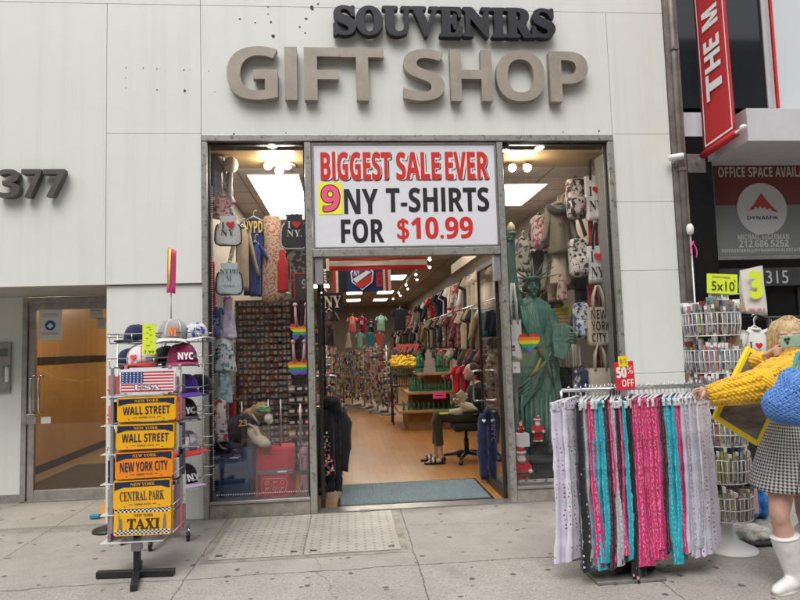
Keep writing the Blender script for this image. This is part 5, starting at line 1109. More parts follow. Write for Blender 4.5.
santa('white bearded santa sitting on the black suitcase', 538, 416, 442, .34)
santa('small santa on a white box beside the bigger seated santa', 521, 421, 434, .36)
x0, z0, x1, z1 = B(516, 433, 528, 446, .36); tag(base(MB(white_pl).bx(x0, x1, .3, .48, z0, z1).build('gift_box', bevel=.004), (x0, .36, z0)), 'plain white box under the small santa', 'box')
suitcase('black ribbed suitcase lying behind the red santa', 530, 444, 558, 480, .36, .3, cloth('suit_black', (.014, .014, .016)), cloth('suit_dark', (.04, .04, .045)))
t = thing('snow_board', 'cream foam board with a painted snow scene on the window floor', 'board', W(545, 487, .2)); x0, z0, x1, z1 = B(516, 479, 580, 492, .24)
MB(pat('snow_scene', (.5, .5, .5), (.16, .13, .12), 14, (.35, .06, .05))).bx(x0, x1, .24, .26, max(z0, .01), z1).build('board', t)
x0, z0, x1, z1 = B(509, 379, 514, 466, .22); t = thing('rolled_umbrella', 'crimson rolled umbrella leaning against the mullion', 'umbrella', V(((x0+x1)/2, .22, z0))); cx = (x0+x1)/2
MB(cl('crimson')).lathe([(.012, z0), (.03, z0+.1), (.034, z1-.15), (.02, z1)], (cx, .22, 0), 12).build('canopy', t); MB(black_pl).rod((cx, .22, z1), (cx, .22, z1+.1), .01).build('handle', t); MB(alu).rod((cx, .22, .02), (cx, .22, z0), .006).build('tip', t)
for bb, lab in (((509.5, 362, 520, 373), 'blank white price tag hanging under the plain cloth bag'), ((510, 342, 516, 356), 'white price tag with blue and red print on the plain cloth bag')):
    bxx = B(*bb, .12); b = MB(paper); b.rect(*bxx, V((0, .12, 0)), depth=.003); xx0, zz0, xx1, zz1 = bxx
    if bb[0] == 510: b.use(mat('tag_blue', (.05, .1, .4), .5)).rect(xx0+.008, lerp(zz0, zz1, .55), xx1-.008, lerp(zz0, zz1, .75), V((0, .12, 0)), lift=.001); b.use(red_ink).rect(xx0+.008, lerp(zz0, zz1, .35), xx1-.008, lerp(zz0, zz1, .48), V((0, .12, 0)), lift=.001)
    else: b.use(grey_card).rect(lerp(xx0, xx1, .4), lerp(zz0, zz1, .4), lerp(xx0, xx1, .65), lerp(zz0, zz1, .55), V((0, .12, 0)), lift=.001)
    tag(base(b.build('price_tag'), (xx0, .12, zz0)), lab, 'price tag')

# ------------------------------------------------------------------ deep interior: walls of clothes
rg = random.Random(11); GC = {}
def proto_garment(col, kind):
    k = (col, kind)
    if k not in GC:
        t = thing('hanging_'+('shirt' if kind == 'tee' else 'hoodie' if kind == 'long' else 'dress'), '-', 'x', (0, 0, 0)); b = MB(cl(col)); garment(b, V((0, 0, 0)), RX, UZ, .62 if kind != 'dress' else .5, .72 if kind != 'dress' else .8, kind, .09, .016, len(GC), 14); b.build('cloth', t)
        hb = MB(white_pl); hanger(hb, V((0, 0, 0)), RX, UZ, .2); hb.build('hanger', t)
        if col in ('black', 'navy', 'red', 'charcoal', 'white', 'grey', 'pink', 'mint', 'crimson') and kind != 'dress':
            ink = white_ink if col not in ('white', 'mint', 'pink') else (black_ink if col != 'pink' else white_ink); p = MB(ink); o = V((0, -.065, 0))
            if len(GC) % 2: p.text('NY', -.09, -.34, .09, -.22, o, lift=0, st='serif')
            else: p.text('NEW YORK', -.13, -.25, .13, -.2, o, lift=0); p.rect(-.1, -.3, .1, -.275, o, lift=0)
            p.build('print', t)
        kids(t); GC[k] = [t, False]
    return GC[k]
def place(col, kind, loc, rz, label, cat, group, sc=1):
    e = proto_garment(col, kind); o = e[0] if not e[1] else copy_tree(e[0]); e[1] = True
    o.location = loc; o.rotation_euler = (0, 0, rz); o.scale = (sc, sc, sc); tag(o, label, cat, group); return o
rowz = [(2.98, 'top', ['cream', 'white', 'beige', 'cream', 'red', 'cream', 'white', 'black', 'grey', 'red', 'charcoal', 'crimson', 'black', 'navy', 'patterned', 'floral']), (2.26, 'middle', ['black', 'charcoal', 'cream', 'black', 'navy', 'patterned', 'black', 'beige', 'black', 'grey', 'khaki', 'checked', 'black']), (1.54, 'lower', ['khaki', 'red', 'black', 'floral', 'patterned', 'beige', 'cream', 'black', 'checked', 'olive', 'crimson', 'charcoal', 'floral', 'grey', 'black'])]
for z, nm, cols in rowz:
    n = 49
    for i in range(n):
        Y_ = 1.35+i*.24+ (i*i)*.0044; near = i < 16
        col = cols[rg.randrange(7)] if nm == 'top' and near else rg.choice(cols[3:] if nm == 'top' else cols)
        kind = rg.choice(['tee', 'tee', 'long']); x = SX1-.38-(.22 if nm != 'top' else .0)
        place(col, kind, (x+rg.uniform(-.04, .04), Y_, z-.06+rg.uniform(-.02, .02)), rg.uniform(-.25, .2), '%s %s in the %s clothes row on the right wall, %s from the door' % (col, 'hoodie' if kind == 'long' else 'shirt', nm, ORD[i]), 'hoodie' if kind == 'long' else 'shirt', 'clothes on the right wall rails')
    t = thing('clothes_rail', 'chrome rail carrying the %s row of clothes on the right wall' % nm, 'rail', (SX1-.4, 3, z)); MB(chrome).rod((SX1-.4-(.22 if nm != 'top' else 0), 1.2, z+.02), (SX1-.4-(.22 if nm != 'top' else 0), 21.5, z+.02), .014).build('rail', t)
    mb = MB(chrome)
    for Y_ in range(3, 22, 3): mb.rod((SX1-.4-(.22 if nm != 'top' else 0), Y_+.13, z+.02), (SX1, Y_+.13, z+.02), .01, 6)
    mb.build('bracket', t)
t = thing('header_board', 'pale wooden header board above the clothes near the open door', 'board', (2.5, 3.2, 3.05)); MB(mat('pale_board', (.42, .33, .22), .5, noise=(3, .2))).bx(2.16, 2.2, 3.0, 6.4, 3.02, 3.2).build('board', t)
# left wall of goods
for z, nm in ((2.5, 'upper'), (1.7, 'lower')):
    for i in range(12):
        Y_ = 4.2+i*.75; col = rg.choice(['black', 'navy', 'crimson', 'olive', 'cream', 'charcoal', 'brown', 'teal'])
        place(col, 'long', (SX0+.42+rg.uniform(-.03, .08), Y_, z), rg.uniform(-.2, .3), '%s hoodie in the %s clothes row on the left wall, %s from the door' % (col, nm, ORD[i]), 'hoodie', 'clothes on the left wall rails', 1.05)
    t = thing('clothes_rail', 'chrome rail carrying the %s row of hoodies on the left wall' % nm, 'rail', (SX0+.42, 4, z)); MB(chrome).rod((SX0+.42, 4, z+.08), (SX0+.42, 13, z+.08), .014).build('rail', t)
t = thing('wall_shelf', 'dark shelf unit of bright boxed goods just inside the left door', 'shelf', (-.75, 2.6, 0))
mb = MB(darkwood); mb.bx(-1.15, -1.12, 2.0, 3.6, 0, 1.9); mb.bx(-.40, -.37, 3.55, 3.6, 0, 1.9)
for z in (.12, .5, .85, 1.2, 1.55, 1.88): mb.bx(-1.118, -.42, 2.0, 3.54, z-.012, z+.012)
mb.build('frame', t)
cols = [('yellow', (.70, .50, .05)), ('lime', (.35, .55, .04)), ('orange', (.75, .26, .03)), ('tan', (.45, .32, .18)), ('black', (.02, .02, .02)), ('red', (.5, .03, .03)), ('teal', (.03, .28, .32)), ('brown', (.16, .08, .04))]
k = 0
for zi, z in enumerate((.132, .512, .862, 1.212, 1.562)):
    for j in range(4):
        n_, c = cols[(zi*3+j*5) % 8]; w_ = rnd(.11, .15); h_ = rnd(.16, .26); x = -1.03+j*.165
        b = MB(mat('carton_'+n_, c, .5, noise=(9, .3))); b.bx(-w_/2, w_/2, 0, .3, 0, h_); b.use(paper).rect(-w_*.3, h_*.55, w_*.3, h_*.8, V((0, -.002, 0)), lift=.001); b.use(black_ink).rect(-w_*.25, h_*.2, w_*.1, h_*.3, V((0, -.002, 0)), lift=.001)
        o = b.build('carton'); o.location = (x, 2.05, z); tag(o, '%s carton %s from the wall on shelf %s of the dark unit' % (n_, ORD[j], ORD[zi]), 'carton', 'cartons in the dark shelf unit')
# flags at the front of the aisle
def flagrect(o, x0, z0, x1, z1, amp, m, seed, mbuf=None, lift=0.):
    b = mbuf or MB(m); b.use(m)
    b.grid(30, 8, lambda i, j: V((lerp(x0, x1, i), o+amp*math.sin(lerp(x0, x1, i)*7+seed+j)*(.2+j)-lift, lerp(z1, z0, j)))); return b
Yf = 1.6; x0, z0, x1, z1 = B(326, 256, 427, 270, Yf); t = thing('striped_bunting', 'red and white striped banner strung under the door header', 'banner', V((x0, Yf, z0)))
b = MB(); rb = cloth('banner_red', (.46, .025, .03)); wb = cloth('banner_white', (.66, .60, .50))
for i, (m_, a_, c_i) in enumerate(((rb, 0, .3), (wb, .3, .68), (rb, .68, 1))): flagrect(Yf, x0+.04, lerp(z1, z0, c_i), x1, lerp(z1, z0, a_), .02, m_, 1, b)
b.build('cloth', t); MB(wb).bx(x0, x0+.038, Yf-.01, Yf+.01, z0, z1).build('hem', t); MB(whitewire).rod((x0-.1, Yf, z1), (x1+1.2, Yf, z1+.01), .006).build('cord', t)
Yf = 2.3; x0, z0, x1, z1 = B(333, 267.5, 391, 292, Yf); w_ = x1-x0; h_ = z1-z0
t = thing('team_flag', 'navy team flag with RANGERS lettering and red striped edges', 'flag', V((x0, Yf, z0))); b = MB(); nv = cloth('flag_navy', (.02, .04, .13)); fb = cloth('flag_black', (.02, .022, .03)); fr_ = cloth('flag_scarlet', (.42, .03, .05))
segs = [(0, .05, fr_), (.05, .09, wb), (.09, .24, fb), (.24, .72, nv), (.72, .86, nv), (.86, .9, wb), (.9, .95, fr_), (.95, 1, wb)]
for a_, c_i, m_ in segs: flagrect(Yf, x0+a_*w_, z0, x0+c_i*w_, z1, .012, m_, 1, b)
b.build('cloth', t); o = V((x0, Yf-.03, z0)); b = MB(white_ink); b.text('RANGERS', -h_*.96, -.22*w_, -h_*.04, -.11*w_, o, V((0, 0, -1)), RX, lift=0)
b.use(red_ink).text('NEW', .74*w_, h_*.2, .85*w_, h_*.8, o, lift=0); b.build('lettering', t)
b = MB(white_ink); sh = [(.34, .95), (.66, .95), (.7, .8), (.68, .4), (.5, .06), (.32, .4), (.3, .8)]; b.poly([(p_[0]*w_, p_[1]*h_) for p_ in sh][::-1], o, lift=0); b.use(flag_blue).poly([((.5+(p_[0]-.5)*.88)*w_, (.5+(p_[1]-.5)*.88)*h_) for p_ in sh][::-1], o, lift=.002)
b.use(red_ink).poly([(.46*w_, .14*h_), (.66*w_, .45*h_), (.67*w_, .72*h_), (.38*w_, .28*h_)], o, lift=.003); b.use(white_ink).poly([(.34*w_, .52*h_), (.40*w_, .36*h_), (.66*w_, .8*h_), (.58*w_, .86*h_)], o, lift=.004); b.use(white_ink).text('NY', .36*w_, .66*h_, .46*w_, .86*h_, o, lift=.004); b.build('shield', t)
Yf = 2.6; x0, z0, x1, z1 = B(322, 293, 343, 313, Yf); t = thing('team_flag', 'black flag with a cream letter Y at the left door', 'flag', V((x0, Yf, z0))); flagrect(Yf, x0, z0, x1, z1, .01, fb, 2).build('cloth', t); MB(cl('cream')).text('NY', lerp(x0, x1, .1), lerp(z0, z1, .25), lerp(x0, x1, .92), lerp(z0, z1, .85), V((0, Yf-.025, 0)), lift=0, st='serif').build('lettering', t)
hang('dark_backpack_top', 'dark bundle of bags hanging at the left door edge', 'bags', 322, 310, 337, 345, 2.0, pat('dark_bags', (.03, .03, .035), (.25, .08, .07), 9), 'tee', .25, 0, 80)
# clothes facing the street at the far end
for i, (px0, px1, py0, py1, c_i) in enumerate([(347, 357.5, 317, 332, 'coral'), (357.5, 366.5, 317, 332, 'crimson'), (367, 375, 322, 332, 'black'), (375.5, 387, 316, 331, 'mint'), (391, 409, 309, 330, 'black')]):
    hang('hanging_tee', '%s tee facing the street in the far hanging row%s' % (c_i, ', above the aisle fixture' if i == 4 else ''), 'shirt', px0, py0, px1, py1, 12 if i < 4 else 9, cl(c_i), 'tee', .12, 0, 90+i, 'tees facing the street', .02, (lambda t, o, r, w, h, th: MB(white_ink).text('NYC', -w*.18, -h*.5, w*.18, -h*.25, o+V((0, -th/2-.03, 0)), r, lift=0).build('print', t)) if i < 4 else None)
for i, (px0, px1, c_i, kd) in enumerate([(345, 352, 'cream', 'dress'), (356, 364, 'mint', 'tee'), (366, 374, 'teal', 'tee'), (375, 384, 'coral', 'tee')]):
    hang('hanging_blouse', '%s %s in the second far row under the tees' % (c_i, 'dress' if kd == 'dress' else 'top'), 'top', px0, 333, px1, 348, 11, cl(c_i), kd, .1, 0, 97+i, 'tops facing the street')
# spinner racks of trinkets
def spinner(label, px, py_top, Y, rad, seed):
    x = W(px, 380, Y).x; zt = W(px, py_top, Y).z; t = thing('spinner_rack', label, 'display rack', (x, Y, 0)); rg2 = random.Random(seed)
    mb = MB(silver); mb.rod((x, Y, 0), (x, Y, zt), .02); mb.lathe([(rad*.8, .0), (rad*.8, .03), (.03, .05)], (x, Y, 0.004), 18); mb.build('post', t)
    mb = MB(chrome); zs = [.25+i*(zt-.35)/9 for i in range(10)]
    for z in zs: mb.tube([(x+rad*math.cos(k*PI/8), Y+rad*math.sin(k*PI/8), z) for k in range(16)], .006, 5, closed=True)
    mb.build('ring', t); mb = MB()
    for z in zs+[q+.1 for q in zs[:-1]]:
        for k in range(20):
            a_ = k/18*2*PI+rg2.uniform(-.08, .08); c = V((x+(rad+.02)*math.cos(a_), Y+(rad+.02)*math.sin(a_), z+rg2.uniform(-.02, .02))); mb.use(mat('trinket_%d' % rg2.randrange(9), [(.4, .3, .18), (.35, .05, .05), (.5, .46, .4), (.06, .08, .2), (.6, .42, .1), (.08, .16, .08), (.3, .28, .27), (.03, .03, .03), (.45, .2, .22)][rg2.randrange(9)], .4)) if False else mb.use(TR[rg2.randrange(9)])
            mb.obox(c, (.045, .014, rg2.uniform(.05, .09)), V((-math.sin(a_), math.cos(a_), 0)), V((math.cos(a_), math.sin(a_), 0)), UZ)
    o = mb.build('trinkets', t); o['kind'] = 'stuff'; return t
TR = [mat('trinket_%d' % i, c, .4) for i, c in enumerate([(.26, .2, .13), (.2, .04, .04), (.32, .29, .25), (.05, .06, .13), (.32, .23, .08), (.08, .16, .08), (.3, .28, .27), (.03, .03, .03), (.45, .2, .22)])]
spinner('slim spinner rack of trinkets nearest the left wall', 327, 345, 6.0, .17, 1); spinner('pale spinner rack of key rings left of the aisle end', 352, 350, 10.5, .3, 2); spinner('crowded spinner rack of key rings at the aisle end', 364, 347, 9.8, .3, 3); spinner('tall spinner rack of magnets beside the fixture', 377, 343, 8.6, .28, 4); spinner('tall spinner rack closest to the black fixture', 387, 345, 8.0, .22, 5)
spinner('spinner rack of postcards beyond the aisle end', 342, 352, 13.5, .35, 6); spinner('second far spinner rack by the left wall', 333, 350, 9.0, .25, 7)
# wood fixture with green statuettes
t = thing('tiered_table', 'three tier wooden display table full of green statuettes', 'table', (1.25, 5.3, 0)); Yt = 5.1
def slab(px0, px1, py, d, n_): x0 = W(px0, py, Yt).x; x1 = W(px1, py, Yt).x; z = W((px0+px1)/2, py, Yt).z; MB(wood).bx(x0, x1, Yt, Yt+d, z-.045, z).build(n_, t, bevel=.004); return x0, x1, z
l0 = slab(399, 470, 410, 1.5, 'shelf'); l1 = slab(407, 463, 391.5, 1.2, 'shelf'); l2 = slab(417, 454, 372.5, .8, 'shelf')
MB(wood).bx(l0[0]+.18, l0[1]-.1, Yt+.2, Yt+1.3, .004, l0[2]-.046).build('base', t); MB(darkwood).bx(l1[0]+.12, l1[1]-.2, Yt+.3, Yt+1.1, l0[2]+.001, l1[2]-.046).build('riser', t); MB(wood).bx(l2[0]+.16, l2[1]-.2, Yt+.25, Yt+.7, l1[2]+.001, l2[2]-.046).build('riser', t)
gst = mat('statuette_green', (.03, .17, .09), .4)
def statuette(loc, h_, label):
    if 'st' not in GC:
        b = MB(gst); b.bx(-.14, .14, -.14, .14, 0, .2); b.lathe([(.11, .2), (.1, .35), (.085, .6), (.06, .74)], (0, 0, 0), 10); b.ell((0, 0, .8), .055, 8, 6)
        b.tube([(-.05, 0, .7), (-.12, 0, .8), (-.12, 0, .95)], [.035, .03, .02], 6); b.lathe([(.02, .93), (.04, .97), (.01, 1.03)], (-.12, 0, 0), 8); b.obox((.1, -.05, .62), (.05, .02, .13))
        for k in range(5): a_ = PI*(k+.5)/5; b.lathe([(.012, 0), (.002, .07)], (.05*math.cos(a_), 0, .82+.04*math.sin(a_)), 5, V((math.cos(a_), 0, math.sin(a_))))
        GC['st'] = b.build('liberty_statuette'); o = GC['st']
    else: o = GC['st'].copy(); COL.objects.link(o)
    o.location = loc; o.scale = (h_, h_, h_); tag(o, label, 'statuette', 'green statuettes on the tiered table')
for (x0, x1, z), yy, n, hs_, nm in ((l0, .12, 13, .17, 'lowest'), (l1, .12, 14, .17, 'middle'), (l1, .28, 12, .26, 'middle')):
    for i in range(n): statuette((lerp(x0+.1, x1-.1, i/(n-1)), Yt+yy, z), hs_*rnd(.9, 1.1), 'little green statuette, %s along the %s row of the %s table tier' % (ORD[i], 'front' if yy < .2 else 'rear', nm))
for i, px in enumerate((419.5, 423.5, 440, 444, 449)): statuette((W(px, 372, Yt).x, Yt+.2+.1*(i % 2), l2[2]), rnd(.34, .44), 'tall green statuette, %s along the top table tier' % ORD[i])
x = W(430, 372, Yt).x; t = thing('tower_model', 'grey model skyscraper with spire on the top table tier', 'model', (x, Yt+.15, l2[2])); b = MB(mat('model_grey', (.30, .27, .25), .4)); z = l2[2]
for w_, a_, c_i in ((.11, 0, .08), (.08, .08, .22), (.055, .22, .36), (.03, .36, .42)): b.bx(x-w_, x+w_, Yt+.15-w_, Yt+.15+w_, z+a_, z+c_i)
b.lathe([(.014, .42), (.003, .58)], (x, Yt+.15, z), 8); b.build('tower', t)
bxx = B(433, 392.5, 446, 398.5, Yt-.02); tag(base(MB(neon_p).rect(*bxx, V((0, Yt-.02, 0)), depth=.004).use(black_ink).rect(lerp(bxx[0], bxx[2], .2), lerp(bxx[1], bxx[3], .4), lerp(bxx[0], bxx[2], .7), lerp(bxx[1], bxx[3], .55), V((0, Yt-.02, 0)), lift=.001).build('price_card'), (bxx[0], Yt-.02, bxx[1])), 'bright pink price card on the middle table edge', 'price card')
# black bin of yellow ducks, pennants above
Yb = 6.2; x0, z0, x1, z1 = B(392, 366, 418, 376, Yb); t = thing('wire_bin', 'black wire bin stand heaped with yellow ducks', 'bin', ((x0+x1)/2, Yb+.2, 0)); b = MB(blackwire)
for i in range(12): xx = lerp(x0, x1, i/11); b.rod((xx, Yb, z0-.2), (xx, Yb, z1), .006, 5)
for z in (z0-.2, z0, z1): b.tube([(x0, Yb, z), (x1, Yb, z), (x1, Yb+.4, z), (x0, Yb+.4, z)], .008, 5, closed=True)
for xx in (x0, x1): b.rod((xx, Yb, 0), (xx, Yb, z1), .014); b.rod((xx, Yb+.4, 0), (xx, Yb+.4, z1+.5), .014)
b.build('frame', t); MB(darkwood).bx(x0, x1, Yb+.02, Yb+.4, z0-.21, z0-.19).build('shelf', t); MB(darkwood).bx(x0, x1, Yb+.01, Yb+.4, .35, .38).build('shelf', t)
dk = MB(PAL and mat('duck_yellow', (.75, .50, .03), .4)); dk.ell((0, 0, .05), (.07, .05, .05), 10, 8).ell((-.04, 0, .11), .036, 10, 8); dk.use(mat('duck_beak', (.75, .2, .02), .4)).ell((-.08, 0, .105), (.02, .015, .008), 6, 5); dp = dk.build('rubber_duck'); first = True
for r_ in range(3):
    for i in range(8):
        o = dp if first else dp.copy()
        if not first: COL.objects.link(o)
        first = False; o.location = (lerp(x0+.05, x1-.05, i/7)+rnd(-.02, .02), Yb+.06+r_*.12, z1-.05+r_*.06+rnd(-.01, .02)); o.rotation_euler = (rnd(-.3, .3), rnd(-.2, .2), rnd(-.8, .8)); tag(o, 'yellow rubber duck, %s along the %s row of the wire bin' % (ORD[i], ['front', 'middle', 'rear'][r_]), 'duck', 'ducks in the wire bin')
Yp = 6.4; x0, z0, x1, z1 = B(396, 340, 419, 352, Yp); w_ = x1-x0; pn = cloth('pennant_coral', (.55, .13, .12))
for i in range(4):
    xa, xb = x0+w_*i/4, x0+w_*(i+1)/4; tag(base(MB(pn).poly([(xa, z1-.08), (xb, z1-.08), (xb, z1-.12), ((xa+xb)/2, z0), (xa, z1-.12)][::-1], V((0, Yp, 0)), depth=.006).build('pennant'), (xa, Yp, z0)), 'coral pointed pennant, %s from the aisle above the duck bin' % ORD[i], 'pennant', 'coral pennants')
for i, (px, c_i) in enumerate([(475, 'red'), (463, 'crimson'), (456, 'red')]):
    hang('folded_shirt', '%s garment draped behind the seated person, %s from the door' % (c_i, ORD[i]), 'garment', px-5, 366, px+6, 392, 4.2+i*.2, cl(c_i), 'tee', .16, .3, 130+i)
# ------------------------------------------------------------------ number plate stand
b0 = G(137, 577); Yp = b0.y-.13; k = (Yp+D)/F_PX            # k: metres per photo pixel at the plates
t = thing('plate_stand', 'black footed stand with grey column holding yellow street name plates', 'display stand', b0)
b = MB(black_m); a_, c_ = G(97, 578.5), G(178, 571); f_ = G(133.5, 592); back = b0+(b0-f_)*.75
def bar(p, q, w_, h_, z0=.004):
    d = (q-p); L = d.length; d.normalize(); s = V((-d.y, d.x, 0)); b.obox((p+q)/2+V((0, 0, z0+h_/2)), (L, w_, h_), d, s, UZ, .004)
bar(V((a_.x, b0.y+.02, 0)), V((c_.x, b0.y-.02, 0)), .045, .045); bar(back, f_, .045, .044, .0045); b.build('foot', t)
zc = W(137, 528, b0.y).z
MB(black_m).bx(b0.x-.02, b0.x+.02, b0.y-.018, b0.y+.022, .05, zc+.1).build('post', t); MB(silver).bx(b0.x-.03, b0.x+.03, b0.y-.03, b0.y+.03, zc*.55, zc*.55+.08).build('collar', t)
zt = W(145, 366, b0.y).z; xl, xr = W(117.5, 450, b0.y).x, W(174, 450, b0.y).x
b = MB(silver)
for xx in (xl, xr):
    for yy in (b0.y-.10, b0.y+.16): b.obox((xx, yy, (zc+zt)/2), (.022, .014, zt-zc), bev=.004)
b.build('upright', t)
b = MB(mat('clear_acrylic', (.62, .63, .64), .15)); 
plates = [((122, 370.5, 173, 392.5), 'usa'), ((119.5, 397.5, 173.5, 420.5), 'wall'), ((118.5, 424.5, 172, 448.5), 'wall'), ((117.5, 452, 170.5, 477.5), 'city'), ((115.8, 480.5, 168.5, 507.5), 'park'), ((116.5, 507, 168.5, 534.5), 'taxi')]
for (x0p, y0p, x1p, y1p), kd in plates:
    z = W(145, y1p+1, b0.y).z-.004; b.obox((b0.x+.0, b0.y+.03, z-.006), (xr-xl+.03, .29, .006), bev=.002)
    b.tube([(xl-.026, b0.y-.12, z+.05), (xl-.026, b0.y+.17, z+.05)], .004, 6); b.tube([(xr+.026, b0.y-.12, z+.05), (xr+.026, b0.y+.17, z+.05)], .004, 6)
b.build('shelf', t)
def plate_art(b, kd, x0, z0, x1, z1, o, R_, U_):
    w_, h_ = x1-x0, z1-z0
    def T(s, a, c, d, e, st='sans', off=0.): b.text(s, x0+a*w_, z0+c*h_, x0+d*w_, z0+e*h_, o, R_, U_, lift=.003, st=st, off=off)
    def Rr(a, c, d, e, l=.0015): b.rect(x0+a*w_, z0+c*h_, x0+d*w_, z0+e*h_, o, R_, U_, lift=l)
    if kd == 'usa':
        b.use(white_ink); Rr(.0, .0, 1, 1, .001); b.use(flag_red)
        for i in range(7): Rr(0 if i > 3 else .42, 1-(2*i+1)/13, 1, 1-2*i/13)
        b.use(flag_blue); Rr(0, .42, .42, 1, .002); b.use(white_ink)
        for j in range(5):
            for i in range(6):
                cx, cz = x0+(.035+i*.07)*w_, z0+(.48+j*.115)*h_; b.poly([(cx+(.007 if q_ % 2 == 0 else .003)*math.cos(q_*PI/5+PI/2), cz+(.007 if q_ % 2 == 0 else .003)*math.sin(q_*PI/5+PI/2)) for q_ in range(10)], o, R_, U_, lift=.003)
        b.use(flag_blue); T('USA', .235, .05, .765, .36, 'serif', .06); b.use(white_ink); b.text('USA', x0+.25*w_, z0+.07*h_, x0+.75*w_, z0+.34*h_, o, R_, U_, lift=.006, st='serif', off=.0)
        return
    if kd == 'taxi':
        b.use(white_ink); Rr(0, 0, 1, .17, .001); Rr(0, .83, 1, 1, .001); b.use(black_ink)
        for z_ in (0, .83):
            for j in range(3):
                for i in range(27):
                    if (i+j) % 2: Rr(i/27, z_+j*.0567, (i+1)/27, z_+(j+1)*.0567)
        b.use(mat('plate_brown', (.05, .03, .015), .4)); T('TAXI', .22, .2, .82, .6, 'serif', .02); T('NEW YORK', .34, .66, .7, .77, 'serif'); b.use(mat('plate_grey', (.20, .17, .14), .5))
        for s_, xx in ((0, .1), (1, .9)):
            if s_ == 0: b.poly([(x0+(xx+p_)*w_, z0+q_*h_) for p_, q_ in ((-.035, .2), (.035, .2), (.025, .5), (.02, .6), (-.015, .6), (-.03, .74), (-.045, .73), (-.03, .5))], o, R_, U_, lift=.003)
            else: b.poly([(x0+(xx+p_)*w_, z0+q_*h_) for p_, q_ in ((-.025, .2), (.035, .2), (.03, .55), (.015, .7), (.005, .8), (-.005, .7), (-.02, .5))], o, R_, U_, lift=.003)
        return
    b.use(navy_ink); Rr(0, .80, 1, 1, .001); b.poly([(x0, z0+h_), (x0, z0+.68*h_), (x0+.16*w_, z0+.79*h_), (x0+.84*w_, z0+.79*h_), (x0+w_, z0+.68*h_), (x0+w_, z0+h_)][::1], o, R_, U_, lift=.0015)
    b.use(mat('plate_letter', (.72, .36, .02), .4)); T('NEW YORK', .29, .83, .73, .95, 'serif'); b.use(navy_ink)
    {'wall': lambda: T('WALL STREET', .08, .26, .92, .64, 'sans'), 'city': lambda: T('NEW YORK CITY', .07, .24, .93, .64, 'sans'), 'park': lambda: T('CENTRAL PARK', .10, .26, .90, .62, 'serif')}[kd]()
    T('EMPIRE STATE', .36, .08, .66, .15, 'serif'); Rr(.26, .105, .33, .125); Rr(.69, .105, .76, .125)
lab = {'usa': 'souvenir plate with American flag and USA on the stand top', 'wall': 'yellow WALL STREET souvenir plate', 'city': 'orange NEW YORK CITY souvenir plate', 'park': 'yellow CENTRAL PARK souvenir plate above the taxi one', 'taxi': 'yellow checkered NEW YORK TAXI souvenir plate lowest on the stand'}
n_wall = 0
for idx, ((x0p, y0p, x1p, y1p), kd) in enumerate(plates):
    c = W((x0p+x1p)/2, (y0p+y1p)/2, Yp); w_ = (x1p-x0p)*k; h_ = (y1p-y0p)*k*.97
    R_ = V((1, .02, rnd(-.018, .018))).normalized(); n = V((0, -1, .03)).normalized(); U_ = -R_.cross(n) if False else n.cross(R_); U_ = U_ if U_.z > 0 else -U_
    l = lab[kd]
    if kd == 'wall': l = l+(' just under the flag plate' if n_wall == 0 else ' just above the NEW YORK CITY plate'); n_wall += 1
    for s_ in range(4):                          # the stack behind the front plate
        q = thing('souvenir_plate', l if s_ == 0 else 'souvenir plate tucked behind the %s plate' % {'usa': 'American flag', 'wall': 'upper WALL STREET' if n_wall == 1 else 'lower WALL STREET', 'city': 'NEW YORK CITY', 'park': 'CENTRAL PARK', 'taxi': 'NEW YORK TAXI'}[kd], 'plate', c, 'plates stacked behind the %s plate from the top' % ORD[idx] if s_ else None)
        o = c+V((rnd(-.006, .006) if s_ else 0, .012*s_, .004*s_)); pm = {'usa': sign_white, 'city': ply_o}.get(kd, ply_y)
        pb = MB(pm); pts = []
        for cx_, cz_, a0 in ((w_/2-.016, h_/2-.016, 0), (-w_/2+.016, h_/2-.016, 1), (-w_/2+.016, -h_/2+.016, 2), (w_/2-.016, -h_/2+.016, 3)):
            pts += [(cx_+.016*math.cos((a0+i/3)*PI/2), cz_+.016*math.sin((a0+i/3)*PI/2)) for i in range(4)]
        pb.poly(pts, o, R_, U_, lift=0, depth=.003); pb.build('plate', q)
        if s_ == 0:
            ab = MB(); m_ = .008; plate_art(ab, kd, -w_/2+m_, -h_/2+m_, w_/2-m_, h_/2-m_, o, R_, U_)
            for i in (-.3, .3):
                for j in (-.41, .41): ab.use(black_ink).disc(w_*i, h_*j, .004, o, R_, U_, lift=.0035, n=10)
            ab.build('print', q)
rg = random.Random(3)
for i, ((x0p, y0p, x1p, y1p), kd) in enumerate(plates):        # side pockets: magnets and books seen edge on
    z = W(145, y1p+1, b0.y).z; h_ = (y1p-y0p)*k
    for s_ in (-1, 1):
        xx = xl-.008 if s_ < 0 else xr+.026; yo_ = .0 if s_ < 0 else .07
        for j in range(3):
            m_ = [cl('white'), cl('coral'), cl('grey'), cl('navy'), mat('pocket_mauve', (.32, .2, .25), .5)][rg.randrange(5)]
            o = MB(m_).bx(xx-.02, xx+.0, b0.y-.10+yo_+j*.085, b0.y-.03+yo_+j*.085, z, z+h_*rg.uniform(.7, 1.0)).build('booklet'); tag(base(o, (xx, b0.y-.1+j*.1, z)), 'booklet in the %s pocket of the plate stand, %s from the street, %s' % (ORD[i], ORD[j], 'door side' if s_ > 0 else 'lobby side'), 'booklet', 'booklets in the side pockets')
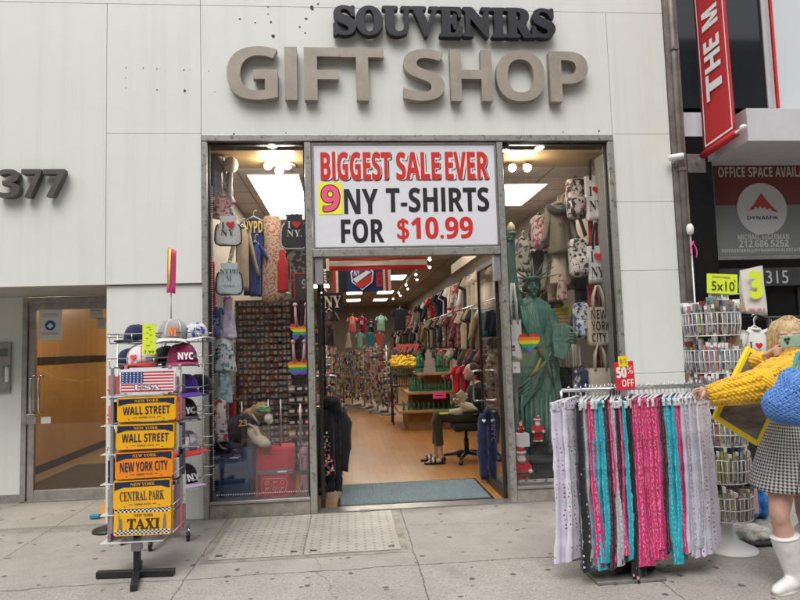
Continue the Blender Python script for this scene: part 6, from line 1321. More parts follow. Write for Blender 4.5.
# neon tag, tall pink price flag
Yt = b0.y+.05; bxx = B(142.5, 324, 155.5, 354.5, Yt); b = MB(neon_y); o = V((0, Yt, 0)); b.rect(*bxx, o, depth=.004); b.use(mat('marker_olive', (.16, .20, .02), .6))
for i, (yy, xx, ww) in enumerate([(.88, .3, .3), (.80, .5, .2), (.70, .3, .15), (.62, .55, .2), (.52, .25, .2), (.40, .6, .15), (.28, .3, .3)]): b.rect(lerp(bxx[0], bxx[2], xx), lerp(bxx[1], bxx[3], yy), lerp(bxx[0], bxx[2], xx+ww), lerp(bxx[1], bxx[3], yy+.022), o, lift=.0015)
b.use(black_ink).text('7.99', lerp(bxx[0], bxx[2], .12), lerp(bxx[1], bxx[3], .03), lerp(bxx[0], bxx[2], .88), lerp(bxx[1], bxx[3], .13), o, lift=.0015, st='plain')
tag(base(b.build('price_tag'), (bxx[0], Yt, bxx[1])), 'long neon yellow handwritten price tag on the top of the cap rack', 'price tag')

# ------------------------------------------------------------------ cap rack on casters
cb = V((G(161, 541).x, -.50, 0)); t = thing('cap_rack', 'silver wire rack on casters filled with baseball caps', 'display rack', cb)
b = MB(silver); tips = [G(122, 545), G(188, 541), G(150, 551), cb+V((.05, .33, 0))]
for p in tips:
    p.z = 0; d = p-cb; L = d.length; d.normalize(); b.obox(cb+d*L/2+V((0, 0, .125)), (L, .05, .055), d, V((-d.y, d.x, 0)), UZ, .006)
b.lathe([(.07, .1), (.07, .16), (.03, .17)], cb, 16); b.build('base', t)
for p in tips:
    q = MB(black_pl).lathe([(.012, -.016), (.036, -.014), (.038, 0), (.036, .014), (.012, .016)], p+V((0, 0, .04)), 16, V((1, .3, 0))).build('caster', t)
    MB(chrome).tube([p+V((0, 0, .1)), p+V((.02, 0, .07)), p+V((.02, 0, .04))], .008, 6).build('fork', q)
ztop = W(160, 322, cb.y).z
MB(silver).rod(cb+V((0, 0, .12)), V((cb.x, cb.y, ztop)), .02, 10).build('pole', t)
tiers = [342, 366, 396.5, 421, 455, 488]; TZ = []
hw = .355
for i, py in enumerate(tiers):
    z = W(170, py, cb.y-.2).z; TZ.append(z); b = MB(chrome)
    for zz, e in ((z, 1.0), (z+.075, 1.04)):
        b.tube([(cb.x-hw*e, cb.y-hw*.75*e, zz), (cb.x+hw*e, cb.y-hw*.75*e, zz), (cb.x+hw*e, cb.y+hw*.75*e, zz), (cb.x-hw*e, cb.y+hw*.75*e, zz)], .0055, 6, closed=True)
    for j in range(9):
        xx = cb.x-hw+j*hw/4; b.rod((xx, cb.y-hw*.75, z), (xx, cb.y+hw*.75, z), .0035, 5)
        if j % 2 == 0: b.rod((xx, cb.y-hw*.75, z), (xx*1.0, cb.y-hw*.78, z+.075), .0035, 5)
    b.rod((cb.x-hw, cb.y, z), (cb.x+hw, cb.y, z), .005, 6); b.build('tier', t)
b = MB(chrome)
for s_ in (-1, 1): b.tube([(cb.x+s_*hw, cb.y-.1, TZ[-1]), (cb.x+s_*hw, cb.y-.1, TZ[0]+.07)], .006, 6)
b.build('upright', t)
seam_m = mat('seam_thread', (.05, .05, .055), .8)
def cap(label, c, ang, mc_, mb_, art=None, s_=1.0, group=None, tilt=0.):
    c = V(c); t = thing('baseball_cap', label, 'cap', c, group); f = V((math.sin(ang), -math.cos(ang), 0)); r = V((math.cos(ang), math.sin(ang), 0)); R0, L0, H0 = .082*s_, .098*s_, .105*s_
    def crown(i, j):
        a_ = 2*PI*i; p_ = j*PI/2; rr = math.cos(p_)**.72; q_ = 1+.018*math.cos(6*a_)
        return c+r*(R0*rr*math.cos(a_)*q_)+f*(L0*rr*math.sin(a_)*q_)+UZ*(H0*math.sin(p_)**.85*(1+.05*math.sin(a_))+.018*s_)
    b = MB(mc_); b.grid(30, 9, crown, cu=True); b.use(mb_).ell(c+UZ*(H0+.02*s_), (.008, .008, .005), 8, 5)
    b.use(mb_ if mb_ != mc_ else seam_m)
    for q_ in range(3): b.tube([crown((q_/3+.25/1.5+(0 if v_ <= 6 else .5)) % 1, min(v_, 12-v_)/6*.985)+UZ*.0012 for v_ in range(13)], .0016*s_, 4)
    co_ = rumple(b.build('crown', t, solid=.003), .007*s_, .06, 0)
    b = MB(mb_)
    def brim(i, j):
        a_ = lerp(-.02, 1.02, i)*PI; e = j*.085*s_*math.sin(max(0, min(PI, a_)))**.6
        x = (R0+.001)*math.cos(a_); return c+r*(x*(1+j*.10))+f*(L0*math.sin(a_)+e)+UZ*(.02*s_-j*.012*s_-.022*s_*(x/R0)**2*(.3+j*.7)+.016*s_*j*.2)
    b.grid(20, 5, brim); b.build('brim', t, solid=.005)
    if art:
        kind, ink, txt = art
        b = MB(ink); o = c+f*(L0*.985+.004)+UZ*(.052*s_); U_ = (UZ*.93-f*.36).normalized(); o = o+f*.0
        if kind == 'text': b.text(txt, -.042*s_, -.02*s_, .042*s_, .024*s_, o, r, U_, lift=.003, st='sans', off=.03)
        elif kind == 'serif': b.text(txt, -.024*s_, -.022*s_, .024*s_, .03*s_, o, r, U_, lift=.004, st='serif', off=.03)
        else: b.heart(0, .005, .04*s_, o, r, U_, lift=.004)
        b.build('emblem', t)
    t.rotation_euler = (rnd(-.05, .05), rnd(-.06, .06), rnd(-.1, .1)); return t
def capat(px, py, i, dy=-.1): p = W(px, py, cb.y+dy); p.z = TZ[i]+.006; return p
gcap = cloth('cap_grey', (.34, .32, .31)); capw = cl('white')
C_ = [('grey cap with orange NY letters and white peak on the top tier', 173, 336, 0, -.15, .30, gcap, capw, ('serif', mat('ink_orange', (.75, .18, .03), .6), 'NY'), 1.5),
      ('white and navy printed cap at the outer end of the top tier', 196, 338, 0, -.12, .7, pat('cap_navy', (.55, .55, .58), (.04, .05, .2), 22), capw, None, 1.2),
      ('dark blue cap on the top tier behind the neon tag', 138, 338, 0, -.1, -.6, cl('navy'), cl('black'), None, 1.2),
      ('maroon cap with white back and white lettering on the second tier', 182, 362, 1, -.2, .45, cloth('cap_maroon', (.30, .02, .10)), cloth('cap_maroon', (.30, .02, .10)), ('text', white_ink, 'NYC'), 1.45),
      ('white cap with a red heart and red peak on the second tier', 143, 364, 1, -.16, -.25, capw, cl('red'), ('heart', heart_red, ''), 1.45),
      ('black cap between the heart cap and the maroon cap', 166, 362, 1, .02, .2, cl('black'), cl('black'), None, 1.3),
      ('black cap behind the purple cap on the third tier', 176, 391, 2, .1, .2, cl('black'), cl('black'), None, 1.2),
      ('purple cap on the third tier beside the flag plate', 184, 394, 2, -.15, 1.0, cloth('cap_purple', (.10, .035, .34)), cloth('cap_purple', (.10, .035, .34)), None, 1.35),
      ('black cap with white outlined NY letters on the fourth tier', 183, 419, 3, -.16, .5, cl('black'), cl('black'), ('text', mat('ink_pale', (.42, .45, .5), .6), 'NYC'), 1.4),
      ('white patterned cap with red peak edge on the fifth tier', 184, 453, 4, -.16, 1.1, pat('cap_white', (.66, .66, .68), (.3, .3, .36), 14), cl('red'), None, 1.4),
      ('black cap with lilac peak on the lowest tier', 183, 486, 5, -.16, .9, cl('black'), cloth('cap_lilac', (.50, .40, .58)), ('text', white_ink, 'NY'), 1.4)]
for l, px, py, i, dy, an, m1, m2, art, s_ in C_: cap(l, capat(px, py, i, dy), an, m1, m2, art, s_)
for i, (px, py, ti, c1) in enumerate([(130, 366, 1, 'navy'), (200, 396, 2, 'black'), (130, 421, 3, 'charcoal'), (130, 455, 4, 'grey'), (131, 488, 5, 'navy'), (168, 455, 4, 'black')]):
    cap('plain %s cap at the back of the %s tier of the cap rack' % (c1, ORD[ti]), capat(px, py, ti, .12), rnd(-1, 1), cl(c1), cl(c1), None, 1.25)
Yg = cb.y; x0, z0, x1, z1 = B(165.5, 247, 176.5, 293, Yg); t = thing('price_flag', 'tall folded pink and yellow price flag on a thin stick', 'price sign', V(((x0+x1)/2, Yg, z0))); w_ = x1-x0; h_ = z1-z0; o = V((x0, Yg, z0))
b = MB(neon_p); b.grid(2, 8, lambda i, j: o+V((w_*(.12+.42*i)+.12*w_*j*.8, -.05*i, h_*(.0+j*(1-.06*i))))); b.grid(2, 8, lambda i, j: o+V((w_*(.54+.38*i)+.1*w_*j*.8, -.05+.04*i, h_*(-.02*i+j*(.96-.03*i)))))
b.build('card', t, solid=.003)
b = MB(neon_y); b.grid(2, 3, lambda i, j: o+V((w_*(.2+.34*i), -.03*i-.006, h_*(.02+.12*j)))); b.grid(2, 3, lambda i, j: o+V((w_*(.36+.25*i)+.1*w_*j, -.045-.006-.02*i, h_*(.14+.8*j)))); b.build('print', t, solid=.001)
MB(silver).rod((x0+w_*.5, Yg, TZ[0]), (x0+w_*.5, Yg, z0+.1), .006, 6).build('stick', t)
# folded yellow board and black weight behind the stand
p0, p1 = G(93, 519), G(112, 524); t = thing('folded_board', 'amber folded board with teal corner leaning behind the plate stand', 'board', p0); b = MB(cloth('board_amber', (.62, .34, .10)))
top = W(108, 488, p0.y+.1); b.poly([(0, 0), (.22, 0), (.22, .30), (.13, .26)], p0+V((0, 0, .004)), V((1, .1, 0)).normalized(), V((0, .35, .94)), 0, .03); b.build('board', t, bevel=.004); MB(mat('teal_plastic', (.02, .24, .34), .4)).obox(p0+V((.02, 0, .025)), (.09, .05, .04), bev=.012).build('corner', t)
p = G(108, 531); tag(base(MB(black_m).lathe([(.13, .0), (.13, .02), (.09, .035), (.03, .04)], p, 22).build('pole_weight'), p), 'round black pole weight half hidden behind the plate stand', 'weight')

# ------------------------------------------------------------------ trouser rack
pb_ = G(622, 575); YR = pb_.y; t = thing('trouser_rack', 'chrome rail rack on a square steel foot hung with pyjama trousers', 'clothes rack', pb_)
zr = W(632, 388, YR).z; xa, xb = W(561, 385, YR).x, W(704, 390, YR).x
MB(mat('foot_steel', (.30, .29, .27), .45, .5, noise=(12, .4))).obox(pb_+V((.0, .0, .012)), (.46, .30, .022), bev=.004).build('foot', t)
b = MB(black_m); b.obox(pb_+V((0, 0, .09)), (.10, .08, .13), bev=.01); b.tube([pb_+V((0, 0, .02)), pb_+V((0, 0, zr))], .02, 10); b.build('post', t)
b = MB(chrome); b.rod((xa, YR, zr), (xb, YR, zr), .013, 10); b.rod((xa, YR-.001, zr-.12), (xb, YR-.001, zr-.12), .007, 8)
for xx in (xa, xb): b.rod((xx, YR, zr-.12), (xx, YR, zr), .009, 8)
b.build('rail', t)
lp, gl = (.56, .52, .68), (.36, .37, .41)
PT = {'white dotted': cloth('pj_dots', (.66, .63, .74), ('dots', (.25, .03, .08), 34)), 'black dotted': cloth('pj_black', (.014, .014, .02), ('dots', (.55, .5, .5), 26)), 'pink lettered': cloth('pj_pink', (.60, .022, .16), ('letters', (.70, .22, .34), 30)),
      'turquoise lettered': cloth('pj_turq', (.012, .36, .47), ('letters', (.12, .55, .62), 24)), 'grey lettered': cloth('pj_grey', gl, ('letters', (.55, .55, .6), 24)), 'black lettered': cloth('pj_blackl', (.018, .016, .02), ('letters', (.26, .04, .09), 24)),
      'lilac': cloth('pj_lilac', lp, ('dots', (.35, .33, .42), 34)), 'blue': cloth('pj_blue', (.03, .14, .36)), 'heart dotted black': cloth('pj_hearts', (.012, .012, .016), ('dots', (.62, .30, .28), 15)), 'magenta': cloth('pj_mag', (.48, .015, .13), ('letters', (.68, .22, .32), 24))}
seq = [(569, 40, 'white dotted'), (576, 30, 'white dotted'), (581, 9, 'black dotted'), (586, 17, 'grey lettered'), (590, 15, 'grey lettered'), (593, 9, 'pink lettered'), (597, 15, 'turquoise lettered'), (601, 15, 'turquoise lettered'), (605, 14, 'turquoise lettered'), (609, 9, 'black lettered'), (612, 9, 'pink lettered'), (615, 9, 'grey lettered'), (618, 9, 'black lettered'), (621, 9, 'black dotted'), (623, 10, 'pink lettered'), (626, 9, 'turquoise lettered'), (630, 11, 'heart dotted black'), (634, 12, 'heart dotted black'),
       (639, 14, 'pink lettered'), (644, 15, 'magenta'), (649, 16, 'pink lettered'), (653, 16, 'pink lettered'), (657, 15, 'magenta'), (661, 15, 'pink lettered'), (665, 9, 'black lettered'), (669, 16, 'turquoise lettered'), (673, 16, 'turquoise lettered'), (677, 13, 'turquoise lettered'), (681, 12, 'pink lettered'), (685, 11, 'lilac'), (689, 12, 'grey lettered'), (693, 11, 'lilac'), (697, 11, 'grey lettered'), (701, 12, 'white dotted')]
rg = random.Random(21); PP = {}; kk = (YR+D)/F_PX; cnt = {}
HP = None
for i, (px, wp, nm) in enumerate(seq):
    x = W(px, 392, YR).x; va = math.atan2(YR+D, x); L = .34; app = wp*kk
    d_ = math.asin(min(.95, app*.95/L)); rot = va-PI/2*0-d_ if i else va-d_
    z = zr-.075+rg.uniform(-.008, .008); ln = rg.uniform(.98, 1.07) if px < 640 else rg.uniform(.97, 1.06)
    if nm == 'heart dotted black': ln = 1.19
    col = PT[nm]; key = (nm, i % 3)
    first = cnt.get(nm, 0); cnt[nm] = first+1
    t = thing('pyjama_trousers', '%s pyjama trousers, %s on the rail from the wide white pair' % (nm, ORD[i]) if i else 'wide white dotted pyjama trousers at the open end of the rail', 'trousers', V((x, YR, z)), 'pyjama trousers on the rail')
    b = MB(col)
    def leg(i_, j_, side, sd):
        a_ = 2*PI*i_; v = j_; w_ = (.10+.012*v)*(1+.05*math.sin(v*9+sd)); th = .022+.008*v
        cx = side*(.078+.008*v); return V((cx+w_*math.cos(a_)*(1-.15*math.sin(v*PI)), th*math.sin(a_)*(1+.25*math.sin(3*a_+sd+v*2)) + .012*math.sin(6*v+sd+cx*20)*v + .010*math.sin(cx*60+w_*math.cos(a_)*70+sd)*(.4+.6*v), -v*ln+.02*math.sin(a_*1.0+sd)*v*.6))
    for side in (-1, 1):
        sd = rg.uniform(0, 6); n0 = len(b.v); b.grid(18, 16, lambda i_, j_: leg(i_, j_, side, sd), cu=True); b.f.append(tuple(range(n0, n0+18))); b.mi.append(0); b.sm.append(False)
    lb_ = LOC[t.name]; LOC[t.name] = V((0, 0, 0)); rumple(b.build('cloth', t, uv=True), .011, .09)
    w2 = MB(col); w2.grid(22, 4, lambda i_, j_: V((.172*math.cos(2*PI*i_), .026*math.sin(2*PI*i_), .012-.06*j_)), cu=True); w2.build('waistband', t, uv=True)
    if i == 0 or rg.random() < .5: MB(white_ink).obox((.12, -.03, -.04), (.03, .002, .04)).build('care_tag', t)
    LOC[t.name] = lb_; t.rotation_euler = (0, rg.uniform(-.012, .012), rot)
    if HP is None:
        hb = MB(mat('hanger_clear', (.60, .61, .63), .15)); hb.tube([(-.17, 0, -.01), (-.12, 0, .012), (0, 0, .03), (.12, 0, .012), (.17, 0, -.01)], .007, 6); hb.tube([V((0, 0, .03)), V((0, 0, .06)), V((.016, 0, .085)), V((.0, 0, .106)), V((-.016, 0, .09))], .004, 6)
        for s_ in (-1, 1): hb.obox((s_*.15, 0, -.015), (.03, .034, .05), bev=.006)
        HP = hb.build('clip_hanger'); h_ = HP
    else: h_ = HP.copy(); COL.objects.link(h_)
    h_.location = (x, YR, z+.0); h_.rotation_euler = (0, 0, rot+rg.uniform(-.1, .1)); tag(h_, 'clear clip hanger on the %s trousers from the wide white pair' % ORD[i], 'hanger', 'clip hangers on the rail')
Yc = YR-.1; x0, z0, x1, z1 = B(616, 361.5, 635, 389.5, Yc); t = thing('sale_card', 'red 50% OFF card on the trouser rail with yellow sticker', 'price sign', V(((x0+x1)/2, Yc, z0))); o = V(((x0+x1)/2, Yc, z0)); w_, h_ = x1-x0, z1-z0; R_ = V((1, 0, .05)).normalized(); U_ = R_.cross(V((0, -1, 0))); U_ = U_ if U_.z > 0 else -U_
MB(mat('card_red', (.66, .02, .04), .5)).rect(-w_/2, 0, w_/2, h_, o, R_, U_, depth=.004).build('card', t)
b = MB(white_ink); b.text('50', -w_*.44, h_*.42, w_*.1, h_*.82, o, R_, U_, lift=.002, st='sans', off=.04); b.text('%', w_*.14, h_*.55, w_*.44, h_*.82, o, R_, U_, lift=.002); b.text('OFF', -w_*.2, h_*.1, w_*.42, h_*.36, o, R_, U_, lift=.002); b.build('lettering', t)
b = MB(mat('sticker_yellow2', (.80, .62, .03), .6)); b.rect(-w_*.28, h_*.82, w_*.22, h_*1.2, o, R_, U_, lift=.004, depth=.002); b.use(mat('marker_olive', (.16, .20, .02), .6)).text('$12', -w_*.2, h_*.92, w_*.14, h_*1.1, o, R_, U_, lift=.006, st='plain'); b.build('sticker', t)
MB(alu).rod((o.x+.02, Yc+.01, zr-.01), (o.x+.02, Yc+.01, z1-.02), .005, 6).build('stem', t)

# ------------------------------------------------------------------ postcard spinner
pc = G(729, 549); YS = pc.y; t = thing('postcard_spinner', 'white wire postcard spinner on a flared white tulip foot', 'display rack', pc); ks = (YS+D)/F_PX
MB(white_pl).lathe([(.195, .0), (.195, .012), (.15, .03), (.07, .075), (.04, .15), (.032, .35), (.03, .42)], pc, 36).build('foot', t)
zt = W(722, 308, YS).z; MB(white_pl).rod(pc+V((0, 0, .4)), V((pc.x, pc.y, zt)), .022, 12).build('post', t)
rd = 26.5*ks; cxs = W(719, 400, YS).x
cc = V((pc.x-.02, YS, 0)); tz = [W(719, py, YS).z for py in (335.5, 372, 406, 443, 479, 516)]; th_ = 23*ks
rg = random.Random(8); cards = [mat('card_%d' % i, c, .35, noise=(40, .6, c2)) for i, (c, c2) in enumerate([((.30, .30, .29), (.06, .06, .07)), ((.5, .03, .03), (.4, .3, .28)), ((.06, .10, .22), (.35, .38, .42)), ((.05, .05, .055), (.35, .33, .3)), ((.22, .20, .17), (.4, .4, .38)), ((.25, .3, .1), (.5, .45, .1)), ((.1, .25, .42), (.5, .52, .55)), ((.45, .44, .42), (.2, .18, .17))])]
for i, z in enumerate(tz):
    b = MB(whitewire)
    for zz, e in ((z, .98), (z+th_*.5, 1.02), (z+th_, 1.04)): b.tube([cc+V((rd*e*math.cos(q_*PI/14), rd*e*math.sin(q_*PI/14), zz)) for q_ in range(28)], .0042, 6, closed=True)
    for q_ in range(36): a_ = q_*PI/18; b.tube([cc+V((rd*.3*math.cos(a_), rd*.3*math.sin(a_), z)), cc+V((rd*.98*math.cos(a_), rd*.98*math.sin(a_), z)), cc+V((rd*1.04*math.cos(a_), rd*1.04*math.sin(a_), z+th_*.5)), cc+V((rd*1.04*math.cos(a_), rd*1.04*math.sin(a_), z+th_))], .0034, 5)
    b.build('tier', t)
    for q_ in range(16):
        a_ = (q_+.5)*PI/8+i*.12; r_ = V((-math.sin(a_), math.cos(a_), 0)); n = V((math.cos(a_), math.sin(a_), 0)); b = MB(); tl = (UZ+n*.10).normalized()
        for j in range(3):
            h_ = th_*rg.uniform(1.1, 1.6); wd = rd*.115*rg.uniform(.8, 1); c0 = cc+n*(rd*(.84+rg.uniform(-.04, .04)))+r_*(rd*.125*(j-1))
            b.use(paper if rg.random() < .6 else TR[rg.randrange(9)]).obox(c0+UZ*(z+.006+h_/2), (wd, .05, h_), r_, n, tl)
            b.use(cards[rg.choice([0, 0, 1, 2, 3, 3, 4, 4, 5, 6, 7, 7, 7])]).obox(c0+n*.027+UZ*(z+.008+h_*.46), (wd*.9, .004, h_*rg.uniform(.7, .9)), r_, n, tl)
        b.build('card_stack', t)
for i in range(5):                       # boxes and folded maps standing between the tiers
    z = tz[i+1]+th_*1.0 if i < 5 else 0
for i, (px, c_, hh_, lb) in enumerate([(702, cl('pink'), .06, 'pink box standing on the postcard spinner by the pipe'), (708, cards[2], .12, 'blue grey box standing on the postcard spinner'), (735, mat('box_kraft', (.42, .32, .18), .6), .075, 'kraft box standing on the postcard spinner'), (727, paper, .09, 'white paper slip holder on the postcard spinner top')]):
    p = W(px, 312, YS); tag(base(MB(c_).obox((p.x, YS-.05, tz[0]+th_+hh_/2+.004), (.06, .05, hh_), bev=.004).build('souvenir_box'), (p.x, YS-.05, tz[0]+th_)), lb, 'box')
def card_on(label, px0, py0, px1, py1, Y, m_, art, cat='price sign', tilt=0, name='price_card'):
    x0, z0, x1, z1 = B(px0, py0, px1, py1, Y); o = V(((x0+x1)/2, Y, z0)); R_ = V((math.cos(tilt), 0, math.sin(tilt))); U_ = V((-math.sin(tilt), 0, math.cos(tilt))); t = thing(name, label, cat, o); w_, h_ = x1-x0, z1-z0
    MB(m_).rect(-w_/2, 0, w_/2, h_, o, R_, U_, depth=.004).build('card', t); art(t, o, R_, U_, w_, h_); return t
def a1(t, o, R_, U_, w_, h_):
    b = MB(mat('marker_dark', (.06, .08, .02), .6)); b.text('5x10', -w_*.36, h_*.14, w_*.40, h_*.62, o, R_, U_, lift=.002, st='plain', off=.015); b.text('POSTCARDS', -w_*.32, h_*.78, w_*.26, h_*.88, o, R_, U_, lift=.002, st='plain'); b.text('c', w_*.38, h_*.62, w_*.44, h_*.74, o, R_, U_, lift=.002, st='plain'); b.build('lettering', t); MB(whitewire).rod((o.x, o.y+.01, tz[0]+th_), (o.x, o.y+.01, o.z+.05), .006, 6).build('stem', t)
card_on('neon yellow handwritten POSTCARDS price card above the postcard spinner', 706.5, 274, 737, 293.5, YS-.05, neon_y, a1, 'price sign', -.06)
def a2(t, o, R_, U_, w_, h_):
    b = MB(mat('marker_grey', (.15, .15, .15), .6)); b.text('5for1', -w_*.3, h_*.66, w_*.4, h_*.92, o, R_, U_, lift=.002, st='plain')
    for q_ in (.2, .34, .48): b.rect(-w_*.3, h_*q_, w_*.3, h_*(q_+.02), o, R_, U_, lift=.002)
    b.build('lettering', t)
card_on('white paper price slip right under the neon POSTCARDS card', 709, 292.5, 729, 311, YS-.03, paper, a2)
# white shopping bag with a neon 3
Y3 = YS+.02; x0, z0, x1, z1 = B(741, 268, 763.5, 313, Y3); t = thing('shopping_bag', 'white plastic bag with a large neon yellow 3 beside the price card', 'bag', V(((x0+x1)/2, Y3, z0))); w_, h_ = x1-x0, z1-z0; o = V(((x0+x1)/2, Y3, z0))
def bagf(i, j): a_ = 2*PI*i; s_ = max(-1, min(1, 1.4*math.cos(a_))); return o+V((w_*.5*s_*(1-.03*math.sin(j*7)), .05*math.sin(a_)*(1-.75*j)+.006*math.sin(s_*9+j*8), h_*(j+(.05*s_*j) - (.10*max(0, s_-.3)*(1-j)))))
b = MB(mat('bag_white', (.66, .62, .60), .35)); b.grid(30, 12, bagf, cu=True); b.f.append(tuple(range(30))[::-1]); b.mi.append(0); b.sm.append(False); b.build('bag', t)
MB(mat('bag_coral', (.62, .28, .27), .5)).obox(o+V((0, -.005, .025)), (w_*.7, .085, .03), bev=.01).build('hem', t)
MB(neon_y).text('3', -w_*.36, h_*.30, w_*.24, h_*.93, o+V((0, -.064, 0)), lift=.0, st='sans', off=.05).build('lettering', t)
MB(whitewire).tube([V((pc.x, YS, tz[0]+th_*1.0)), V((pc.x+.02, YS, o.z+h_*.4)), V((o.x, Y3+.03, o.z+h_*.45))], .006, 6).build('arm', t)
# white tees on hangers beside the spinner, garment rail behind
Yw = YS-.02
tw = hang('hanging_tee', 'white I heart NY tee hanging beside the postcard spinner', 'shirt', 737, 328, 776, 392, Yw, cl('white'), 'tee', .1, .15, 201, None, .012)
hb = MB(chrome); p = W(755, 330, Yw); hb.tube([p+V((-.07, 0, -.03)), p+V((0, 0, .03)), p+V((.07, 0, -.03))], .006, 6); hb.tube([p+V((0, 0, .03)), p+V((0, 0, .07)), p+V((.025, 0, .1)), p+V((0, 0, .125)), p+V((-.022, 0, .105))], .005, 6); hb.build('wire_hook', tw)
o = W(752, 351, Yw)+V((0, -.085, 0)); b = MB(heart_red); b.heart(0, .04, .058, o); b.use(black_ink).text('I', -.075, .01, -.05, .07, o, st='serif'); b.text('NY', -.075, -.08, .02, -.02, o, st='serif'); b.build('print', tw)
hang('hanging_tee', 'plain white tee hanging behind the I heart NY one', 'shirt', 758, 329, 790, 388, Yw+.14, cl('white'), 'tee', .1, .1, 202)
hang('hanging_tee', 'plain white tee farthest behind at the black doors', 'shirt', 766, 331, 798, 392, Yw+.3, cl('white'), 'tee', .1, .1, 203)
t = thing('garment_rail', 'black garment rail beside the postcard spinner', 'clothes rack', G(760, 531)); g0 = G(760, 531); b = MB(black_m); zz = W(757, 318, Yw).z; b.rod((g0.x, Yw+.08, 0), (g0.x, Yw+.08, zz), .016); b.rod((g0.x-.25, Yw+.08, zz), (g0.x+.9, Yw+.08, zz), .014); b.rod((g0.x+.9, Yw+.08, 0), (g0.x+.9, Yw+.08, zz), .016); b.build('frame', t)
b = MB(black_m); b.bx(g0.x-.03, g0.x+.03, Yw-.2, Yw+.4, .004, .04); b.bx(g0.x+.87, g0.x+.93, Yw-.2, Yw+.4, .004, .04); b.build('foot', t)
x0, z0, x1, z1 = B(741, 470, 757.5, 514, Yw); tag(base(MB(mat('card_pink', (.70, .42, .48), .6)).bx(x0, x1, Yw-.0, Yw+.012, z0, z1).build('pink_board'), (x0, Yw, z0)), 'pale pink board leaning beside the lowest postcards', 'board')
# bags lying on the pavement
def lump(name, label, c, rx, ry, rz, m_, seed, cat='bag'):
    b = MB(m_); c = V(c); rg2 = random.Random(seed); ph = [rg2.uniform(0, 6) for _ in range(6)]
    def f(i, j):
        a_ = 2*PI*i; p_ = (j-.5)*PI; cr = max(.0, math.cos(p_))**.5; k_ = 1+.09*math.sin(3*a_+ph[0]+j*3)+.05*math.sin(7*a_+ph[1]-j*5)+.03*math.sin(13*a_+ph[2]+9*j)
        z = rz*(.5+.5*math.sin(p_))*(1+.18*math.sin(2*a_+ph[3])+.06*math.sin(9*a_+ph[4])); return c+V((rx*cr*math.cos(a_)*k_, ry*cr*math.sin(a_)*k_, max(.004, z)))
    b.grid(60, 18, f, cu=True); o = rumple(b.build(name), .022, .07); return tag(base(o, c), label, cat)
blue_pl = mat('bag_blue', (.015, .14, .42), .3, bump=(25, .6, .02)); 
p = G(745, 526); lump('plastic_sack', 'crumpled bright blue plastic sack on the pavement behind the spinner', p+V((.0, .15, 0)), .2, .15, .2, blue_pl, 3)
p = G(766, 524); lump('plastic_sack', 'smaller crumpled blue sack beside the black rail post', p+V((.05, .2, 0)), .11, .12, .26, blue_pl, 5)
p = G(742, 540); lump('carrier_bag', 'flat white carrier bag with faint print lying on the pavement', p+V((.02, .0, 0)), .30, .15, .085, pat('carrier', (.60, .60, .54), (.34, .38, .30), 15, (.5, .3, .3)), 9)
p = G(765, 546); lump('dark_cloth', 'dark cloth bundle under the flat white carrier bag', p+V((-.06, .1, 0)), .2, .14, .05, cl('charcoal'), 12, 'cloth')
hang('purple_cloth', 'purple garment hanging behind the spinner beside the reaching hand', 'garment', 702, 399, 711, 424, YS+.1, cloth('cap_purple', (.10, .035, .34)), 'scarf', .1, 0, 210)
# ------------------------------------------------------------------ people
def finger(b, pts, r0): b.tube(pts, [r0*(1-.14*i) for i in range(len(pts))], 8); b.ell(pts[-1], r0*(1-.14*(len(pts)-1)), 8, 6)
wc = G(770, 597); YW = wc.y+.06; km = (YW+D)/F_PX
def w_(px, py, dy=0.): return W(px, py, YW+dy)
t = person = thing('person', 'blond woman in yellow cable knit sweater and houndstooth skirt reaching to the trouser rail', 'person', V((w_(796, 560).x, YW, 0)))
def footp(px, py, z): p = G(px, py, z); return p
# body: legs, arms, neck, head, hands as one skin
b = MB(skin)
hipL, hipR = w_(784, 452, .05), w_(806, 452, .17)
kL, kR = w_(779, 514, .0), w_(806, 513, .10); aL = w_(794, 580, .02); aR = w_(818, 574, .22)
aL.z = .09; aR.z = .09
b.tube([hipL, hipL.lerp(kL, .5), kL.lerp(hipL, .12), kL, kL.lerp(aL, .12), kL.lerp(aL, .36), kL.lerp(aL, .72), aL], [.096, .078, .062, .056, .053, .054, .041, .036], 18)
b.tube([hipR, hipR.lerp(kR, .5), kR.lerp(hipR, .12), kR, kR.lerp(aR, .12), kR.lerp(aR, .36), kR.lerp(aR, .72), aR], [.096, .078, .062, .056, .053, .054, .041, .036], 18)
b.ell(kL+V((-.008, -.018, 0)), (.044, .043, .075)); b.ell(kR+V((-.008, -.018, 0)), (.044, .043, .075))
ch = w_(800, 398, .08); pel = w_(796, 445, .08)
b.tube([pel, w_(798, 425, .08), ch, w_(799, 372, .08), w_(798, 362, .07)], [.15, .125, .145, .14, .07], 20)
hd = w_(789, 337, .04)                      # head centre
b.tube([w_(797, 364, .07), w_(794, 352, .06), hd+V((.02, .02, -.05))], [.055, .052, .055], 14)
fd = V((-.55, -.83, -.06)).normalized(); fr_ = UZ.cross(fd).normalized(); fu = fd.cross(fr_) if fd.cross(fr_).z > 0 else -fd.cross(fr_)
b.ell(hd, (.078, .098, .118), 20, 14, fr_, fd, fu); b.ell(hd+fd*.04-fu*.062, (.054, .056, .052), 16, 10, fr_, fd, fu)
b.tube([hd+fd*.092+fu*.02, hd+fd*.112-fu*.012, hd+fd*.118-fu*.026], [.009, .012, .014], 8); b.ell(hd+fd*.075-fu*.108, (.02, .018, .016))
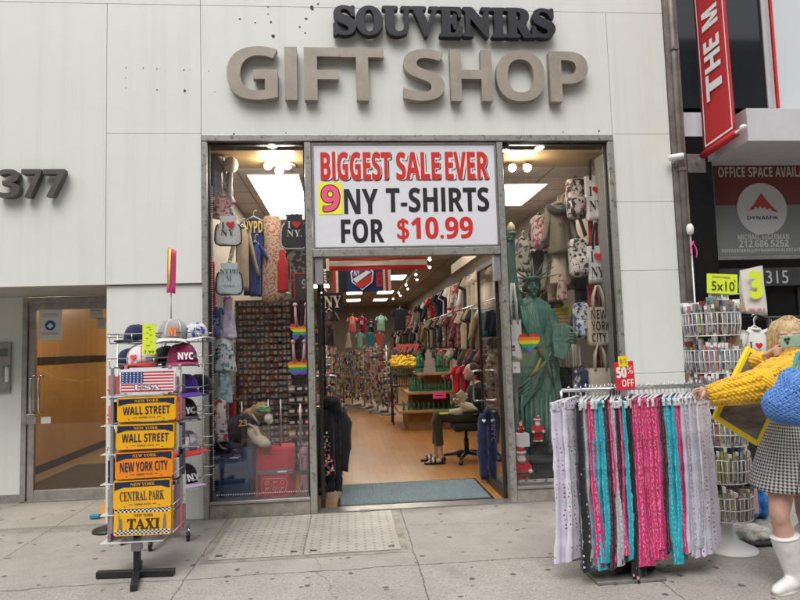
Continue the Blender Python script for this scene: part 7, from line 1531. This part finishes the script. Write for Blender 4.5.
for s_ in (-1, 1): b.ell(hd+fr_*s_*.079-fd*.002-fu*.005, (.012, .022, .032), 10, 8, fr_, fd, fu); b.ell(hd+fr_*s_*.045+fd*.07-fu*.03, (.025, .022, .026)); b.tube([hd+fr_*s_*.056+fd*.075+fu*.03, hd+fr_*s_*.015+fd*.094+fu*.03], .009, 6)
b.tube([hd+fr_*-.024+fd*.088-fu*.065, hd+fd*.1-fu*.063, hd+fr_*.024+fd*.088-fu*.065], [.006, .010, .006], 8); b.tube([hd+fr_*-.02+fd*.088-fu*.075, hd+fd*.099-fu*.077, hd+fr_*.02+fd*.088-fu*.075], [.006, .011, .006], 8)
# reaching arm
shN, elN, wrN = w_(800, 365, -.12), w_(760, 385, -.2), w_(709, 395.5, -.03)
b.tube([shN, elN, wrN], [.055, .045, .03], 12)
pN = w_(702.5, 392, -.02); b.obox((wrN+pN)/2+V((-.005, 0, .002)), (.085, .03, .066), (pN-wrN).normalized(), V((0, 1, 0)), ((pN-wrN).normalized().cross(V((0, 1, 0)))).normalized(), .014)
tips_ = [((700, 388.8), (695.5, 389.2), (692.8, 392.5), (692.6, 395.5)), ((700, 391), (695.8, 392), (693.8, 395.5), (694.2, 398.2)), ((701, 393), (697.2, 394.6), (695.8, 398), (696.8, 400.2)), ((702, 395), (699, 397), (698.2, 399.6), (699.2, 401.2))]
for i, pts in enumerate(tips_): finger(b, [w_(px, py, -.045+.022*i) for px, py in pts], .0098-.0006*(i == 3)*2)
finger(b, [w_(705, 391, -.06), w_(702.5, 396, -.085), w_(700.5, 399.5, -.08)], .0112)
# arm that holds the phone
shF, elF, wrF = w_(800, 366, .24), w_(748.5, 364.5, .12), w_(768, 356.5, -.07)
b.tube([shF, elF, wrF], [.055, .042, .029], 12)
pF = w_(774.5, 352.5, -.10); b.obox(wrF.lerp(pF, .55), (.08, .032, .068), (pF-wrF).normalized(), V((0, 1, .2)).normalized(), ((pF-wrF).normalized().cross(V((0, 1, .2)))).normalized(), .014)
ph = w_(791, 341, -.125)                 # phone centre
phu = V((-.05, -.05, 1)).normalized(); phr = V((1, .12, .06)); phr = (phr-phu*phr.dot(phu)).normalized(); phn = phr.cross(phu).normalized()
if phn.y > 0: phn = -phn
for i in range(4): finger(b, [w_(774, 350+i*1.9, -.12), w_(778, 347.5+i*2.3, -.145), w_(781.5-.7*i, 348.5+i*2.2, -.143)], .0095-.0007*(i == 3))
finger(b, [w_(773, 351, -.09), w_(777, 346, -.07), w_(781, 344.5, -.085)], .0108)
b.blob('body', t, .0058, 2)
MB(mat('nail', (.70, .42, .36), .3)).ell(w_(692.4, 395.5, -.048), (.004, .006, .007)).ell(w_(694, 398.2, -.026), (.004, .006, .007)).build('nails', t)
eb = MB(mat('eye_white', (.75, .73, .70), .2))
for s_ in (-1, 1): eb.ell(hd+fr_*s_*.034+fd*.085+fu*.008, .0105, 10, 8); eb.use(mat('iris', (.06, .09, .10), .2)).ell(hd+fr_*s_*.034+fd*.0935+fu*.008, (.0062, .005, .0062), 8, 6); eb.use(MATS['eye_white'])
eb.build('eyes', t); MB(mat('lips', (.45, .12, .12), .4)).tube([hd+fr_*-.02+fd*.097-fu*.070, hd+fd*.11-fu*.069, hd+fr_*.02+fd*.097-fu*.070], [.003, .006, .003], 6).build('lips', t)
# hair: shoulder length blond strands over a cap
hairm = NT('hair_blond', .45); hairm.color(hairm.mix(hairm.ramp(hairm.noise(70, 3), .35, .65), (.60, .43, .23), (.36, .23, .11))); hb = MB(hairm.m)
hb.ell(hd-fd*.012+fu*.022, (.092, .108, .112), 20, 12, fr_, fd, fu)
rg = random.Random(5)
for i in range(560):
    a_ = rg.uniform(-.5*PI, 1.5*PI); s_ = math.cos(a_); f_ = -abs(math.sin(a_)) if rg.random() < .55 else math.sin(a_)*.55
    top = hd+fu*(.128+rg.uniform(-.01, .008))+fd*rg.uniform(-.03, .05)+fr_*rg.uniform(-.02, .02)
    sd = V((0, 0, 0))+fr_*s_*(.096+rg.uniform(-.006, .022))+fd*(f_*(.104+rg.uniform(0, .022)))
    L = rg.uniform(.10, .2) if f_ > .25 else rg.uniform(.15, .27); 
    if f_ > .42 and abs(s_) < .6: L = rg.uniform(-.015, .02)
    p1 = hd+sd*.72+fu*.098; p2 = hd+sd*1.02+fu*.03; p3 = hd+sd*(1.06+rg.uniform(-.04, .06))-fu*(L*.5); p4 = hd+sd*(1.0+rg.uniform(-.12, .10))-fu*L+fr_*rg.uniform(-.012, .012)
    hb.tube(([top, p1, p2, p3, p4] if L > .05 else [top, p1, hd+sd*1.03+fu*.045, hd+sd*1.06+fu*(.03-L)]), [.004, .006, .0058, .005, .0012] if L > .05 else [.005, .007, .006, .0015], 5)
hb.build('hair', t)
# phone
q = thing('mobile_phone', 'mint green phone with three camera lenses held up before the face', 'phone', ph)
MB(mat('phone_mint', (.36, .52, .36), .3)).obox(ph, (.15, .010, .076), phr, -phn, phu, .005).build('case', q)
lb = MB(black_pl)
for dx, dz in ((-.046, .014), (-.034, -.006), (-.022, .016)): lb.lathe([(.0088, 0), (.0088, .004), (.005, .005)], ph+phr*dx+phu*dz+phn*.0055, 14, phn)
lb.build('lens', q)
# sweater
yel = NT('knit_yellow', .9); yel.b.inputs['Sheen Weight'].default_value = .4; n1 = yel.noise(14, 4); yel.color(yel.mix(yel.ramp(n1, .35, .65), (.84, .50, .006), (.70, .37, .004)))
xz = yel.xyz(); yel.bump(yel.math('ADD', yel.math('MULTIPLY', yel.noise(120, 3), .7), yel.math('SINE', yel.math('MULTIPLY', yel.math('ADD', xz[0], xz[2]), 260))), .5, .005); yel = yel.m
b = MB(yel)
b.tube([w_(797, 432, .08), w_(799, 412, .08), ch, w_(800, 374, .08), w_(799, 363, .08)], [.165, .165, .178, .165, .085], 26)
shA = w_(801, 366, -.06); elA = w_(764, 384.5, -.20); cuA = w_(710.5, 396, -.035)
arm = [shA, shA.lerp(elA, .35), shA.lerp(elA, .75), elA, elA.lerp(cuA, .3), elA.lerp(cuA, .6), elA.lerp(cuA, .88), cuA]; ar = [.122, .124, .112, .102, .092, .083, .07, .058]
b.tube(arm, ar, 22)
b.tube([w_(801, 368, .22), w_(770, 366, .2), w_(750, 364, .10), w_(757, 360.5, .02), w_(766, 357.8, -.05)], [.11, .075, .062, .052, .046], 16)
b.tube([w_(804, 366, .2), w_(800, 361, .05), w_(801, 366, -.06)], [.11, .10, .12], 16)
rumple(b.blob('sweater', t, .011, 4), .008, .09, 0)
cb2 = MB(yel)                               # cable ridges: braided bumps running along the sleeve
def along(pts, f):
    n = len(pts)-1; x = min(f*n, n-1e-6); i = int(x); return pts[i].lerp(pts[i+1], x-i), i, x-i
axis = (cuA-shA).normalized()
for c_ in range(11):
    a0 = c_/11*2*PI
    for i in range(46):
        f = .06+(i+rg.uniform(-.2, .2))/46*.9; p, k_, fx = along(arm, f); r_ = lerp(ar[k_], ar[k_+1], fx); tg = (arm[k_+1]-arm[k_]).normalized(); e1 = tg.cross(V((0, 1, 0))).normalized(); e2 = tg.cross(e1)
        a_ = a0+(.085 if i % 2 else -.085); d = e1*math.cos(a_)+e2*math.sin(a_); s2 = e2*math.cos(a_)-e1*math.sin(a_)
        X_ = (tg+s2*(.55 if i % 2 else -.55)).normalized(); kq = rg.uniform(.75, 1.15); cb2.ell(p+d*(r_*.985-.002), (.017*kq, .0115*rg.uniform(.8, 1.1), .0085*kq), 8, 6, X_, X_.cross(d).normalized(), d)
for i in range(20): a_ = i/20*2*PI; tg = (arm[-1]-arm[-2]).normalized(); e1 = tg.cross(V((0, 1, 0))).normalized(); e2 = tg.cross(e1); d = e1*math.cos(a_)+e2*math.sin(a_); cb2.tube([cuA-tg*.05+d*.062, cuA-tg*.02+d*.06, cuA+tg*.008+d*.052], .0085, 6)
cb2.build('cable_knit', t)
# skirt
rx = w_(795, 455, .08).x-LOC[person.name].x
q = NT('houndstooth', .9); x = q.xyz(); s = 52.0; ang = q.math('MULTIPLY', q.math('ARCTAN2', q.math('SUBTRACT', x[1], .08), q.math('SUBTRACT', x[0], rx)), .22)
u_ = q.math('FRACT', q.math('MULTIPLY', ang, s)); v_ = q.math('FRACT', q.math('MULTIPLY', x[2], s*1.0))
A_ = q.math('LESS_THAN', u_, .5); B_ = q.math('LESS_THAN', v_, .5); dg = q.math('LESS_THAN', q.math('FRACT', q.math('MULTIPLY', q.math('ADD', u_, v_), 2.0)), .5)
both = q.math('MULTIPLY', A_, B_); one = q.math('ABSOLUTE', q.math('SUBTRACT', A_, B_)); blk = q.math('ADD', both, q.math('MULTIPLY', one, dg)); q.color(q.mix(blk, (.60, .585, .56), (.012, .012, .014))); q.bump(q.noise(200, 2), .3, .002); hm = q.m
zt_, zb_ = w_(790, 420, .08).z, w_(775, 487, .08).z
cxt, cxb = w_(799, 425, .08).x, w_(792, 486, .08).x
def sk(i, j):
    a_ = 2*PI*i; f = j; hwx = lerp(.165, .252, f**.9)*(1+.015*math.sin(5*a_+f*3)); hwy = lerp(.165, .235, f**.8)*(1+.02*math.sin(4*a_+1)); return V((lerp(cxt, cxb, f)+hwx*math.cos(a_), YW+.08+hwy*math.sin(a_), lerp(zt_, zb_, f)+.008*math.sin(3*a_)*f))
b = MB(hm); b.grid(60, 14, sk, cu=True); b.build('skirt', t, solid=.008)
b = MB(black_ink); b.tube([sk(.665, j/10)+V((0, -.006, 0)) for j in range(11)], .0025, 5); b.tube([sk(i/40, 1)+V((0, 0, .004)) for i in range(40)], .004, 5, closed=True); b.build('seam', t)
# white boots
bw = mat('boot_white', (.74, .73, .71), .22, coat=.4, noise=(9, .06), bump=(11, .7, .02)); bs = mat('boot_sole', (.62, .60, .56), .5)
def boot(kn, an, toe_dir):
    b = MB(bw); top = kn.lerp(an, .36); d = toe_dir.normalized(); a2 = V((an.x, an.y, .10))
    b.tube([top, kn.lerp(an, .55), kn.lerp(an, .8), a2, a2+V((0, 0, -.03))-d*.01], [.082, .076, .062, .055, .056], 20)
    b.tube([a2-d*.035+V((0, 0, -.055)), a2+d*.04+V((0, 0, -.055)), a2+d*.11+V((0, 0, -.065)), a2+d*.17+V((0, 0, -.074)), a2+d*.205+V((0, 0, -.08))], [.044, .046, .041, .034, .018], 16)
    o = b.blob('boot', t, .009, 5, None, lambda v: V((v.x, v.y, max(v.z, .012))))
    s_ = V((-d.y, d.x, 0)); sb = MB(bs); op = []
    for i in range(20): a_ = 2*PI*i/20; op.append((.125*math.cos(a_)+.075, .044*math.sin(a_)*(1.05 if math.cos(a_) > -.2 else .9)))
    sb.poly(op, V((an.x, an.y, .014)), d, s_, 0, .012) if d.cross(s_).z > 0 else sb.poly(op[::-1], V((an.x, an.y, .014)), d, s_, 0, .012)
    q_ = V((an.x, an.y, 0))-d*.04; sb.bx(q_.x-.03, q_.x+.03, q_.y-.03, q_.y+.03, .0, .03); sb.build('sole', o)
    sb = MB(bw); sb.lathe([(.083, .0), (.086, .006), (.083, .012)], top-V((0, 0, .004)), 20, (kn-an)); sb.build('cuff', o)
boot(kL, aL, V((-.92, -.35, 0))); boot(kR, aR, V((-.85, -.4, 0)))
# blue mesh bag at the hip
q = NT('mesh_blue', .6); vo = q.vor(75); q.color(q.mix(q.ramp(vo, .25, .6), (.04, .15, .50), (.13, .29, .64))); q.bump(vo, .8, .012); bc = w_(791, 402, -.30)
t2 = thing('net_bag', 'bulging blue woven net bag hanging from the shoulder of the woman', 'bag', bc)
def nb(i, j):
    a_ = 2*PI*i; p_ = (j-.5)*PI; c_ = math.cos(p_); sq = abs(c_)**.6; z = math.sin(p_); wd = .158*(1-.78*max(0, z)**1.1)*(1+.12*max(0, -z))
    return bc+V((wd*sq*math.cos(a_)*(1+.04*math.sin(3*a_)), .105*sq*math.sin(a_), .14*z*(.92 if z < 0 else 1.32)+.018*math.sin(5*a_)*sq*max(0, z)))+V((.03*max(0, z), 0, -.02*math.cos(a_)*sq))
b = MB(q.m); b.grid(44, 22, nb, cu=True); rumple(b.build('body', t2), .009, .10)
cr = MB(mat('mesh_cord', (.13, .29, .64), .7))
for k in range(22):
    cr.tube([nb(((k+j*.9)/22) % 1, .06+j/16*.88)+(nb(((k+j*.9)/22) % 1, .06+j/16*.88)-bc).normalized()*.003 for j in range(17)], .0022, 5, cap=False); cr.tube([nb(((k-j*.9)/22) % 1, .06+j/16*.88)+(nb(((k-j*.9)/22) % 1, .06+j/16*.88)-bc).normalized()*.003 for j in range(17)], .0022, 5, cap=False)
cr.build('netting', t2)
b = MB(mat('strap_teal', (.06, .26, .28), .7)); b.tube([bc+V((-.03, 0, .15)), w_(792, 372, -.27), w_(798, 354, -.17), w_(803, 350, .0), w_(806, 362, .2)], [.013]*5, 8); b.tube([bc+V((.06, 0, .15)), w_(800, 372, -.27), w_(802, 354, -.17), w_(806, 349, .0), w_(809, 362, .2)], [.013]*5, 8); b.build('strap', t2)
# tote with a yellow border held behind the arm
c0 = w_(712, 418, .02); c1 = w_(757, 446, .02); c2 = w_(769, 352, .06); R_ = (c1-c0); wd = R_.length; R_.normalize(); n_ = V((0, -1, 0)); U_ = (c2-c0); U_ = (U_-R_*U_.dot(R_)); hg = U_.length*.92; U_.normalize()
t3 = thing('picture_tote', 'tilted tote with broad yellow border and brown photo print under the yellow sleeve', 'bag', c0)
ty = mat('tote_yellow', (.80, .60, .01), .5); lf = R_.cross(U_)
sg_ = 1 if lf.y < 0 else -1
b = MB(ty); b.obox(c0+R_*wd/2+U_*hg/2, (wd, .03, hg), R_, lf, U_, .008); b.build('bag', t3)
q = NT('tote_photo', .5); mp = q.n('Mapping'); mp.inputs['Rotation'].default_value = (0, .7, 0); mp.inputs['Scale'].default_value = (2, 1, 9); q.l(q.tc.outputs['Object'], mp.inputs[0]); nn = q.noise(1.6, 5, .6, mp.outputs[0]); cc = q.mix(q.ramp(nn, .35, .6), (.05, .04, .032), (.20, .165, .125)); q.color(q.mix(q.ramp(nn, .6, .7), cc, (.34, .31, .27)))
b = MB(q.m); e = .028; o = c0+lf*(.0165*sg_); R2 = R_ if sg_ > 0 else R_; 
vs4 = [o+R_*e+U_*e, o+R_*(wd-e)+U_*e, o+R_*(wd-e)+U_*(hg-e), o+R_*e+U_*(hg-e)]; b.add(vs4, [(0, 1, 2, 3)], False); b.build('photo_print', t3)
b = MB(ty); tp = c0+U_*hg; b.tube([tp+R_*wd*.25, w_(778, 356, .05), w_(792, 352, .0), tp+R_*wd*.7+V((.05, 0, .05))], .01, 6); b.build('handle', t3)

# ------------------------------------------------------------------ seated shopkeeper
YC = 2.2; kc = (YC+D)/F_PX
def s_w(px, py, dy=0.): return W(px, py, YC+dy)
cbz = s_w(467, 459); cbz.z = 0; t = thing('office_chair', 'black five star swivel office chair turned side on inside the doorway', 'chair', V((cbz.x, YC, 0))); cc = V((cbz.x, YC, 0))
b = MB(black_pl)
for i in range(5):
    a_ = i*2*PI/5+.5; d = V((math.cos(a_), math.sin(a_), 0)); b.tube([cc+UZ*.12, cc+d*.17+UZ*.105, cc+d*.31+UZ*.085], [.032, .026, .018], 8)
b.build('star_base', t)
for i in range(5):
    a_ = i*2*PI/5+.5; d = V((math.cos(a_), math.sin(a_), 0)); MB(black_pl).lathe([(.01, -.024), (.03, -.022), (.032, 0), (.03, .022), (.01, .024)], cc+d*.31+UZ*.033, 12, V((-d.y, d.x, 0))).build('caster', t)
MB(black_m).tube([cc+UZ*.12, cc+UZ*.30, cc+UZ*.301, cc+UZ*.44], [.032, .032, .02, .02], 12).build('gas_column', t)
sc_ = cc+V((.05, 0, .47)); chm = cloth('chair_fabric', (.014, .014, .016)); MB(chm).obox(sc_, (.5, .5, .10), bev=.045).build('seat', t)
bm_ = MB(chm); bm_.grid(12, 10, lambda i, j: sc_+V((.27+.07*j-.05*(1-(2*i-1)**2)*.0+.04*(2*i-1)**2*-1, (i-.5)*.48, .08+.55*j))); bm_.build('backrest', t, solid=.07)
for s_ in (-1, 1): MB(black_pl).tube([sc_+V((.08, s_*.27, -.03)), sc_+V((.1, s_*.31, .1)), sc_+V((.1, s_*.31, .2)), sc_+V((.02, s_*.31, .225)), sc_+V((-.14, s_*.31, .215))], [.02, .02, .022, .03, .026], 8).build('armrest', t)
t = thing('person', 'seated person in olive trousers, black top and striped sandals inside the doorway', 'person', V((s_w(437, 460).x, YC, 0)))
hpN, hpF = sc_+V((.05, -.10, .12)), sc_+V((.05, .10, .12)); kn, kf = s_w(436, 416, -.12), s_w(438, 416, .08); an_, af = s_w(440, 452, -.12), s_w(436, 450, .1)
an_.z = max(an_.z, .09); af.z = max(af.z, .09)
hdS = s_w(471, 372, .0)
b = MB(skin)
for a_, k_, h_ in ((an_, kn, hpN), (af, kf, hpF)):
    b.tube([h_, k_, k_.lerp(a_, .3), a_], [.08, .058, .055, .036], 12); f_ = V((a_.x, a_.y, .045)); b.tube([f_+V((.035, 0, 0)), f_+V((-.06, 0, -.008)), f_+V((-.14, 0, -.018)), f_+V((-.18, 0, -.022))], [.036, .036, .034, .02], 10); b.tube([a_, f_+V((.01, 0, .01))], [.037, .036], 10)
shS = s_w(479, 388, -.16); elS = s_w(476, 410, -.2); wrS = s_w(461, 404, -.16)
b.tube([sc_+V((.07, 0, .12)), sc_+V((.08, 0, .4)), s_w(479, 386), hdS+V((.0, 0, -.13))], [.14, .13, .13, .05], 14)
b.ell(hdS, (.095, .075, .115), 16, 12); b.ell(hdS+V((-.05, 0, -.06)), (.05, .05, .05)); b.tube([hdS+V((-.09, 0, .01)), hdS+V((-.11, 0, -.025))], [.01, .016], 8); b.ell(hdS+V((.01, -.075, 0)), (.022, .012, .032))
b.tube([shS, elS, wrS], [.05, .042, .03], 10); hp_ = s_w(457, 399, -.16); b.obox((wrS+hp_)/2, (.085, .034, .07), (hp_-wrS).normalized(), V((0, 1, 0)), (hp_-wrS).normalized().cross(V((0, 1, 0))), .014)
for i in range(4): finger(b, [hp_+V((-.02, -.03+.02*i, .01)), hp_+V((-.045, -.03+.02*i, .0)), hp_+V((-.052, -.028+.018*i, -.028)), hp_+V((-.04, -.026+.016*i, -.045))], .0095)
finger(b, [hp_+V((.01, -.045, .0)), hp_+V((-.02, -.06, -.012)), hp_+V((-.04, -.055, -.02))], .011)
b.blob('body', t, .009, 3)
b = MB(cloth('trouser_olive', (.055, .05, .028)))
for a_, k_, h_ in ((an_, kn, hpN), (af, kf, hpF)): lo = k_.lerp(a_, .82); b.tube([h_+V((.06, 0, 0)), h_, h_.lerp(k_, .5), k_, k_.lerp(a_, .15), k_.lerp(a_, .5), lo], [.115, .105, .092, .078, .076, .066, .060], 16)
b.ell(sc_+V((.07, 0, .12)), (.15, .2, .11)); b.blob('trousers', t, .012, 4)
b = MB(cloth('top_black', (.013, .013, .015))); b.tube([sc_+V((.08, 0, .10)), sc_+V((.08, 0, .3)), s_w(479, 390), s_w(477, 382)], [.165, .16, .165, .085], 18); b.ell(s_w(479, 389), (.12, .22, .08)); b.tube([shS+V((0, .02, 0)), shS.lerp(elS, .7), elS], [.085, .07, .06], 12); b.blob('top', t, .014, 4)
b = MB(cloth('sleeve_cream', (.56, .50, .36))); b.tube([elS+V((.02, 0, .01)), elS, elS.lerp(wrS, .5), wrS], [.064, .07, .062, .048], 14); b.tube([s_w(466, 411, -.15), s_w(458, 412, -.16), s_w(449, 412.5, -.15)], [.045, .055, .04], 12); b.blob('sleeve', t, .012, 4)
hm_ = MB(cloth('hair_grey', (.05, .04, .035))); hm_.ell(hdS+V((.03, 0, .03)), (.085, .085, .1), 14, 10); hm_.build('hair', t)
for a_ in (an_, af):
    f_ = V((a_.x, a_.y, 0)); b = MB(black_pl); b.poly([(.06, -.045), (-.1, -.05), (-.2, -.035), (-.215, 0), (-.2, .035), (-.1, .05), (.06, .045)][::-1], f_+V((0, 0, .028)), RX, V((0, 1, 0)), 0, .022)
    for dx in (-.13, -.07, .02): b.tube([f_+V((dx, .045*math.cos(q_), .03+.062*math.sin(q_)*(1 if dx > -.1 else .75))) for q_ in [i*PI/8 for i in range(9)]], .012, 6); 
    b.use(white_ink); b.tube([f_+V((-.10, .05*math.cos(q_), .03+.066*math.sin(q_)*.82)) for q_ in [i*PI/8 for i in range(9)]], .009, 6); b.build('sandal', t)
p = s_w(450, 411, -.17); p2 = s_w(462, 396, -.2); tag(base(MB(cl('cream')).obox(p2, (.1, .03, .14), V((.8, 0, .6)), V((0, 1, 0)), V((-.6, 0, .8)), .01).build('cloth_bundle'), p2), 'cream cloth held in the hand of the seated person', 'cloth')
p = s_w(444, 413.5, -.2); tag(base(MB(neon_y).obox(p, (.12, .04, .02), bev=.004).build('yellow_packet'), p), 'small yellow packet on the lap of the seated person', 'packet')
# ------------------------------------------------------------------ garments on the door handles
def hung_jacket(name, label, cat, cx, Y, ztop, m_, prints, seed):
    t = thing(name, label, cat, V((cx, Y, ztop))); o = V((cx, Y, ztop))
    return t, o
jb = cl('black'); xx0, zz0, xx1, zz1 = B(317, 398, 346, 502, .62); t = thing('hooded_jacket', 'black hooded jacket with bright floral print hung on the chrome door pull', 'jacket', V(((xx0+xx1)/2, .62, zz0))); o = V(((xx0+xx1)/2+.0, .58, zz1-.05)); hh = zz1-zz0
b = MB(jb); garment(b, o, ROT(.25), UZ, .34, hh*.84, 'body', .13, .035, 3, 36, 4); 
sl_ = ROT(.25); 
for s_, ln in ((-1, .86), (1, .66)): b.tube([o+sl_*s_*.09+V((0, 0, -.06)), o+sl_*s_*.155+V((0, -.02, -.25*ln*hh/.8)), o+sl_*s_*.15+V((0, 0, -.6*ln*hh/.9)), o+sl_*s_*.12+V((0, .01, -ln*hh))], [.065, .075, .062, .05], 12)
rumple(b.build('jacket', t), .03, .11, 2)
hb = MB(jb); hb.tube([o+V((-.09, -.05, -.02)), o+V((-.03, -.09, .05)), o+V((.05, -.08, .03)), o+V((.09, -.03, -.08)), o+V((.05, .0, -.2))], [.03, .05, .055, .05, .03], 12); hb.ell(o+V((.02, -.02, -.03)), (.07, .05, .08)); rumple(hb.blob('hood', t, .012, 3), .025, .08, 0)
rg = random.Random(9); fb = MB()
fm = [mat('bloom_pink', (.75, .12, .28), .6), mat('bloom_rose', (.80, .40, .42), .6), mat('bloom_cream', (.75, .66, .45), .6), mat('bloom_green', (.06, .32, .12), .6), mat('bloom_coral', (.75, .2, .1), .6)]
for i in range(64):
    f = rg.random(); px = lerp(325, 331, f)+rg.uniform(-4.0, 3.6); py = lerp(434, 474, f)+rg.uniform(-3, 3); c = W(px, py, .46+rg.uniform(-.004, .006)); fb.use(fm[rg.choice([0, 0, 1, 2, 3, 3, 4])]); r_ = rg.uniform(.006, .016); a0 = rg.uniform(0, 6)
    fb.poly([(r_*(1 if q_ % 2 == 0 else .55)*math.cos(a0+q_*PI/5), r_*(1 if q_ % 2 == 0 else .55)*math.sin(a0+q_*PI/5)) for q_ in range(10)], c, RX, UZ, 0, .006)
fb.build('floral_print', t)
nv = cloth('hoodie_navy', (.018, .022, .075)); t = thing('hooded_sweater', 'navy hooded sweater with white print hung on the chrome door pull', 'hoodie', W(491, 480, .8)); o = W(492, 408, .84)
b = MB(nv); sl_ = ROT(-.5); garment(b, o+V((0, -.02, -.0)), sl_, UZ, .31, .80, 'body', .12, .032, 5, 36, 4)
for s_, ln in ((-1, .78), (1, .86)): b.tube([o+sl_*s_*.085+V((0, -.02, -.07)), o+sl_*s_*.14+V((0, -.03, -.3)), o+sl_*s_*.135+V((0, -.02, -.55)), o+sl_*s_*.11+V((0, -.01, -ln))], [.06, .066, .056, .046], 12)
rumple(b.build('sweater', t), .03, .10, 2); hb = MB(nv); hb.tube([o+V((-.10, -.05, -.05)), o+V((-.05, -.09, .0)), o+V((.04, -.09, .0)), o+V((.10, -.04, -.06))], [.03, .045, .045, .03], 12); hb.ell(o+V((.0, -.03, -.06)), (.08, .06, .07)); rumple(hb.blob('hood', t, .012, 3), .02, .08, 0)
b = MB(mat('print_cream', (.60, .52, .35), .6)); n_ = sl_.cross(UZ)
b.text('NYC', -.34, -.04, -.12, .04, o+V((.0, -.0, -.1))+n_*.105+sl_*.03, -UZ*-1, sl_, lift=0) if False else b.text('NYC', .17, .01, .36, .055, o+n_*.11, -UZ, sl_, lift=0, st='sans'); b.use(white_ink).heart(-.07, -.13, .045, o+n_*.105, sl_, UZ, lift=0); b.build('print', t)
